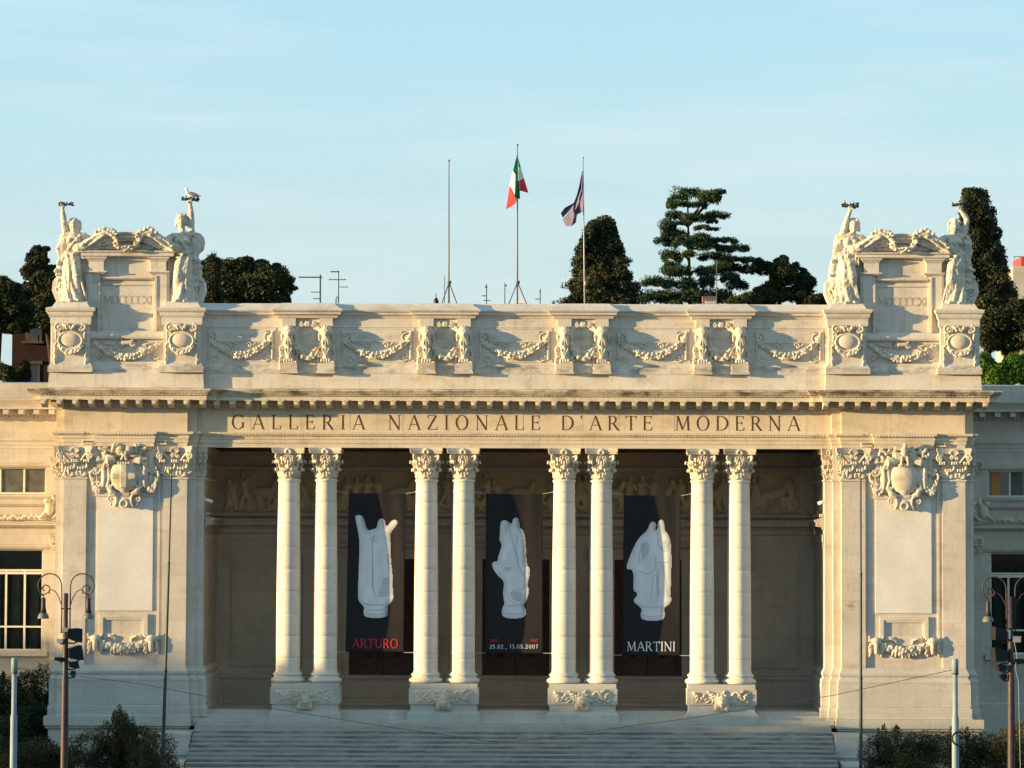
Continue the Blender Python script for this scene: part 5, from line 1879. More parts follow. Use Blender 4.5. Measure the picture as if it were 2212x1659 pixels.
def statue(name, label, px, raise_to, elbow, shoulder_x, head, sway, knee, cloak, wreath_kind, seed, bare=False):
    """standing draped woman, 3.4 m, arm raised; coordinates in metres from the feet; front -Y.
    raise_to / elbow are (x, z); head is (x, z)"""
    st = thing(name, label, 'statue', (px, 0.05, 15.72), 'stone statues on the roof pavilions')
    s = 1 if raise_to[0] > head[0] else -1
    rng = random.Random(seed)
    mb = MB()
    hx, hz = head
    # head, hair, face
    mb.ell((hx, -0.03, hz - 0.02), (0.19, 0.215, 0.265), sub=3)
    mb.ell((hx, 0.06, hz + 0.06), (0.24, 0.22, 0.245), sub=2)
    for i in range(22):
        a = rng.uniform(-0.2, PI + 0.2)
        mb.ell((hx + 0.225 * math.cos(a), rng.uniform(-0.10, 0.14), hz + 0.04 + 0.245 * math.sin(a)), rng.uniform(0.045, 0.07), sub=1)
    for q in (-1, 1):
        mb.ell((hx + q * 0.215, 0.05, hz - 0.10), (0.075, 0.11, 0.14), sub=1)
        mb.ell((hx + q * 0.075, -0.215, hz + 0.055), (0.065, 0.035, 0.02), sub=1)
        mb.ell((hx + q * 0.09, -0.18, hz - 0.09), (0.06, 0.06, 0.06), sub=1)
        mb.ell((hx + q * 0.07, -0.212, hz + 0.0), (0.036, 0.02, 0.018), sub=1)
    mb.tube([(hx, -0.225, hz + 0.05), (hx, -0.285, hz - 0.055)], [0.027, 0.04], 6)
    mb.ell((hx, -0.225, hz - 0.13), (0.06, 0.03, 0.022), sub=1)
    mb.ell((hx, -0.19, hz - 0.215), (0.065, 0.055, 0.05), sub=1)
    # neck, torso
    cx = hx * 0.55
    mb.tube([(hx, 0.02, hz - 0.10), (hx * 0.85, 0.03, 2.80), (cx, 0.03, 2.66)], [0.125, 0.125, 0.20], 10)
    shx = shoulder_x
    mb.tube([(cx - 0.34, 0.03, 2.60 + (0.06 if s < 0 else -0.03)), (cx, 0.02, 2.62), (cx + 0.34, 0.03, 2.60 + (0.06 if s > 0 else -0.03))], [0.15, 0.19, 0.15], 10)
    mb.ell((cx, 0.0, 2.42), (0.33, 0.22, 0.28)); mb.ell((cx * 0.8, 0.0, 2.12), (0.25, 0.19, 0.26))
    for q in (-1, 1):
        mb.ell((cx + q * 0.14, -0.19, 2.40), (0.115, 0.10, 0.115))
    mb.ell((sway * 0.6, 0.0, 1.84), (0.34, 0.25, 0.27))
    # raised arm
    ex, ez = elbow
    wx_, wz = raise_to
    mb.tube([(cx + s * 0.33, 0.02, 2.62), (ex, -0.04, ez), ], [0.145, 0.115], 10)
    mb.tube([(ex, -0.04, ez), ((ex + wx_) / 2, -0.06, (ez + wz) / 2), (wx_, -0.07, wz - 0.06)], [0.115, 0.10, 0.07], 10)
    mb.ell((wx_, -0.075, wz), (0.075, 0.055, 0.09))
    for i in range(4):
        xx = wx_ - 0.06 + 0.04 * i
        mb.tube([(xx, -0.10, wz + 0.04), (xx, -0.15, wz + 0.10), (xx, -0.10, wz + 0.15)], 0.024, 5)
    mb.tube([(wx_ - s * 0.07, -0.09, wz - 0.02), (wx_ - s * 0.10, -0.14, wz + 0.06)], 0.026, 5)
    # other arm resting on the pediment, under drapery
    t = -s
    mb.tube([(cx + t * 0.33, 0.02, 2.58), (cx + t * 0.60, 0.02, 2.30), (cx + t * 0.92, -0.04, 2.36)], [0.15, 0.15, 0.11], 10)
    mb.ell((cx + t * 1.0, -0.08, 2.38), (0.11, 0.07, 0.08))
    for i in range(4):
        mb.tube([(cx + t * 1.02, -0.10 - 0.02 * i, 2.42 - 0.03 * i), (cx + t * 1.14, -0.12, 2.40 - 0.03 * i), (cx + t * 1.14, -0.14, 2.34 - 0.03 * i)], 0.024, 5)
    for i in range(3):
        mb.tube([(cx + t * 0.34, 0.0, 2.66), (cx + t * (0.62 + 0.1 * i), 0.06, 2.45 - 0.1 * i), (cx + t * (0.80 + 0.14 * i), 0.1, 2.25 - 0.2 * i)], [0.12, 0.13, 0.05], 8)
    # skirt, lofted with folds that deepen towards the hem
    rings, seg = 26, 56
    ph = [rng.uniform(0, 6.3) for _ in range(4)]
    vs, fs = [], []
    for i in range(rings):
        u = i / (rings - 1)
        zz = 2.02 - 2.02 * u
        rx = 0.25 + 0.12 * math.sin(min(1, u * 3.2) * PI / 2) - 0.02 * math.sin(PI * u) + 0.13 * max(0, u - 0.45) / 0.55
        ry = 0.20 + 0.07 * math.sin(min(1, u * 3.2) * PI / 2) + 0.10 * max(0, u - 0.5) / 0.5
        ox = sway * math.sin(PI * min(1, u * 1.1)) * 0.9
        amp = 0.02 + 0.17 * u ** 1.1
        for kk in range(seg):
            a = 2 * PI * kk / seg
            w = a + 0.9 * u * s
            f = 1 + amp * (0.55 * math.cos(5 * w + ph[0]) + 0.5 * math.cos(9 * w + ph[1] + 1.5 * u) + 0.35 * math.cos(13 * w + ph[2]))
            vs.append((ox + rx * f * math.cos(a), ry * f * math.sin(a) - 0.02, zz))
    for i in range(rings - 1):
        for kk in range(seg):
            k2 = (kk + 1) % seg
            fs.append((i * seg + kk, i * seg + k2, (i + 1) * seg + k2, (i + 1) * seg + kk))
    fs.append(list(range(seg))); fs.append([(rings - 1) * seg + kk for kk in range(seg)][::-1])
    mb.add(vs, fs)
    # legs pressing through the cloth
    kx, kz = knee
    mb.tube([(sway * 0.6 + 0.5 * kx, -0.08, 1.72), (kx, -0.26, kz), (kx * 1.1, -0.16, 0.55), (kx * 1.35, -0.16, 0.10)], [0.24, 0.185, 0.14, 0.08], 12)
    mb.ell((kx * 1.4, -0.30, 0.06), (0.09, 0.20, 0.07))
    mb.tube([(sway * 0.6 - 0.45 * kx, -0.04, 1.70), (-kx * 0.55, -0.17, 1.0), (-kx * 0.5, -0.14, 0.15)], [0.24, 0.18, 0.10], 12)
    mb.ell((-kx * 0.5, -0.34, 0.05), (0.08, 0.18, 0.06))
    # raking folds from hip to ankle, sash and crossed drapery at the breast
    for i in range(6):
        a0 = rng.uniform(-0.26, 0.26)
        mb.tube([(sway * 0.6 + s * 0.22 - 0.05 * i * s, -0.22, 1.86 - 0.05 * i), (a0 * 0.6, -0.32, 1.25), (a0 * 1.1 - s * 0.12, -0.30, 0.6), (a0 * 1.5 - s * 0.16, -0.28, 0.06)], [0.045, 0.055, 0.05, 0.04], 6)
    mb.tube([(-0.30 + sway * 0.6, -0.16, 1.95), (0.0, -0.27, 1.86), (0.32 + sway * 0.6, -0.14, 1.98)], [0.08, 0.085, 0.08], 8)
    if not bare:
        mb.tube([(cx - s * 0.28, -0.16, 2.62), (cx, -0.26, 2.30), (cx + s * 0.22, -0.20, 2.02)], [0.05, 0.05, 0.05], 8)
        for i in range(4):
            mb.tube([(cx - 0.26 + 0.12 * i, -0.20, 2.50), (cx - 0.20 + 0.10 * i, -0.24, 2.2), (cx - 0.16 + 0.09 * i, -0.20, 1.95)], 0.03, 6)
    else:
        for i in range(6):
            mb.tube([(cx - 0.22 + 0.09 * i, -0.20, 2.22), (cx - 0.24 + 0.10 * i, -0.26, 2.0), (cx - 0.22 + 0.1 * i, -0.26, 1.5)], 0.035, 6)
    # cloak: a swelling of cloth behind the raised arm, falling to the ground outside
    c0, c1 = cloak
    mb.ell((cx + s * (0.40 + 0.12 * c0), 0.14, 2.32), (0.20 + 0.16 * c0, 0.14, 0.46))
    mb.ell((cx + s * 0.34, 0.14, 1.95), (0.24 + 0.08 * c0, 0.15, 0.4))
    for i in range(9):
        u = i / 8
        mb.ell((s * (0.40 + 0.12 * math.sin(u * 5.0) + 0.10 * c1 * u), 0.12, 1.8 - 1.7 * u), (0.18 + 0.07 * u, 0.18, 0.22), sub=2)
    for i in range(26):
        u = rng.random()
        mb.ell((s * (0.50 + 0.12 * math.sin(u * 5.0) + 0.12 * u + rng.uniform(-.12, .08)), 0.0 + rng.uniform(-.1, .05), 1.75 - 1.7 * u), rng.uniform(.05, .095), sub=1)
    for i in range(5):
        mb.tube([(cx + s * (0.36 + 0.05 * i), 0.02, 2.55 - 0.06 * i), (cx + s * (0.48 + 0.05 * i), 0.0, 2.1), (cx + s * (0.36 + 0.05 * i), 0.02, 1.7)], 0.045, 6)
    mb.box(-0.56, 0.60, -0.40, 0.4, -0.06, 0.03)
    fig = sculpt(mb, M['stone_statue'], 0.019, 1, 'figure', disp=0.018, dscale=9.0)
    link('figure', fig, st)
    # bronze laurel in the raised hand
    w = MB()
    if wreath_kind == 'branch':
        w.tube([(wx_ - 0.16, -0.12, wz + 0.10), (wx_ + 0.1, -0.14, wz + 0.11), (wx_ + 0.42, -0.16, wz + 0.07)], 0.022, 6)
        for i in range(16):
            u = rng.uniform(-0.16, 0.44)
            w.ell((wx_ + u, -0.14 + rng.uniform(-.05, .05), wz + 0.10 + rng.uniform(-.07, .06)), (0.07, 0.03, 0.03), rot=(0, rng.uniform(-1.2, 1.2), 0), sub=1)
    else:
        rr = 0.30
        n = 26
        w.tube([(wx_ + rr * math.cos(2 * PI * i / n), -0.10 + rr * math.sin(2 * PI * i / n), wz + 0.15 + 0.02 * math.sin(i)) for i in range(n + 1)], 0.024, 6)
        for i in range(34):
            a = rng.uniform(0, 2 * PI)
            w.ell((wx_ + rr * math.cos(a), -0.10 + rr * math.sin(a), wz + 0.15 + rng.uniform(-.05, .08)), (0.075, 0.03, 0.03), rot=(0, rng.uniform(-1.3, 1.3), a), sub=1)
        w.tube([(wx_ - 0.15, -0.1, wz + 0.13), (wx_ + 0.15, -0.1, wz + 0.13)], 0.025, 6)
        if wreath_kind == 'spiky':
            w.tube([(wx_ - 0.2, -0.12, wz + 0.14), (wx_ - 0.22, -0.12, wz + 0.36)], [0.025, 0.01], 6)
    w.build('wreath', M['bronze'], st, smooth=True)
    return st


def rel(dx, dy, px, Y=0.0):
    X_, Z_ = P(dx, dy, Y)
    return X_ - px, Z_ - 15.72


pxs = [-17.10, -12.85, 12.88, 17.05]
for (nm_, lab, px, hand, elb, hd, sway, knee, cloak, wk, seed, bare) in (
        ('statue', 'stone woman statue lifting a laurel branch, outermost figure on the left pavilion', pxs[0], (135.5, 447), (138, 478), (160, 487), -0.10, (0.16, 1.0), (0.15, 0.3), 'branch', 1, False),
        ('statue', 'stone woman statue with billowing cloak whose raised wreath has a gull perched on it', pxs[1], (411.5, 439), (414, 474), (392.5, 477), 0.02, (-0.18, 1.0), (1.0, 0.5), 'ring', 2, False),
        ('statue', 'stone woman statue holding up a thin spiky wreath, inner figure on the right pavilion', pxs[2], (1836.5, 453), (1827, 482), (1844, 488), -0.06, (0.18, 1.02), (0.25, 0.5), 'spiky', 3, True),
        ('statue', 'stone woman statue whose raised wreath stands against the tall dark cypress', pxs[3], (2075, 452), (2089, 474), (2062, 489), 0.04, (-0.20, 0.98), (0.35, 0.4), 'ring', 4, False)):
    h_ = rel(*hand, px); e_ = rel(*elb, px); hh_ = rel(*hd, px)
    statue(nm_, lab, px, h_, e_, 0.3, hh_, sway, knee, cloak, wk, seed, bare)

# ------------------------------------------------------------------ gull on the wreath
gx, gz = P(410, 421, -0.05)
gull = thing('gull', 'white and grey gull perched on a statue\'s raised bronze wreath', 'bird', (gx, -0.1, gz - 0.12))
b = MB()
b.ell((0.06, 0, 0.13), (0.21, 0.09, 0.095), rot=(0, 0.25, 0))
b.tube([(-0.08, 0, 0.16), (-0.11, 0, 0.27), (-0.12, 0, 0.33)], [0.085, 0.06, 0.055], 8)
b.ell((-0.125, 0, 0.35), (0.065, 0.055, 0.058))
b.tube([(-0.17, 0, 0.345), (-0.25, 0, 0.325)], [0.022, 0.008], 6)
bm_ = sculpt(b, M['gull_white'], 0.014, 1, 'body')
link('body', bm_, gull)
for q in (-1, 1):
    w = MB()
    w.ell((0.13, q * 0.085, 0.14), (0.24, 0.028, 0.075), rot=(0, 0.28, 0))
    w.tube([(0.25, q * 0.07, 0.11), (0.44, q * 0.03, 0.055)], [0.035, 0.01], 6)
    w.build('wing', M['gull_grey'], gull, smooth=True)
    l_ = MB()
    l_.tube([(0.03, q * 0.035, 0.06), (0.03, q * 0.035, -0.015)], 0.012, 5)
    l_.tube([(0.05, q * 0.035, -0.015), (-0.03, q * 0.035, -0.018)], 0.012, 5)
    l_.build('leg', M['gull_leg'], gull)

# ==================================================================== BANNERS


def inside(pt, poly):
    x, y = pt
    c = False
    j = len(poly) - 1
    for i in range(len(poly)):
        xi, yi = poly[i]; xj, yj = poly[j]
        if (yi > y) != (yj > y) and x < (xj - xi) * (y - yi) / (yj - yi) + xi:
            c = not c
        j = i
    return c


def smooth_poly(p, it=2):
    for _ in range(it):
        q = []
        for i in range(len(p)):
            a, b_ = p[i], p[(i + 1) % len(p)]
            q.append((a[0] * 0.75 + b_[0] * 0.25, a[1] * 0.75 + b_[1] * 0.25))
            q.append((a[0] * 0.25 + b_[0] * 0.75, a[1] * 0.25 + b_[1] * 0.75))
        p = q
    return p


BAN_Y = 0.46


def banner(label, corners, fig, greys, lines, words, sx, sy, scale, seed, cols):
    """corners in picture points; fig outlines in the enlarged-photo grid (sx, sy, scale)"""
    tl, tr, bl, br = [P(x, y, BAN_Y) for x, y in corners]
    xc = (tl[0] + tr[0] + bl[0] + br[0]) / 4
    bn = thing('banner', label, 'banner', (xc, BAN_Y, bl[1]), 'exhibition banners between the columns')
    W0 = xc
    Z0 = bl[1]
    ph = seed * 1.7
    ztop, zbot = tl[1], bl[1]

    def surf(x, z):                                    # local x, z -> local y
        t = (z + Z0 - zbot) / (ztop - zbot)
        u = (x + W0 - tl[0]) / (tr[0] - tl[0])
        f = 0.10 * math.sin(PI * t) * math.sin(PI * u * 0.9 + 0.2)
        f += 0.020 * math.sin(17 * u + 2.2 * (1 - t) * (u - 1.0) * 6 + ph) * max(0, t - 0.35) ** 1.2 * (0.3 + u)
        f += 0.012 * math.sin(8 * u + ph + 3 * t)
        return f

    def pos(u, t):
        x = (tl[0] + (tr[0] - tl[0]) * u) * t + (bl[0] + (br[0] - bl[0]) * u) * (1 - t)
        z = zbot + (ztop - zbot) * t
        return x - W0, z - Z0

    nx_, nz_ = 44, 90
    c = MB()
    for j in range(nz_ + 1):
        for i in range(nx_ + 1):
            x, z = pos(i / nx_, j / nz_)
            c.v.append((x, surf(x, z), z))
    for j in range(nz_):
        for i in range(nx_):
            a = j * (nx_ + 1) + i
            c.f.append((a, a + 1, a + nx_ + 2, a + nx_ + 1)); c.mi.append(0)
    cloth = c.build('cloth', M['banner'], bn, smooth=True, fix=False)
    so = cloth.modifiers.new('thickness', 'SOLIDIFY'); so.thickness = 0.006; so.offset = 1

    def zoom_pt(p):
        dx, dy = (sx + p[0] / scale) / 1.2875, (sy + p[1] / scale) / 1.2875
        X_, Z_ = P(dx, dy, BAN_Y)
        return X_ - W0, Z_ - Z0

    def fill(poly, off, nme, mat, step=0.02):
        pl = [zoom_pt(p) for p in smooth_poly(poly)]
        x0 = min(p[0] for p in pl); x1 = max(p[0] for p in pl); z0 = min(p[1] for p in pl); z1 = max(p[1] for p in pl)
        m = MB()
        idx = {}
        ni, nj = int((x1 - x0) / step) + 1, int((z1 - z0) / step) + 1
        for i in range(ni):
            for j in range(nj):
                x, z = x0 + (i + .5) * step, z0 + (j + .5) * step
                if not inside((x, z), pl):
                    continue
                f = []
                for a, b_ in ((i, j), (i + 1, j), (i + 1, j + 1), (i, j + 1)):
                    if (a, b_) not in idx:
                        xx, zz = x0 + a * step, z0 + b_ * step
                        idx[(a, b_)] = len(m.v)
                        m.v.append((xx, surf(xx, zz) - off, zz))
                    f.append(idx[(a, b_)])
                m.f.append(f); m.mi.append(0)
        o_ = m.build(nme, mat, bn, smooth=True, fix=False)
        at_ = o_.data.attributes.new('tone', 'FLOAT', 'POINT')
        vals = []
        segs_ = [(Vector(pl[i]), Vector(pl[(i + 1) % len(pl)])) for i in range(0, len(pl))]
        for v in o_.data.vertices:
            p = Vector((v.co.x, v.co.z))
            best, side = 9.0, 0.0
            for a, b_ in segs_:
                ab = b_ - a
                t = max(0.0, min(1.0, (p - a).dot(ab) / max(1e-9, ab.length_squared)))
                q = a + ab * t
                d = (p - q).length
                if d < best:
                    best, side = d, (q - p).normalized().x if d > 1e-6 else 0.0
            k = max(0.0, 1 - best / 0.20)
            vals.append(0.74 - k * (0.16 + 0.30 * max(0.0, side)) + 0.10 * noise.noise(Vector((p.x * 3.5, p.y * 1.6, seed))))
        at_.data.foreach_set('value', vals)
        return o_

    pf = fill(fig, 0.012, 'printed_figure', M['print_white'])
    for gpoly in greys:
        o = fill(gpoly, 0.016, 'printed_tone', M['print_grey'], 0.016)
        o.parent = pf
    lm = MB()
    for ln in lines:
        pts = [zoom_pt(p) for p in ln]
        out_ = []
        for k in range(len(pts) - 1):
            for t in range(6):
                out_.append((pts[k][0] + (pts[k + 1][0] - pts[k][0]) * t / 6, pts[k][1] + (pts[k + 1][1] - pts[k][1]) * t / 6))
        out_.append(pts[-1])
        lm = MB()
        for k in range(len(out_) - 1):
            a, b_ = Vector(out_[k]), Vector(out_[k + 1])
            n_ = Vector((-(b_ - a).y, (b_ - a).x)).normalized() * 0.007
            q = [a - n_, b_ - n_, b_ + n_, a + n_]
            lm.add([(p.x, surf(p.x, p.y) - 0.021, p.y) for p in q], [(0, 1, 2, 3)])
        lm.build('printed_line', M['print_line'], pf, fix=False)
    for word, (wa, wb, wy0, wy1), serif, mat, wx in words:
        a = zoom_pt((wa, wy1)); b_ = zoom_pt((wb, wy0))
        m = MB()
        letters(m, word, a[0], b_[0], a[1], b_[1] - a[1], lambda x, z: surf(x, z) - 0.018, serif=serif, K=0.12, T=0.06, wx=wx)
        m.build('lettering', mat, bn, fix=False)
    # cords tying the corners to the columns, and straps round the shafts
    for (cxp, czp, colx, side) in ((tl[0], tl[1], cols[0], -1), (tr[0], tr[1], cols[1], 1), (bl[0], bl[1], cols[0], -1), (br[0], br[1], cols[1], 1)):
        zz = czp + (0.08 if czp > 5 else 0.0)
        tt = (zz - 1.55) / 7.22
        rr = 0.466 - 0.056 * max(0, (tt - 0.28) / 0.72) ** 1.6 + 0.008
        m = MB()
        m.tube([(cxp - W0, 0.0, czp - Z0), (colx - W0 - side * rr * 0.98, COL_Y - BAN_Y, zz - Z0)], 0.009, 5)
        m.build('cord', M['strap'], bn)
        m = MB()
        n = 36
        vs = []
        for k in range(n):
            a = 2 * PI * k / n
            vs.append((colx - W0 + (rr + 0.010) * math.cos(a), COL_Y - BAN_Y + (rr + 0.010) * math.sin(a), zz - Z0 - 0.02))
            vs.append((colx - W0 + (rr + 0.010) * math.cos(a), COL_Y - BAN_Y + (rr + 0.010) * math.sin(a), zz - Z0 + 0.02))
        m.add(vs, [(2 * k, (2 * k + 2) % (2 * n), (2 * k + 3) % (2 * n), 2 * k + 1) for k in range(n)])
        m.build('strap', M['strap'], bn)
    return bn


F1 = [(130, 262), (165, 255), (205, 262), (228, 330), (255, 412), (300, 395), (345, 385), (355, 310), (390, 283), (425, 305), (435, 385), (500, 293), (562, 318), (520, 380), (470, 440),
      (484, 560), (482, 700), (500, 830), (503, 1035), (516, 1060), (490, 1105), (450, 1150), (454, 1190), (452, 1245), (400, 1266), (270, 1266), (217, 1245), (214, 1200), (222, 1158), (165, 1100), (160, 1060), (165, 800), (178, 560), (165, 430), (140, 320)]
F2 = [(215, 330), (250, 300), (290, 315), (330, 350), (336, 300), (370, 276), (402, 296), (405, 380), (440, 400), (466, 500), (475, 755), (500, 765), (510, 830), (490, 900), (482, 960), (504, 985), (470, 1110), (440, 1145), (472, 1180),
      (468, 1250), (400, 1272), (300, 1272), (230, 1250), (233, 1165), (260, 1130), (240, 1030), (250, 960), (250, 900), (180, 840), (128, 750), (150, 712), (188, 715), (195, 660), (236, 550), (205, 500), (212, 450)]
F3 = [(310, 308), (366, 322), (356, 395), (374, 395), (382, 297), (438, 297), (443, 405), (490, 445), (510, 560), (508, 860), (497, 1040), (518, 1052), (490, 1110), (435, 1142), (446, 1190), (445, 1240), (400, 1266), (260, 1266), (213, 1240), (214, 1190), (226, 1150),
      (150, 1090), (147, 1060), (178, 1030), (175, 985), (140, 985), (150, 770), (65, 778), (110, 640), (190, 470), (275, 405)]
banner('dark banner with red lettering under a pale two-armed figure, leftmost of three',
       [(753.7, 1065.6), (876.5, 1066.5), (746, 1408), (872, 1409.5)], F1,
       [[(300, 560), (330, 480), (310, 440), (300, 600), (300, 980), (320, 1040), (310, 800)], [(400, 870), (480, 860), (490, 1040), (350, 1050), (390, 980)], [(165, 1085), (250, 1130), (430, 1130), (500, 1075), (440, 1150), (225, 1150)], [(222, 1185), (450, 1180), (450, 1192), (222, 1196)]],
       [[(300, 480), (330, 460), (355, 480), (360, 520), (320, 515), (300, 480)], [(270, 420), (300, 540), (300, 950), (330, 1050), (480, 1055)], [(455, 640), (455, 720), (480, 740)], [(225, 1220), (330, 1232), (450, 1218)]],
       [('ARTURO', (105, 555, 1472, 1560), True, M['print_red'], 0.95)], 950, 1360, 3.53, 1, (COL_X[1], COL_X[2]))
banner('dark banner with white dates along its foot under a pale carved group, middle of three',
       [(1049.5, 1066.5), (1172, 1067), (1048.4, 1411), (1172, 1411)], F2,
       [[(240, 780), (330, 760), (330, 790), (270, 815)], [(245, 340), (290, 330), (300, 420), (260, 430)], [(440, 800), (500, 790), (470, 960), (450, 900)], [(260, 1140), (440, 1150), (440, 1160), (250, 1156)], [(300, 1000), (440, 1010), (420, 1120), (330, 1080)]],
       [[(290, 330), (350, 560), (400, 760), (450, 880)], [(280, 990), (300, 1080), (370, 1140), (440, 1130)], [(330, 1000), (430, 990), (450, 930)], [(235, 1215), (340, 1228), (470, 1212)], [(395, 400), (370, 600), (400, 700)]],
       [('25.02', (112, 245, 1528, 1566), False, M['print_text'], 1.0), ('_', (262, 302, 1528, 1566), False, M['print_text'], 1.0), ('13.05.2007', (308, 586, 1528, 1566), False, M['print_text'], 1.0),
        ('1889', (115, 190, 1474, 1504), False, M['print_red'], 0.9), ('1947', (512, 585, 1474, 1504), False, M['print_red'], 0.9)], 1330, 1360, 3.53, 2, (COL_X[3], COL_X[4]))
banner('dark banner with white lettering under two pale cloaked figures, rightmost of three',
       [(1347.6, 1069.8), (1470.4, 1071), (1343.8, 1415), (1468.6, 1416)], F3,
       [[(210, 520), (290, 500), (300, 600), (240, 700), (230, 640)], [(400, 560), (470, 450), (490, 500), (440, 600)], [(150, 1085), (260, 1130), (420, 1130), (500, 1085), (430, 1142), (225, 1150)], [(360, 860), (380, 720), (400, 1040), (370, 1060)]],
       [[(190, 780), (260, 815), (330, 800), (365, 740), (340, 600)], [(370, 400), (385, 540), (430, 610), (470, 580), (490, 480)], [(385, 700), (430, 710), (480, 700)], [(340, 820), (310, 1060)], [(430, 720), (470, 1030)], [(215, 1215), (330, 1228), (445, 1212)], [(225, 520), (200, 660), (200, 720)], [(250, 510), (228, 640), (225, 720)]],
       [('MARTINI', (82, 545, 1468, 1556), True, M['print_text'], 0.95)], 1720, 1360, 3.455, 3, (COL_X[5], COL_X[6]))

# ==================================================================== TREES AND BUSHES


def foliage(blobs, n, leaf, rng, droop=0.0, shell=0.55, aspect=0.6, rough=0.38, gaps=0.8):
    """leaf clumps spread through the outer volume of ellipsoids (cx, cy, cz, rx, ry, rz)"""
    mb = MB()
    wts = [(b[3] * b[5]) ** 0.9 for b in blobs]
    for b in rng.choices(blobs, wts, k=n):
        while True:
            d = Vector((rng.gauss(0, 1), rng.gauss(0, 1), rng.gauss(0, 1)))
            if d.length > 1e-3:
                d.normalize(); break
        r = shell + (1.08 - shell) * rng.random() ** 0.6
        q = Vector((d.x * b[3], d.y * b[4], d.z * b[5])) * 1.15 + Vector((b[0], b[1], b[2]))
        r *= 1 + rough * (noise.noise(q) + 0.6 * noise.noise(q * 2.3))
        if noise.noise(q * 1.6 + Vector((9.1, 3.3, 5.7))) > 0.34 and rng.random() < gaps:
            continue
        c = Vector((b[0] + d.x * b[3] * r, b[1] + d.y * b[4] * r, b[2] + d.z * b[5] * r))
        s = leaf * rng.uniform(0.55, 1.35)
        u = Vector((rng.gauss(0, 1), rng.gauss(0, 1), rng.gauss(0, 0.7) - droop)).normalized()
        w = u.cross(Vector((rng.gauss(0, 1), rng.gauss(0, 1), rng.gauss(0, 1)))).normalized()
        a = aspect * s
        o = len(mb.v)
        mb.v.extend([c - u * s * 0.5, c + w * a * 0.5, c + u * s * 0.6, c - w * a * 0.5])
        mb.f.append((o, o + 1, o + 2, o + 3)); mb.mi.append(0)
    return mb


def tree(name, label, blobs, mat, n, leaf, base, seed, group=None, limbs=7, droop=0.0, shell=0.5, aspect=0.6, tr=0.35, cat='tree', rough=0.38, gaps=0.8):
    """blobs in world coordinates; base (x, y, z) is where the trunk meets the ground"""
    rng = random.Random(seed)
    bx, by, bz = base
    t = thing(name, label, cat, base, group)
    loc = [(b[0] - bx, b[1] - by, b[2] - bz, b[3], b[4], b[5]) for b in blobs]
    f = foliage(loc, int(n * 3.2), leaf * 0.58, rng, droop, shell, aspect, rough, gaps)
    stray = foliage([(b[0], b[1], b[2], b[3] * 1.12, b[4] * 1.12, b[5] * 1.12) for b in loc], n // 4, leaf * 0.5, rng, droop, 0.92, 0.35, 0.5, 0.3)
    f.merge(stray)
    f.build('crown', mat, t, fix=False)
    tk = MB()
    top = max(loc, key=lambda b: b[2])
    mid = Vector((top[0] * 0.5 + rng.uniform(-.2, .2), top[1] * 0.5, top[2] * 0.5))
    tk.tube([(0, 0, -0.4), (0.02, 0, 1.0), mid, (top[0], top[1], top[2])], [tr * 1.25, tr, tr * 0.7, tr * 0.2], 9)
    for b in rng.sample(loc, min(limbs, len(loc))):
        zz = max(0.3, min(b[2] - b[5] * 0.8, top[2] * 0.9))
        k = zz / max(0.1, top[2])
        p0 = Vector((top[0] * k, top[1] * k, zz))
        p1 = Vector((b[0], b[1], b[2]))
        tk.tube([p0, p0.lerp(p1, 0.5) + Vector((0, 0, 0.15)), p1], [tr * 0.36, tr * 0.22, tr * 0.1], 6)
    tk.build('trunk', M['bark'], t, smooth=True)
    return t


def blob(dx, dy, rx, ry, Y, dep=1.0, jitter=0.0, rng=random):
    """picture ellipse at depth Y turned into a rounded volume"""
    y = Y + (rng.uniform(-jitter, jitter) if jitter else 0)
    k = (120 + y) / 120 / 55.92
    X_, Z_ = P(dx, dy, y)
    return (X_, y, Z_, rx * k, rx * k * dep, ry * k)


def lumps(ells, Y, n, seed, size=(9, 15), dep=0.9, jit=1.0):
    """big inner masses with many smaller knots of foliage round their rims"""
    r2 = random.Random(seed)
    out_ = []
    for dx, dy, rx, ry in ells:
        out_.append(blob(dx, dy, rx * 0.82, ry * 0.82, Y, dep, jit, r2))
        k = max(3, int(n * (rx + ry) / 60))
        for i in range(k):
            a = r2.uniform(0, 2 * PI)
            q = r2.uniform(0.62, 0.98)
            sz = r2.uniform(*size)
            out_.append(blob(dx + rx * q * math.cos(a), dy + ry * q * math.sin(a), sz, sz * 0.72, Y + r2.uniform(-1, 1) * rx / 55.9 * 0.8, 1.0, 0.2, r2))
    return out_


def ground_at(x, y):
    return height(x, y)


rng = random.Random(77)
# conical cypress behind the right-hand flagpole
Y = 46
B = []
for i in range(15):
    u = i / 14
    y = 488 + 190 * u
    hw = 20 + 68 * u ** 0.75 + 3 * math.sin(i * 2.1)
    B.append(blob(1296 + 3 * math.sin(i * 1.3) + 6 * u, y, hw * 0.9, 17, Y))
    for q in (-1, 1):
        B.append(blob(1296 + 6 * u + q * hw * 0.72 + rng.uniform(-5, 5), y + rng.uniform(-6, 8), 14 + 8 * u, 13, Y, 1.0, 1.2, rng))
x0 = B[0][0]
tree('cypress_tree', 'dark conical cypress rising behind the right-hand flagpole', B, M['cypress'], 15000, 0.26, (x0, Y, ground_at(x0, Y)), 1, 'trees behind the gallery', droop=-0.6, rough=0.6)

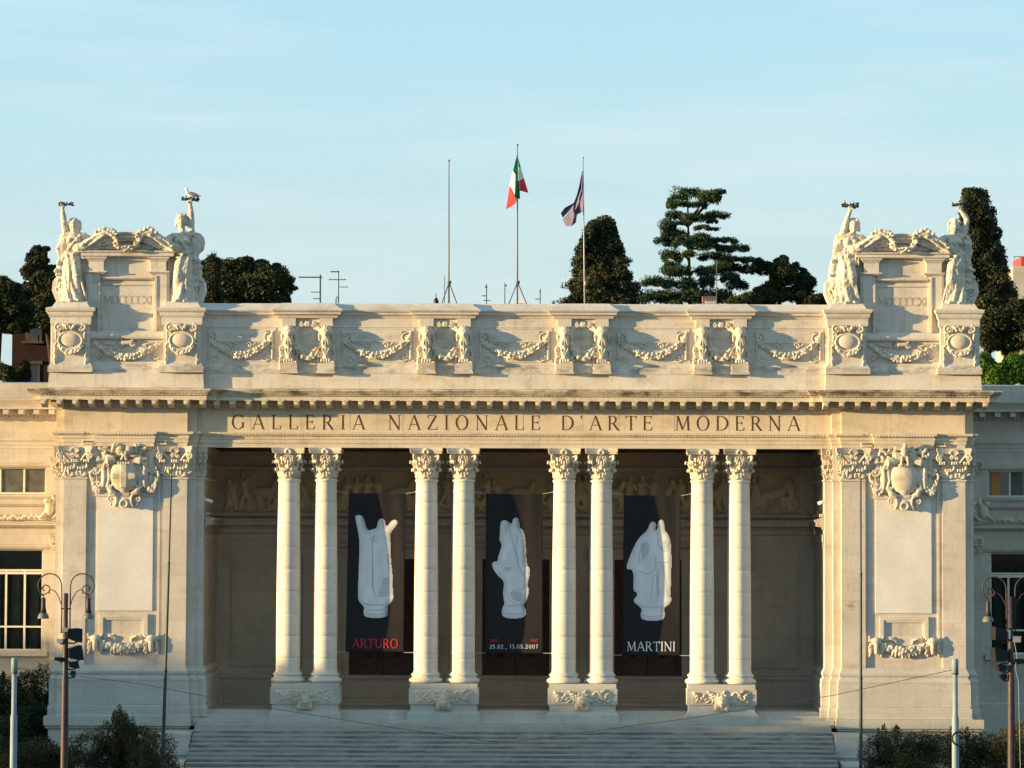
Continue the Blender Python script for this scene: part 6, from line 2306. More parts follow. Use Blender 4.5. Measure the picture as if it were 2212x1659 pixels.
# cedar with flat tiers
Y = 50
Z2 = lambda x, y: ((1550 + x / 2.765) / 1.2875, (500 + y / 2.765) / 1.2875)
tiers = [(1000, 95, 105, 38), (1170, 118, 75, 36), (1250, 88, 42, 12), (960, 180, 100, 22), (880, 165, 40, 40), (1110, 185, 38, 26),
         (900, 262, 55, 24), (1060, 280, 80, 26), (1220, 265, 92, 24), (1190, 310, 46, 18), (860, 345, 52, 40), (960, 330, 55, 10), (1110, 362, 55, 18), (1190, 375, 40, 9),
         (900, 408, 95, 24), (830, 465, 66, 30), (960, 462, 80, 36), (1110, 440, 70, 30), (1280, 460, 105, 20), (1170, 500, 100, 30), (1340, 520, 112, 26), (1445, 520, 32, 14),
         (880, 575, 72, 38), (1010, 562, 55, 20), (1200, 585, 110, 30), (1390, 610, 100, 22), (1480, 606, 28, 14), (860, 660, 56, 44), (950, 690, 100, 34), (1150, 690, 72, 30), (1320, 660, 100, 38), (1460, 680, 52, 30),
         (1330, 742, 72, 34), (760, 775, 120, 28), (880, 800, 72, 26), (1390, 792, 72, 34), (1010, 790, 70, 50), (1150, 760, 55, 44), (800, 885, 180, 40), (1050, 890, 170, 56), (1270, 890, 110, 46)]
B = []
for cx, cy, rx, ry in tiers:
    dx, dy = Z2(cx, cy)
    k = 1 / (2.765 * 1.2875)
    b0 = blob(dx, dy, rx * k * 1.05, ry * k * 1.05, Y, 0.8, 2.0, rng)
    B.append(b0)
    for q in (-1, 1):                                  # tips hang a little
        B.append(blob(dx + q * rx * k * 0.72, dy + ry * k * 0.75, rx * k * 0.42, ry * k * 0.85, b0[1], 0.8))
    B.append(blob(dx + rng.uniform(-.4, .4) * rx * k, dy + ry * k * 0.8, rx * k * 0.45, ry * k * 0.8, b0[1] + 0.5, 0.8))
tx, tz = P((1550 + 1030 / 2.765) / 1.2875, 600, Y)
cedar = tree('cedar_tree', 'tall cedar with flat drooping tiers of branches and sky between them', B, M['cedar'], 30000, 0.24, (tx, Y, ground_at(tx, Y)), 2, 'trees behind the gallery', limbs=34, droop=0.9, shell=0.1, aspect=0.35, tr=0.2, rough=0.85, gaps=0.97)

# round pine and low growth left of the right pavilion
Y = 52
B = lumps(((1655, 578, 24, 20), (1690, 583, 30, 22), (1724, 588, 24, 18), (1700, 618, 52, 30), (1745, 612, 20, 16), (1658, 640, 36, 22), (1730, 640, 40, 20)), Y, 9, 61, (8, 14))
x0 = B[3][0]
tree('pine_tree', 'bushy olive-green pine between the cedar and the right pavilion', B, M['pine'], 9000, 0.24, (x0, Y, ground_at(x0, Y)), 3, 'trees behind the gallery', droop=-0.5)
Y = 44
B = [blob(*a, Y, 0.9, 1.0, rng) for a in ((1620, 650, 22, 18), (1765, 652, 26, 16), (1790, 655, 26, 20), (1595, 655, 25, 14))]
x0 = B[1][0]
tree('shrub', 'low dark shrubs showing over the parapet beside the right pavilion', B[1:3], M['oak'], 3000, 0.24, (x0, Y, ground_at(x0, Y)), 4, 'trees behind the gallery', tr=0.15, cat='shrub')
x0 = B[0][0]
tree('shrub', 'low dark shrub showing over the parapet at the foot of the cedar', [B[0], B[3]], M['oak'], 3000, 0.24, (x0, Y, ground_at(x0, Y)), 5, 'trees behind the gallery', tr=0.15, cat='shrub')

# stone pine behind the left pavilion
Y = 48
B = lumps(((462, 578, 34, 24), (500, 572, 26, 17), (535, 575, 30, 17), (572, 582, 28, 20), (605, 594, 24, 20), (622, 612, 20, 18), (600, 625, 30, 18), (550, 612, 60, 30), (490, 620, 50, 34), (560, 640, 60, 14), (450, 600, 30, 30), (520, 595, 60, 30), (585, 606, 40, 26), (480, 648, 50, 18), (540, 652, 50, 16), (592, 648, 30, 13)), Y, 8, 62, (8, 13))
x0 = B[2][0]
tree('stone_pine', 'broad dark umbrella pine to the right of the left pavilion', B, M['pine'], 15000, 0.25, (x0, Y, ground_at(x0, Y)), 6, 'trees behind the gallery', droop=-0.5)
Y = 40
B = [blob(*a, Y, 0.9, 0.6, rng) for a in ((462, 575, 14, 22), (458, 610, 18, 30), (462, 645, 20, 26))]
x0 = B[1][0]
tree('cypress_tree', 'slim olive cypress in front of the umbrella pine beside the left pavilion', B, M['cypress'], 3500, 0.22, (x0, Y, ground_at(x0, Y)), 7, 'trees behind the gallery', droop=-1.2, tr=0.2)

# left edge: umbrella pine, spiky cypress, round oak
Y = 40
B = lumps(((-8, 640, 44, 46), (22, 640, 24, 34), (38, 665, 30, 24), (8, 695, 40, 24), (-30, 660, 40, 40), (50, 690, 24, 20)), Y, 8, 63, (9, 15))
x0 = P(-30, 700, Y)[0]
tree('stone_pine', 'nearly black umbrella pine at the left edge of the picture', B, M['pine'], 12000, 0.24, (x0, Y, ground_at(x0, Y)), 8, 'trees behind the gallery', droop=-0.4)
Y = 76
B = lumps(((84, 566, 22, 22), (72, 548, 9, 16), (84, 542, 9, 14), (96, 550, 8, 16), (66, 585, 20, 20), (112, 582, 16, 12), (96, 590, 26, 18), (60, 596, 12, 10)), Y, 9, 65, (5, 9))
x0 = B[0][0]
tree('cypress_tree', 'spiky-topped dark cypress left of the left pavilion', B, M['cypress'], 7000, 0.25, (x0, Y, ground_at(x0, Y)), 9, 'trees behind the gallery', droop=-0.9)
Y = 50
B = lumps(((95, 622, 34, 30), (62, 632, 26, 28), (118, 615, 18, 20), (92, 660, 38, 32), (60, 672, 24, 26), (100, 690, 34, 24), (36, 700, 22, 18)), Y, 8, 64, (8, 13))
x0 = P(165, 700, Y)[0]
tree('oak_tree', 'rounded dark evergreen oak in front of the red house', B, M['oak'], 12000, 0.25, (x0, Y, ground_at(x0, Y)), 10, 'trees behind the gallery', droop=-0.3)
Y = 45
B = [blob(*a, Y, 0.9, 0.8, rng) for a in ((12, 808, 20, 20), (34, 820, 16, 22), (50, 806, 14, 26))]
x0 = B[0][0]
tree('shrub', 'dark garden shrub at the foot of the red house', B, M['oak'], 3500, 0.24, (x0, Y, ground_at(x0, Y)), 11, 'trees behind the gallery', tr=0.12, cat='shrub')

Y = 60  # unseen tree, added to throw shade on the red house
B = lumps(((-70, 650, 60, 60), (-120, 680, 60, 60), (-60, 740, 40, 50), (-110, 770, 60, 60), (-170, 700, 60, 70), (-40, 800, 30, 40)), Y, 5, 67, (12, 20))
x0 = B[1][0]
tree('oak_tree', 'big dark unseen tree added beyond the left picture edge to shade the red house', B, M['oak'], 11000, 0.34, (x0, Y, ground_at(x0, Y)), 31, 'trees behind the gallery')
# right edge: tall cypress, shade trees, sunlit shrubs
Y = 46
B = []
for i in range(17):
    u = i / 16
    y = 425 + 270 * u
    cx = 2104 + 40 * u
    hw = 24 + 34 * u ** 0.8
    B.append(blob(cx, y, hw * 0.92, 18, Y))
    for q in (-1, 1):
        B.append(blob(cx + q * hw * 0.75 + rng.uniform(-5, 5), y + rng.uniform(-8, 8), 13 + 6 * u, 13, Y, 1.0, 1.2, rng))
x0 = B[0][0] + 0.8
tree('cypress_tree', 'tall broad dark cypress behind the rightmost statue', B, M['cypress'], 19000, 0.26, (x0, Y, ground_at(x0, Y)), 12, 'trees behind the gallery', droop=-0.6, rough=0.6)
Y = 44
B = lumps(((2150, 690, 34, 34), (2195, 680, 34, 36), (2140, 730, 30, 30), (2185, 735, 40, 34), (2225, 720, 30, 50), (2125, 665, 20, 24)), Y, 8, 66, (9, 14))
x0 = B[3][0]
tree('oak_tree', 'shaded dark green tree below the cypress at the right edge', B, M['oak'], 12000, 0.25, (x0, Y, ground_at(x0, Y)), 13, 'trees behind the gallery', droop=-0.3)
Y = 30
for j, (lab, bl) in enumerate((('bright green sunlit shrub next to the right pavilion base', ((2130, 795, 26, 30), (2152, 808, 26, 24), (2118, 815, 18, 20))),
                               ('bright green sunlit shrub at the right edge above the side wing roof', ((2190, 795, 28, 26), (2215, 800, 26, 30), (2175, 815, 26, 18))))):
    B = [blob(*a, Y, 0.9, 0.6, rng) for a in bl]
    x0 = B[1][0]
    tree('shrub', lab, B, M['bright'], 5000, 0.20, (x0, Y, ground_at(x0, Y)), 14 + j, 'sunlit shrubs by the right wing', tr=0.1, droop=-0.3, cat='shrub')

# bushes in front of the piers
def bush(label, ells, Y, n, mat, seed, leaf=0.15, group='bushes in front of the gallery', droop=-0.5):
    B = []
    r2 = random.Random(seed)
    for dx, dy, rx, ry in ells:
        b0 = blob(dx, dy, rx, ry, Y, 0.9, 0.4, r2)
        B.append(b0)
        z = b0[2] - b0[5] * 0.9
        while z > -2.9:                                # foliage goes down to the ground
            B.append((b0[0] + r2.uniform(-.2, .2), b0[1], z, b0[3] * 1.05, b0[4] * 1.05, 0.6))
            z -= 0.8
    for _ in range(5):
        b0 = r2.choice(B[:len(ells)])
        hh = r2.uniform(0.2, 0.5)
        B.append((b0[0] + r2.uniform(-.8, .8) * b0[3], b0[1] + r2.uniform(-.5, .5), b0[2] + b0[5] * r2.uniform(0.6, 1.0), 0.10, 0.10, hh))
    x0 = B[0][0]
    return tree('bush', label, B, mat, n, leaf, (x0, Y, -3.2), seed, group, tr=0.07, limbs=5, droop=droop, cat='bush', aspect=0.4)


bush('low brown-green bush at the foot of the left street lamp', [(30, 1640, 45, 30), (85, 1625, 40, 30), (120, 1640, 40, 26)], -9, 11000, M['bush'], 21)
bush('large bushy shrub with tall shoots in front of the left pier', [(190, 1622, 50, 40), (250, 1600, 45, 42), (265, 1560, 14, 22), (300, 1605, 40, 38), (340, 1630, 36, 40), (248, 1550, 7, 16), (282, 1572, 10, 12)], -8, 15000, M['bush'], 22)
bush('bush beside the right stair wall, left of the pale pole', [(1895, 1630, 40, 36), (1940, 1615, 40, 36), (1985, 1610, 44, 32), (2030, 1616, 44, 34)], -8, 12000, M['bush'], 23)
bush('bush at the right edge behind the pale pole and street lamp', [(2080, 1614, 44, 34), (2130, 1618, 46, 34), (2180, 1606, 44, 36), (2215, 1600, 36, 42)], -8, 12000, M['bush'], 24)
bush('tall dark green hedge shrub beneath the left wing window', [(15, 1500, 34, 36), (60, 1485, 30, 34), (90, 1490, 22, 44), (40, 1540, 50, 40), (-20, 1520, 40, 40)], 5.5, 14000, M['hedge'], 25, 0.2)
bush('dark hedge shrub against the left corner of the pier base', [(70, 1560, 40, 30), (20, 1580, 46, 34)], 0.9, 9000, M['hedge'], 26, 0.18)

# a grove standing off to the left on the far side of the square; its long evening shadow lies over the steps
gr = random.Random(5)
gv = MB()
ux, uy = SUN_DIR.x / math.hypot(SUN_DIR.x, SUN_DIR.y), SUN_DIR.y / math.hypot(SUN_DIR.x, SUN_DIR.y)
gcx, gcy = -15 + ux * 62, -0.3 + uy * 62
vx, vy = -uy, ux
GROVE_TOP = 2.35 + 62 * math.tan(R(SUN_EL))
blobs = []
for i in range(-11, 34):
    for k in range(3):
        t = i * 1.9 + gr.uniform(-.5, .5)
        top = GROVE_TOP + gr.uniform(-0.22, 0.12)
        rz = gr.uniform(1.6, 2.2)
        d = k * 1.5
        blobs.append((gcx + vx * -t + ux * d, gcy + vy * -t + uy * d, top - rz, 1.8, 1.8, rz))
        blobs.append((gcx + vx * -t + ux * d, gcy + vy * -t + uy * d, top - rz - 2.4, 2.0, 2.0, 2.6))
        blobs.append((gcx + vx * -t + ux * d, gcy + vy * -t + uy * d, -1.0, 2.0, 2.0, 2.6))
f = foliage(blobs, 52000, 0.62, gr, 0.0, 0.3, 0.9, 0.1, 0.0)
tag(f.build('grove', M['oak'], fix=False), kind='stuff')

# ==================================================================== HOUSES BEHIND
Y = 64
hx0, hz1 = P(27, 660, Y); hx1, _ = P(170, 660, Y); _, hz0 = P(27, 860, Y)
hs = thing('red_house', 'red plastered house darkened by painted-in tree shade, with pale window surrounds, behind the left pavilion', 'house', ((hx0 + hx1) / 2, Y, 10.2))
ox = (hx0 + hx1) / 2
w = MB()
wz = -10.2
wall_grid(w, hx0 - ox, hx1 - ox, -1.0, hz1 + wz, [(P(68, 0, Y)[0] - ox, P(93, 0, Y)[0] - ox, P(0, 738, Y)[1] + wz, P(0, 690, Y)[1] + wz), (P(64, 0, Y)[0] - ox, P(90, 0, Y)[0] - ox, P(0, 834, Y)[1] + wz, P(0, 787, Y)[1] + wz)], 0.0, 0.4)
w.box(hx0 - ox, hx1 - ox, 0.9, 9.0, -1.0, hz1 + wz)
w.box(hx0 - ox, hx0 - ox + 0.3, 0.4, 0.9, -1.0, hz1 + wz); w.box(hx1 - ox - 0.3, hx1 - ox, 0.4, 0.9, -1.0, hz1 + wz)
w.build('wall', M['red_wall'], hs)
r1 = MB(); r1.taper(hx0 - ox - 0.5, hx1 - ox + 0.5, -0.5, 9.5, hz1 + wz, hz1 + wz + 1.2, 3.0, 3.0); r1.build('roof', M['tile'], hs)
for (a, b_, zt, zb, nme) in ((68, 93, 690, 738, 'window'), (64, 90, 787, 834, 'door')):
    xa, xb = P(a, 0, Y)[0] - ox, P(b_, 0, Y)[0] - ox
    zt, zb = P(0, zt, Y)[1] + wz, P(0, zb, Y)[1] + wz
    wd = link(nme, None, hs)
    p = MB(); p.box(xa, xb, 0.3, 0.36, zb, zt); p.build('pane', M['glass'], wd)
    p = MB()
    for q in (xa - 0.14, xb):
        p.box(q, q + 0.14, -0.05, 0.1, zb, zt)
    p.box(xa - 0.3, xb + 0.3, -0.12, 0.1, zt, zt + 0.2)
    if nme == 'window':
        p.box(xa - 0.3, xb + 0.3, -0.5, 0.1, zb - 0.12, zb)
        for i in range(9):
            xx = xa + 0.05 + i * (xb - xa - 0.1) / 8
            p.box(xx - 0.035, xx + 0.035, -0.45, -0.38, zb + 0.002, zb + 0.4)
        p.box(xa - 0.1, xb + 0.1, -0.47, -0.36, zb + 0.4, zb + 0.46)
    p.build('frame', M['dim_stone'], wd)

Y = 88
ax0, az1 = P(2188, 575, Y); _, az0 = P(2190, 760, Y)
ho = thing('pale_house', 'distant pale house with a red awning on its roof terrace at the right edge', 'house', (ax0 + 3, Y, 10.5))
w = MB()
w.box(-3, 5, 0, 8, -1, az1 - 10.5)
for i in range(2):
    for j in range(3):
        w.box(-2.2 + 2.4 * i, -1.2 + 2.4 * i, -0.05, 0.1, 2 + 3 * j, 3.6 + 3 * j)
w.build('wall', M['pale_wall'], ho)
w = MB()
_, t1 = P(2190, 553, Y)
w.box(-2.4, 5, 0.3, 4, t1 - 10.5 - 0.9, t1 - 10.5); w.build('awning', plain('red_awning', (0.45, 0.06, 0.05), 0.8), ho)
w = MB()
for i in range(7):
    w.box(-2.9 + i * 0.35, -2.86 + i * 0.35, 0.05, 0.09, az1 - 10.5, t1 - 10.5)
w.box(-2.95, -0.6, 0.04, 0.10, t1 - 10.5 - 0.06, t1 - 10.5); w.build('railing', M['grey_metal'], ho)

# ==================================================================== ROOF: FLAGPOLES, FLAGS, AERIALS
RY = 7.0
for (dx, top, brace, lab) in ((970, 347, True, 'bare flagpole on the roof, left of the two poles that fly flags'),
                              (1118, 313, True, 'tallest braced flagpole on the roof, carrying the tricolour flag'),
                              (1259.5, 341, False, 'unbraced flagpole in front of the conical cypress, carrying the blue flag')):
    x, z1 = P(dx, top, RY)
    xb = P(dx + (6 if not brace else 0), 655, RY)[0]
    fp = thing('flagpole', lab, 'flagpole', (xb, RY, 12.6), 'flagpoles on the roof')
    zb = P(dx, 655, RY)[1]
    m = MB()
    m.tube([(0, 0, 0), ((x - xb) * 0.6, 0, (z1 - 12.6) * 0.6), (x - xb, 0, z1 - 12.6)], [0.036, 0.029, 0.016], 8)
    m.ell((x - xb, 0, z1 - 12.6), 0.05, sub=1)
    m.build('pole', M['mast'] if brace else M['grey_metal'], fp, smooth=True)
    if brace:
        zc = P(dx, 610, RY)[1] - 12.6
        m = MB(); m.lathe([(0.0, -0.06), (0.09, -0.06), (0.09, 0.06), (0.0, 0.06)], (0, 0, zc), 12); m.build('collar', M['mast'], fp)
        for (ox_, oy_) in ((-1.15 if dx > 1000 else -0.95, -0.3), (1.2 if dx > 1000 else 1.05, -0.3), (0.0, 1.2)):
            m = MB(); m.tube([(0, 0, zc), (ox_ * 1.6, oy_, 0.0)], 0.022, 6); m.build('stay', M['mast'], fp)
    else:
        m = MB(); m.lathe([(0.0, -0.08), (0.075, -0.08), (0.075, 0.08), (0.0, 0.08)], (0, 0, P(dx, 612, RY)[1] - 12.6), 10); m.build('collar', M['mast'], fp)


def zf(x, y):
    return ((1200 + x / 3.456) / 1.2875, (380 + y / 3.456) / 1.2875)


def flag(name, label, sheets, mats, group=None):
    """sheets: (material index, list of (zoom x, zoom y, metres in front of the pole))"""
    px, pz = P(*zf(*sheets[0][1][0][:2]), RY)
    f = thing(name, label, 'flag', (px, RY, pz), group)
    for k, (mi, pts) in enumerate(sheets):
        m = MB()
        co = []
        for x, y, dy in pts:
            X_, Z_ = P(*zf(x, y), RY)
            co.append((X_ - px, -dy, Z_ - pz))
        m.add(co, [list(range(len(co)))])
        o = m.build('cloth', mats[mi], f, fix=False)
        bm = bmesh.new(); bm.from_mesh(o.data)
        bmesh.ops.triangulate(bm, faces=bm.faces)
        bmesh.ops.subdivide_edges(bm, edges=bm.edges, cuts=3, use_grid_fill=True)
        for v in bm.verts:
            v.co.y += 0.05 * math.sin(v.co.x * 7 + v.co.z * 2.5 + k)
        bm.to_mesh(o.data); bm.free()
        s_ = o.modifiers.new('thickness', 'SOLIDIFY'); s_.thickness = 0.008
    return f


flag('flag', 'green, white and red tricolour flag hanging limp from the tallest pole',
     [(0, [(830, 150, 0.02), (783, 335, 0.10), (806, 372, 0.32), (800, 590, 0.34), (822, 598, 0.05), (828, 400, 0.02)]),
      (1, [(783, 335, 0.10), (750, 480, 0.12), (796, 580, 0.34), (800, 590, 0.36), (806, 372, 0.34)]),
      (1, [(800, 591, 0.34), (803, 655, 0.30), (826, 612, 0.05), (822, 598, 0.05)]),
      (2, [(750, 480, 0.12), (716, 702, 0.10), (803, 655, 0.30), (796, 580, 0.34)]),
      (0, [(832, 205, 0.0), (858, 292, -0.25), (836, 292, 0.0)]),
      (1, [(836, 292, 0.0), (858, 292, -0.25), (886, 388, -0.45), (846, 424, -0.15), (836, 424, 0.0)]),
      (2, [(846, 424, -0.15), (886, 388, -0.45), (930, 526, -0.6), (848, 516, -0.1)]),
      (0, [(832, 424, 0.04), (846, 424, 0.06), (852, 600, 0.08), (832, 596, 0.04)])],
     [M['flag_green'], M['flag_white'], M['flag_red']], 'flags on the roof')
M['flag_blue_lit'] = plain('flag_blue_lit_folds', (0.125, 0.11, 0.18), 0.8, vary=0.15, scale=3)  # lighter copy of the blue: sunlight painted onto the lit folds
flag('flag', 'dark blue flag drooping from the pole in front of the conical cypress',
     [(0, [(1451, 325, 0.0), (1418, 490, 0.20), (1400, 560, 0.25), (1370, 640, 0.2), (1405, 600, 0.02), (1440, 500, 0.0)]),
      (1, [(1451, 325, 0.0), (1440, 500, -0.10), (1405, 600, -0.16), (1375, 720, -0.12), (1400, 746, 0.0), (1455, 730, 0.36), (1460, 600, 0.28)]),
      (0, [(1370, 640, 0.2), (1285, 690, 0.3), (1243, 745, 0.35), (1262, 788, 0.3), (1320, 720, 0.12), (1405, 600, 0.02)]),
      (1, [(1262, 788, -0.30), (1290, 855, -0.24), (1347, 862, 0.10), (1362, 800, 0.12), (1375, 720, 0.15), (1405, 600, 0.10), (1320, 720, -0.10)]),
      (0, [(1347, 862, 0.15), (1388, 825, 0.0), (1400, 746, 0.1), (1375, 720, 0.16), (1362, 800, 0.12)])],
     [M['flag_blue'], M['flag_blue_lit']], 'flags on the roof')


def aerial(label, dx, top, bars, rad=0.022, Y=9.0, lean=0.0):
    x, z1 = P(dx + lean, top, Y); xb = P(dx, 655, Y)[0]
    a = thing('aerial', label, 'aerial', (xb, Y, 12.6), 'aerials on the roof')
    m = MB(); m.tube([(0, 0, 0), (x - xb, 0, z1 - 12.6)], rad, 6); m.build('mast', M['mast'], a)
    for (bx0, bx1, by, r2, n) in bars:
        p0, zz = P(bx0, by, Y); p1, _ = P(bx1, by, Y)
        m = MB()
        m.tube([(p0 - xb, 0, zz - 12.6), (p1 - xb, 0, zz - 12.6)], r2, 5)
        for i in range(n):
            t = (i + 0.5) / n
            xx = p0 + (p1 - p0) * t - xb
            m.tube([(xx, -0.3, zz - 12.6), (xx, 0.3, zz - 12.6)], 0.012, 5)
        m.build('antenna', M['mast'], a)
    return a


aerial('tall roof aerial with one long horizontal boom left of the loop pipe', 692, 593, [(645, 696, 599, 0.03, 0), (672, 691, 631, 0.014, 4), (676, 691, 645, 0.014, 3)], 0.035)
aerial('thin roof aerial with three small cross arms', 731.5, 585, [(714, 733, 587, 0.022, 5), (710, 748, 604, 0.016, 6), (733, 752, 620, 0.012, 3)])
aerial('whip aerial close to the bare flagpole', 960.3, 597, [], 0.015)
aerial('short aerial with two low arms right of the bare flagpole', 1051, 614, [(1047, 1053, 620, 0.02, 3), (1041, 1052, 639, 0.013, 3), (1044, 1060, 649, 0.013, 3)])
aerial('plain aerial just left of the tricolour pole', 1090.5, 611, [(1090, 1095, 617, 0.02, 3)], 0.02)
aerial('short leaning aerial right of the tricolour pole', 1166, 624, [(1165, 1168.5, 630, 0.03, 3), (1156, 1166, 646, 0.013, 3)], 0.02, lean=1.0)
aerial('slender mast in front of the cedar beside the tiled roof hut', 1548, 561, [], 0.018)
lx, lz = P(729, 641, 9)
lp = thing('vent_pipe', 'thin bent vent pipe on the roof between the two tall aerials', 'pipe', (P(727.5, 650, 9)[0], 9, 12.6))
m = MB(); k = lz - 12.6
m.tube([(-0.03, 0, 0), (-0.03, 0, k - 0.1), (0.01, 0, k + 0.02), (0.07, 0, k - 0.1), (0.10, 0, 0)], 0.022, 6); m.build('pipe', M['black_metal'], lp)
x, z = P(942, 650, 9)
sl = thing('roof_lamp', 'small black roof beacon left of the bare flagpole', 'beacon', (x, 9, 12.6))
m = MB(); m.lathe([(0.0, z - 12.9), (0.10, z - 12.9), (0.11, z - 12.6), (0.06, z - 12.5), (0.02, z - 12.46), (0.02, z - 12.3), (0.0, z - 12.3)], segs=10); m.lathe([(0, 0), (0.05, 0), (0.05, z - 12.88), (0, z - 12.88)], segs=8); m.build('housing', M['black_metal'], sl)
x, z = P(1125, 653, 9)
sl = thing('roof_camera', 'little white device on the roof at the foot of the tricolour pole', 'camera', (x, 9, 12.6))
m = MB(); m.box(-0.22, 0.2, -0.1, 0.1, z - 12.65, z - 12.52); m.build('housing', M['white_paint'], sl)
m = MB(); m.lathe([(0, 0), (0.04, 0), (0.04, z - 12.63), (0, z - 12.63)], segs=8); m.build('stand', M['grey_metal'], sl)
# tiled roof hut
x0, zt = P(1520, 640, 9); x1, _ = P(1551, 640, 9)
hut = thing('roof_hut', 'small stair hut with a sloping tiled roof on the gallery roof', 'hut', ((x0 + x1) / 2, 9, 12.6))
hw = (x1 - x0) / 2
m = MB(); m.box(-hw + 0.08, hw - 0.08, 0, 1.8, 0, zt - 12.6 - 0.2); m.build('wall', M['pale_wall'], hut)
m = MB()
for i in range(8):
    xx = -hw + (i + 0.5) * 2 * hw / 8
    m.tube([(xx - 0.06, -0.25, zt - 12.6 - 0.42), (xx + 0.02, 1.9, zt - 12.6 + 0.12)], hw / 7.2, 8)
m.build('tile_roof', M['tile'], hut, smooth=True)

# ==================================================================== STREET FURNITURE
LY = -24.0


def lpt(x, y):
    return P((80 + x / 4.88) / 1.2875, (1580 + y / 4.88) / 1.2875, LY)


cx0, _ = lpt(500, 900)


def LP(x, y):
    a, b_ = lpt(x, y)
    return (a - cx0, 0.0, b_ + 3.06)


def lamp(label, loc):
    t = thing('street_lamp', label, 'street lamp', loc, 'twin-armed street lamps')
    m = MB()
    zt = LP(500, 340)[2]
    zm = LP(500, 830)[2]
    m.lathe([(0.0, 0.0), (0.20, 0.0), (0.20, 0.5), (0.15, 0.6), (0.13, 1.2), (0.105, zm - 1.9), (0.105, zm - 1.5), (0.085, zm - 1.35), (0.08, zm), (0.068, zm + 0.02), (0.066, zt), (0.0, zt)], segs=14)
    m.build('pole', M['lamp_iron'], t, smooth=True)
    for s in (-1, 1):
        Q = (lambda x, y: LP(x, y)) if s > 0 else (lambda x, y: (-LP(x, y)[0], 0.0, LP(x, y)[2]))
        arm = MB()
        pts = [Q(560, 860), Q(560, 600), Q(566, 300)]
        for i in range(13):
            a = PI - i / 12 * PI * 1.32
            pts.append(Q(728 + 160 * math.cos(a), 238 - 163 * math.sin(a)))
        arm.tube(pts, 0.020, 7)
        pts = [Q(818, 368)]
        for i in range(18):
            a = -0.75 * PI - i / 17 * 1.75 * PI
            r = 72 * (1 - 0.66 * i / 17)
            pts.append(Q(792 + r * math.cos(a), 282 - r * math.sin(a) * 0.95))
        arm.tube(pts, 0.018, 7)
        arm.tube([Q(566, 500), Q(600, 400), Q(650, 320), Q(700, 294), Q(738, 302), Q(745, 330), Q(728, 348), Q(716, 340)], 0.014, 6)
        arm.ell(Q(820, 268), 0.035, sub=1)
        arm.tube([Q(500, 552), Q(566, 552)], 0.02, 6); arm.tube([Q(500, 875), Q(562, 870)], 0.02, 6)
        arm.ell(Q(562, 552), 0.035, sub=1); arm.ell(Q(562, 870), 0.035, sub=1)
        ao = arm.build('arm', M['lamp_iron'], t, smooth=True)
        lx_, _, lz_ = Q(810, 400)
        hk = MB(); hk.tube([Q(818, 350), Q(808, 372), Q(812, 395)], 0.016, 6); hk.tube([Q(838, 380), Q(850, 400), Q(840, 425), Q(824, 430)], 0.010, 5)
        hk.build('hook', M['lamp_iron'], ao)
        d = lz_ - Q(810, 610)[2]
        nk = MB(); nk.lathe([(0.0, lz_), (0.04, lz_), (0.066, lz_ - 0.05), (0.07, lz_ - d * 0.6), (0.10, lz_ - d), (0.0, lz_ - d)], (lx_, 0, 0), 14)
        nk.build('lamp_neck', M['lamp_iron'], ao, smooth=True)
        h = Q(810, 610)[2] - Q(810, 688)[2]
        rr = abs(LP(888, 690)[0] - LP(733, 690)[0]) / 2
        sh = MB()
        prof = [(0.095, lz_ - d)] + [(0.095 + (rr - 0.095) * math.sin(i / 6 * PI / 2), lz_ - d - h * (1 - math.cos(i / 6 * PI / 2)) ** 0.8) for i in range(1, 7)]
        prof += [(rr - 0.02, lz_ - d - h), (0.0, lz_ - d - h * 0.75)]
        sh.lathe([(0.0, lz_ - d)] + prof, (lx_, 0, 0), 20)
        sh.build('lamp_shade', M['lamp_shade'], ao, smooth=True)
    return t


lamp('brown twin-armed street lamp with green shades in front of the left pier', (cx0, LY, -3.06))
rx0, _ = P(2183.7, 1400, LY)
lamp('brown twin-armed street lamp in the shade at the right edge', (rx0, LY, -3.06))


def floodlight(label, pole_x, dx, dz, w, h, d, yaw, pitch, reach):
    """box floodlight held on a bracket; dx, dz from the pole axis and street level"""
    t = thing('floodlight', label, 'floodlight', (pole_x + dx, LY - 0.02, dz), 'floodlights on the street lamps')
    m = MB()
    rot = Matrix.Rotation(yaw, 3, 'Z') @ Matrix.Rotation(pitch, 3, 'Y')
    pr_ = [(-w / 2, -h * 0.32), (-w / 2, h * 0.32), (w * 0.2, h / 2), (w / 2, h / 2), (w / 2 + 0.06, -h * 0.5), (w * 0.2, -h / 2)]
    k_ = len(pr_)
    vs = [rot @ Vector((a, y, b_)) for y in (-d / 2, d / 2) for a, b_ in pr_]
    m.add([tuple(v) for v in vs], [list(range(k_)), [k_ + i for i in range(k_)][::-1]] + [(i, i + k_, (i + 1) % k_ + k_, (i + 1) % k_) for i in range(k_)])
    m.build('housing', M['black_metal'], t)
    m = MB()
    s = -1 if dx > 0 else 1
    m.tube([(s * (abs(dx) - 0.06), 0.0, -h * 0.62), (0.0, 0.0, -h * 0.66), (w * 0.4, 0, -h * 0.45)], 0.022, 6)
    m.build('bracket', M['black_metal'], t)
    return t


def fl_at(x, y):
    a, b_ = lpt(x, y)
    return a - cx0, b_


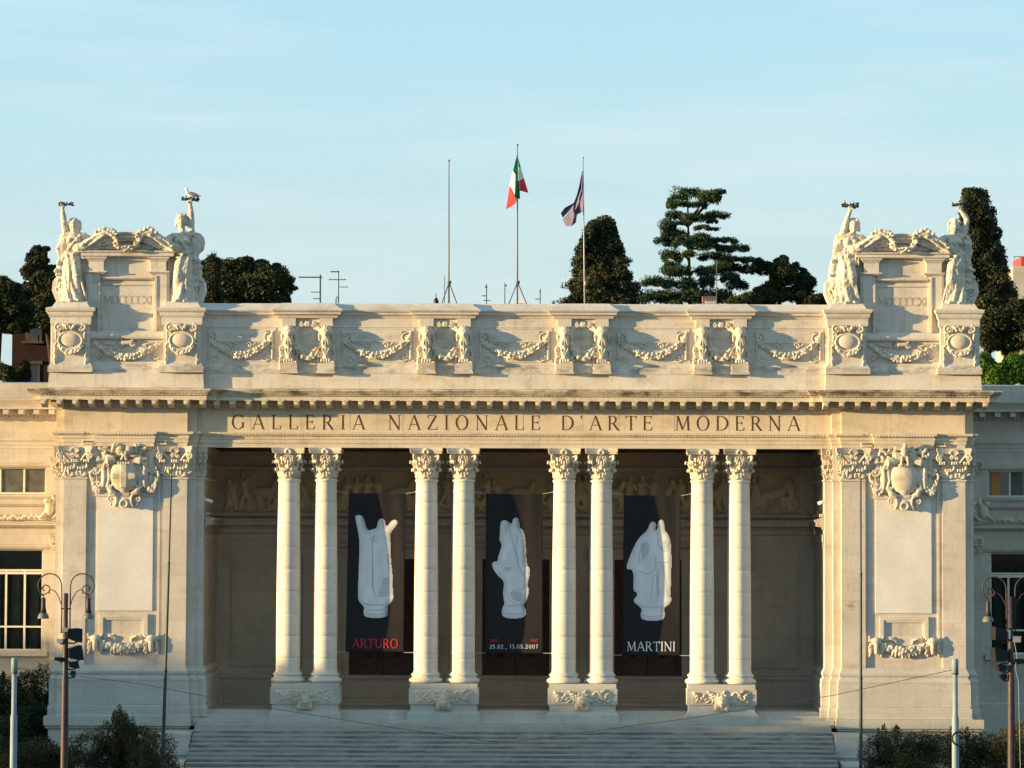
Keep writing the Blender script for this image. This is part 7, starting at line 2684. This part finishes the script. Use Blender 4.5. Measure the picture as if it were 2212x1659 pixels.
for (x, y, w, h, d, pit, lab) in ((612, 900, 0.44, 0.42, 0.42, 0.15, 'largest tilted black floodlight, uppermost on the left lamp post'),
                                  (628, 1150, 0.40, 0.45, 0.42, -0.05, 'square black floodlight below the tilted one on the left lamp post'),
                                  (606, 1312, 0.26, 0.22, 0.25, 0.0, 'small black floodlight third down on the left lamp post'),
                                  (594, 1430, 0.14, 0.20, 0.14, 0.4, 'smallest black floodlight, lowest on the left lamp post'),
                                  (415, 1236, 0.30, 0.13, 0.3, 0.1, 'flat black floodlight sticking out left of the left lamp post')):
    dx, z = fl_at(x, y)
    floodlight(lab, cx0, dx, z, w, h, d, 0.25, pit, 0.3)


def rl_at(x, y):
    a, b_ = P((2690 + x / 2.88) / 1.2875, (1560 + y / 2.88) / 1.2875, LY)
    return a - rx0, b_


for (x, y, w, h, d, pit, lab) in ((262, 588, 0.40, 0.40, 0.4, 3.3, 'upper large floodlight left of the right lamp post'),
                                  (262, 752, 0.40, 0.42, 0.4, 3.2, 'lower large floodlight left of the right lamp post'),
                                  (278, 856, 0.26, 0.22, 0.25, 3.14, 'small floodlight under the two large ones on the right lamp post'),
                                  (292, 926, 0.16, 0.2, 0.16, 2.8, 'smallest floodlight, lowest on the right lamp post'),
                                  (402, 800, 0.34, 0.14, 0.3, 0.1, 'flat floodlight on the right side of the right lamp post')):
    dx, z = rl_at(x, y)
    floodlight(lab, rx0, dx, z, w, h, d, 0.25, pit, 0.3)
for (px_, fn, x, y, w, h, lab) in ((cx0, fl_at, 507, 838, 0.20, 0.12, 'grey junction box clamped on the left lamp post'),
                                   (cx0, fl_at, 428, 990, 0.16, 0.13, 'small grey ballast box on an arm left of the left lamp post'),
                                   (rx0, rl_at, 326, 590, 0.10, 0.26, 'pale cable box strapped to the right lamp post'),
                                   (rx0, rl_at, 392, 628, 0.24, 0.17, 'grey ballast box right of the right lamp post')):
    dx, z = fn(x, y)
    jb = thing('junction_box', lab, 'box', (px_ + dx, LY - 0.11, z), 'boxes on the street lamps')
    m = MB(); m.box(-w / 2, w / 2, -0.06, 0.06, -h / 2, h / 2); m.box(-w / 2 - 0.01, w / 2 + 0.01, -0.07, -0.055, h / 2 - 0.03, h / 2 + 0.01); m.build('case', M['grey_metal'], jb)
    m = MB(); m.tube([(0, 0.02, -h / 2 - 0.02), (-dx, 0.11, -h / 2 - 0.02)], 0.02, 6); m.build('bracket', M['black_metal'], jb)
cb = thing('cable', 'loose pale cable hanging down the right lamp post', 'cable', (rx0 + 0.05, LY - 0.13, -3.06))
m = MB()
m.tube([(0.0, 0, LP(0, 880)[2]), (0.12, 0.0, LP(0, 1150)[2]), (0.06, 0.0, LP(0, 1300)[2]), (0.16, 0.02, LP(0, 1500)[2]), (0.22, 0.0, 1.6), (0.3, 0.0, 0.0)], 0.011, 5)
m.build('cord', M['grey_metal'], cb)

# tram poles and the wire they carry
TY = -40.0
TP = []
for (dx, top, lab) in ((31.5, 1421, 'pale blue tapering tram pole at the left edge'), (2063.2, 1423, 'pale blue tram pole with a black ring, on the right')):
    x, zt = P(dx, top, TY)
    t = thing('tram_pole', lab, 'pole', (x, TY, -3.19), 'pale blue tram poles')
    H = zt + 3.19
    m = MB()
    m.lathe([(0.0, 0.0), (0.13, 0.0), (0.125, 1.5), (0.095, 1.6), (0.088, H - 1.5), (0.068, H - 1.45), (0.066, H - 0.36), (0.0, H - 0.36)], segs=16)
    m.build('shaft', M['tram_pole'], t, smooth=True)
    m = MB(); m.lathe([(0.0, H - 0.38), (0.085, H - 0.38), (0.085, H - 0.06), (0.07, H), (0.0, H)], segs=16); m.build('cap', M['tram_pole'], t, smooth=True)
    m = MB(); m.lathe([(0.0, H - 0.40), (0.092, H - 0.40), (0.092, H - 0.37), (0.0, H - 0.37)], segs=16); m.build('collar', M['wire'], t)
    TP.append((x, H))
rxx, rzz = P(2068.6, 1594.6, TY)
ring = thing('ring', 'black rubber ring hung on the right tram pole', 'ring', (rxx, TY - 0.15, rzz))
m = MB()
m.tube([(0.155 * math.cos(2 * PI * i / 28), 0.0, 0.165 * math.sin(2 * PI * i / 28)) for i in range(29)], 0.024, 8)
m.build('hoop', M['black_metal'], ring, smooth=True)
m = MB(); m.tube([(-0.03, 0.06, 0.15), (-0.03, 0.0, 0.17), (-0.03, -0.02, 0.15)], 0.014, 6); m.build('tie', M['black_metal'], ring)
sw = thing('span_wire', 'thin dark wire sagging in a wide V between the two tram poles', 'wire', (TP[0][0], TY, 0))
pts = [P(37.7, 1443.6, TY), P(300, 1477, TY), P(581, 1529.5, TY), P(854, 1572.6, TY), P(1058, 1601.5, TY)]
m = MB(); m.tube([(a - TP[0][0], 0, b_) for a, b_ in pts], 0.0085, 5); m.build('strand', M['wire'], sw)
pts = [P(1058, 1601.5, TY), P(1110, 1602.5, TY)]
m = MB(); m.tube([(a - TP[0][0], 0, b_) for a, b_ in pts], 0.016, 5); m.build('clamp', M['wire'], sw)
pts = [P(1110, 1602.5, TY), P(1500, 1550, TY), P(1800, 1502, TY), P(2057.8, 1447, TY)]
m = MB(); m.tube([(a - TP[0][0], 0, b_) for a, b_ in pts], 0.0085, 5); m.build('strand', M['wire'], sw)
# the tram's contact wire runs away from the clamp along the street
ax, az = P(1084, 1603, TY)

# slim poles in front of the piers
SY = -14.0
for (top, bot, lab) in (((371.5, 1004), (351, 1659), 'tall slim dark pole leaning in front of the left pier'), ((1859.6, 1034), (1859.6, 1659), 'tall slim dark pole standing in front of the right pier')):
    xt, zt = P(*top, SY); xb, zb = P(*bot, SY)
    k = (zb + 3.1) / (zt - zb)
    xg = xb - (xt - xb) * k
    t = thing('slim_pole', lab, 'pole', (xg, SY, -3.1), 'slim poles before the piers')
    H = zt + 3.1
    f = lambda u: (xt - xg) * u
    m = MB()
    m.tube([(0, 0, 0), (f(0.25), 0, H * 0.25), (f(0.42), 0, H * 0.42), (f(0.43), 0, H * 0.43), (f(0.72), 0, H * 0.72), (f(0.73), 0, H * 0.73), (f(1), 0, H)],
           [0.062, 0.060, 0.056, 0.047, 0.043, 0.034, 0.024], 10)
    m.build('shaft', M['slim_pole'], t, smooth=True)
    for u, r in ((0.425, 0.066), (0.725, 0.05)):
        m = MB(); m.lathe([(0.0, -0.04), (r, -0.04), (r, 0.04), (0.0, 0.04)], (f(u), 0, H * u), 12); m.build('collar', M['slim_pole'], t)
    m = MB(); m.ell((f(1), 0, H), 0.04, sub=1); m.build('tip', M['slim_pole'], t, smooth=True)

# security cameras on the inner edges of the piers
for s, dx, dy, lab in ((-1, 448, 1082, 'white security camera inside the left pier'), (1, 1778, 1086, 'white security camera inside the right pier')):
    x, z = P(dx, dy, 0.25)
    t = thing('security_camera', lab, 'camera', (x, 0.25, z), 'security cameras of the portico')
    m = MB()
    m.tube([(s * 0.16, 0, 0.07), (-s * 0.20, -0.05, -0.03)], [0.06, 0.065], 8)
    m.build('housing', M['white_paint'], t, smooth=True)
    m = MB(); m.tube([(s * 0.1, 0, 0.0), (s * 0.30, 0.0, -0.06)], 0.022, 6); m.build('bracket', M['white_paint'], t)
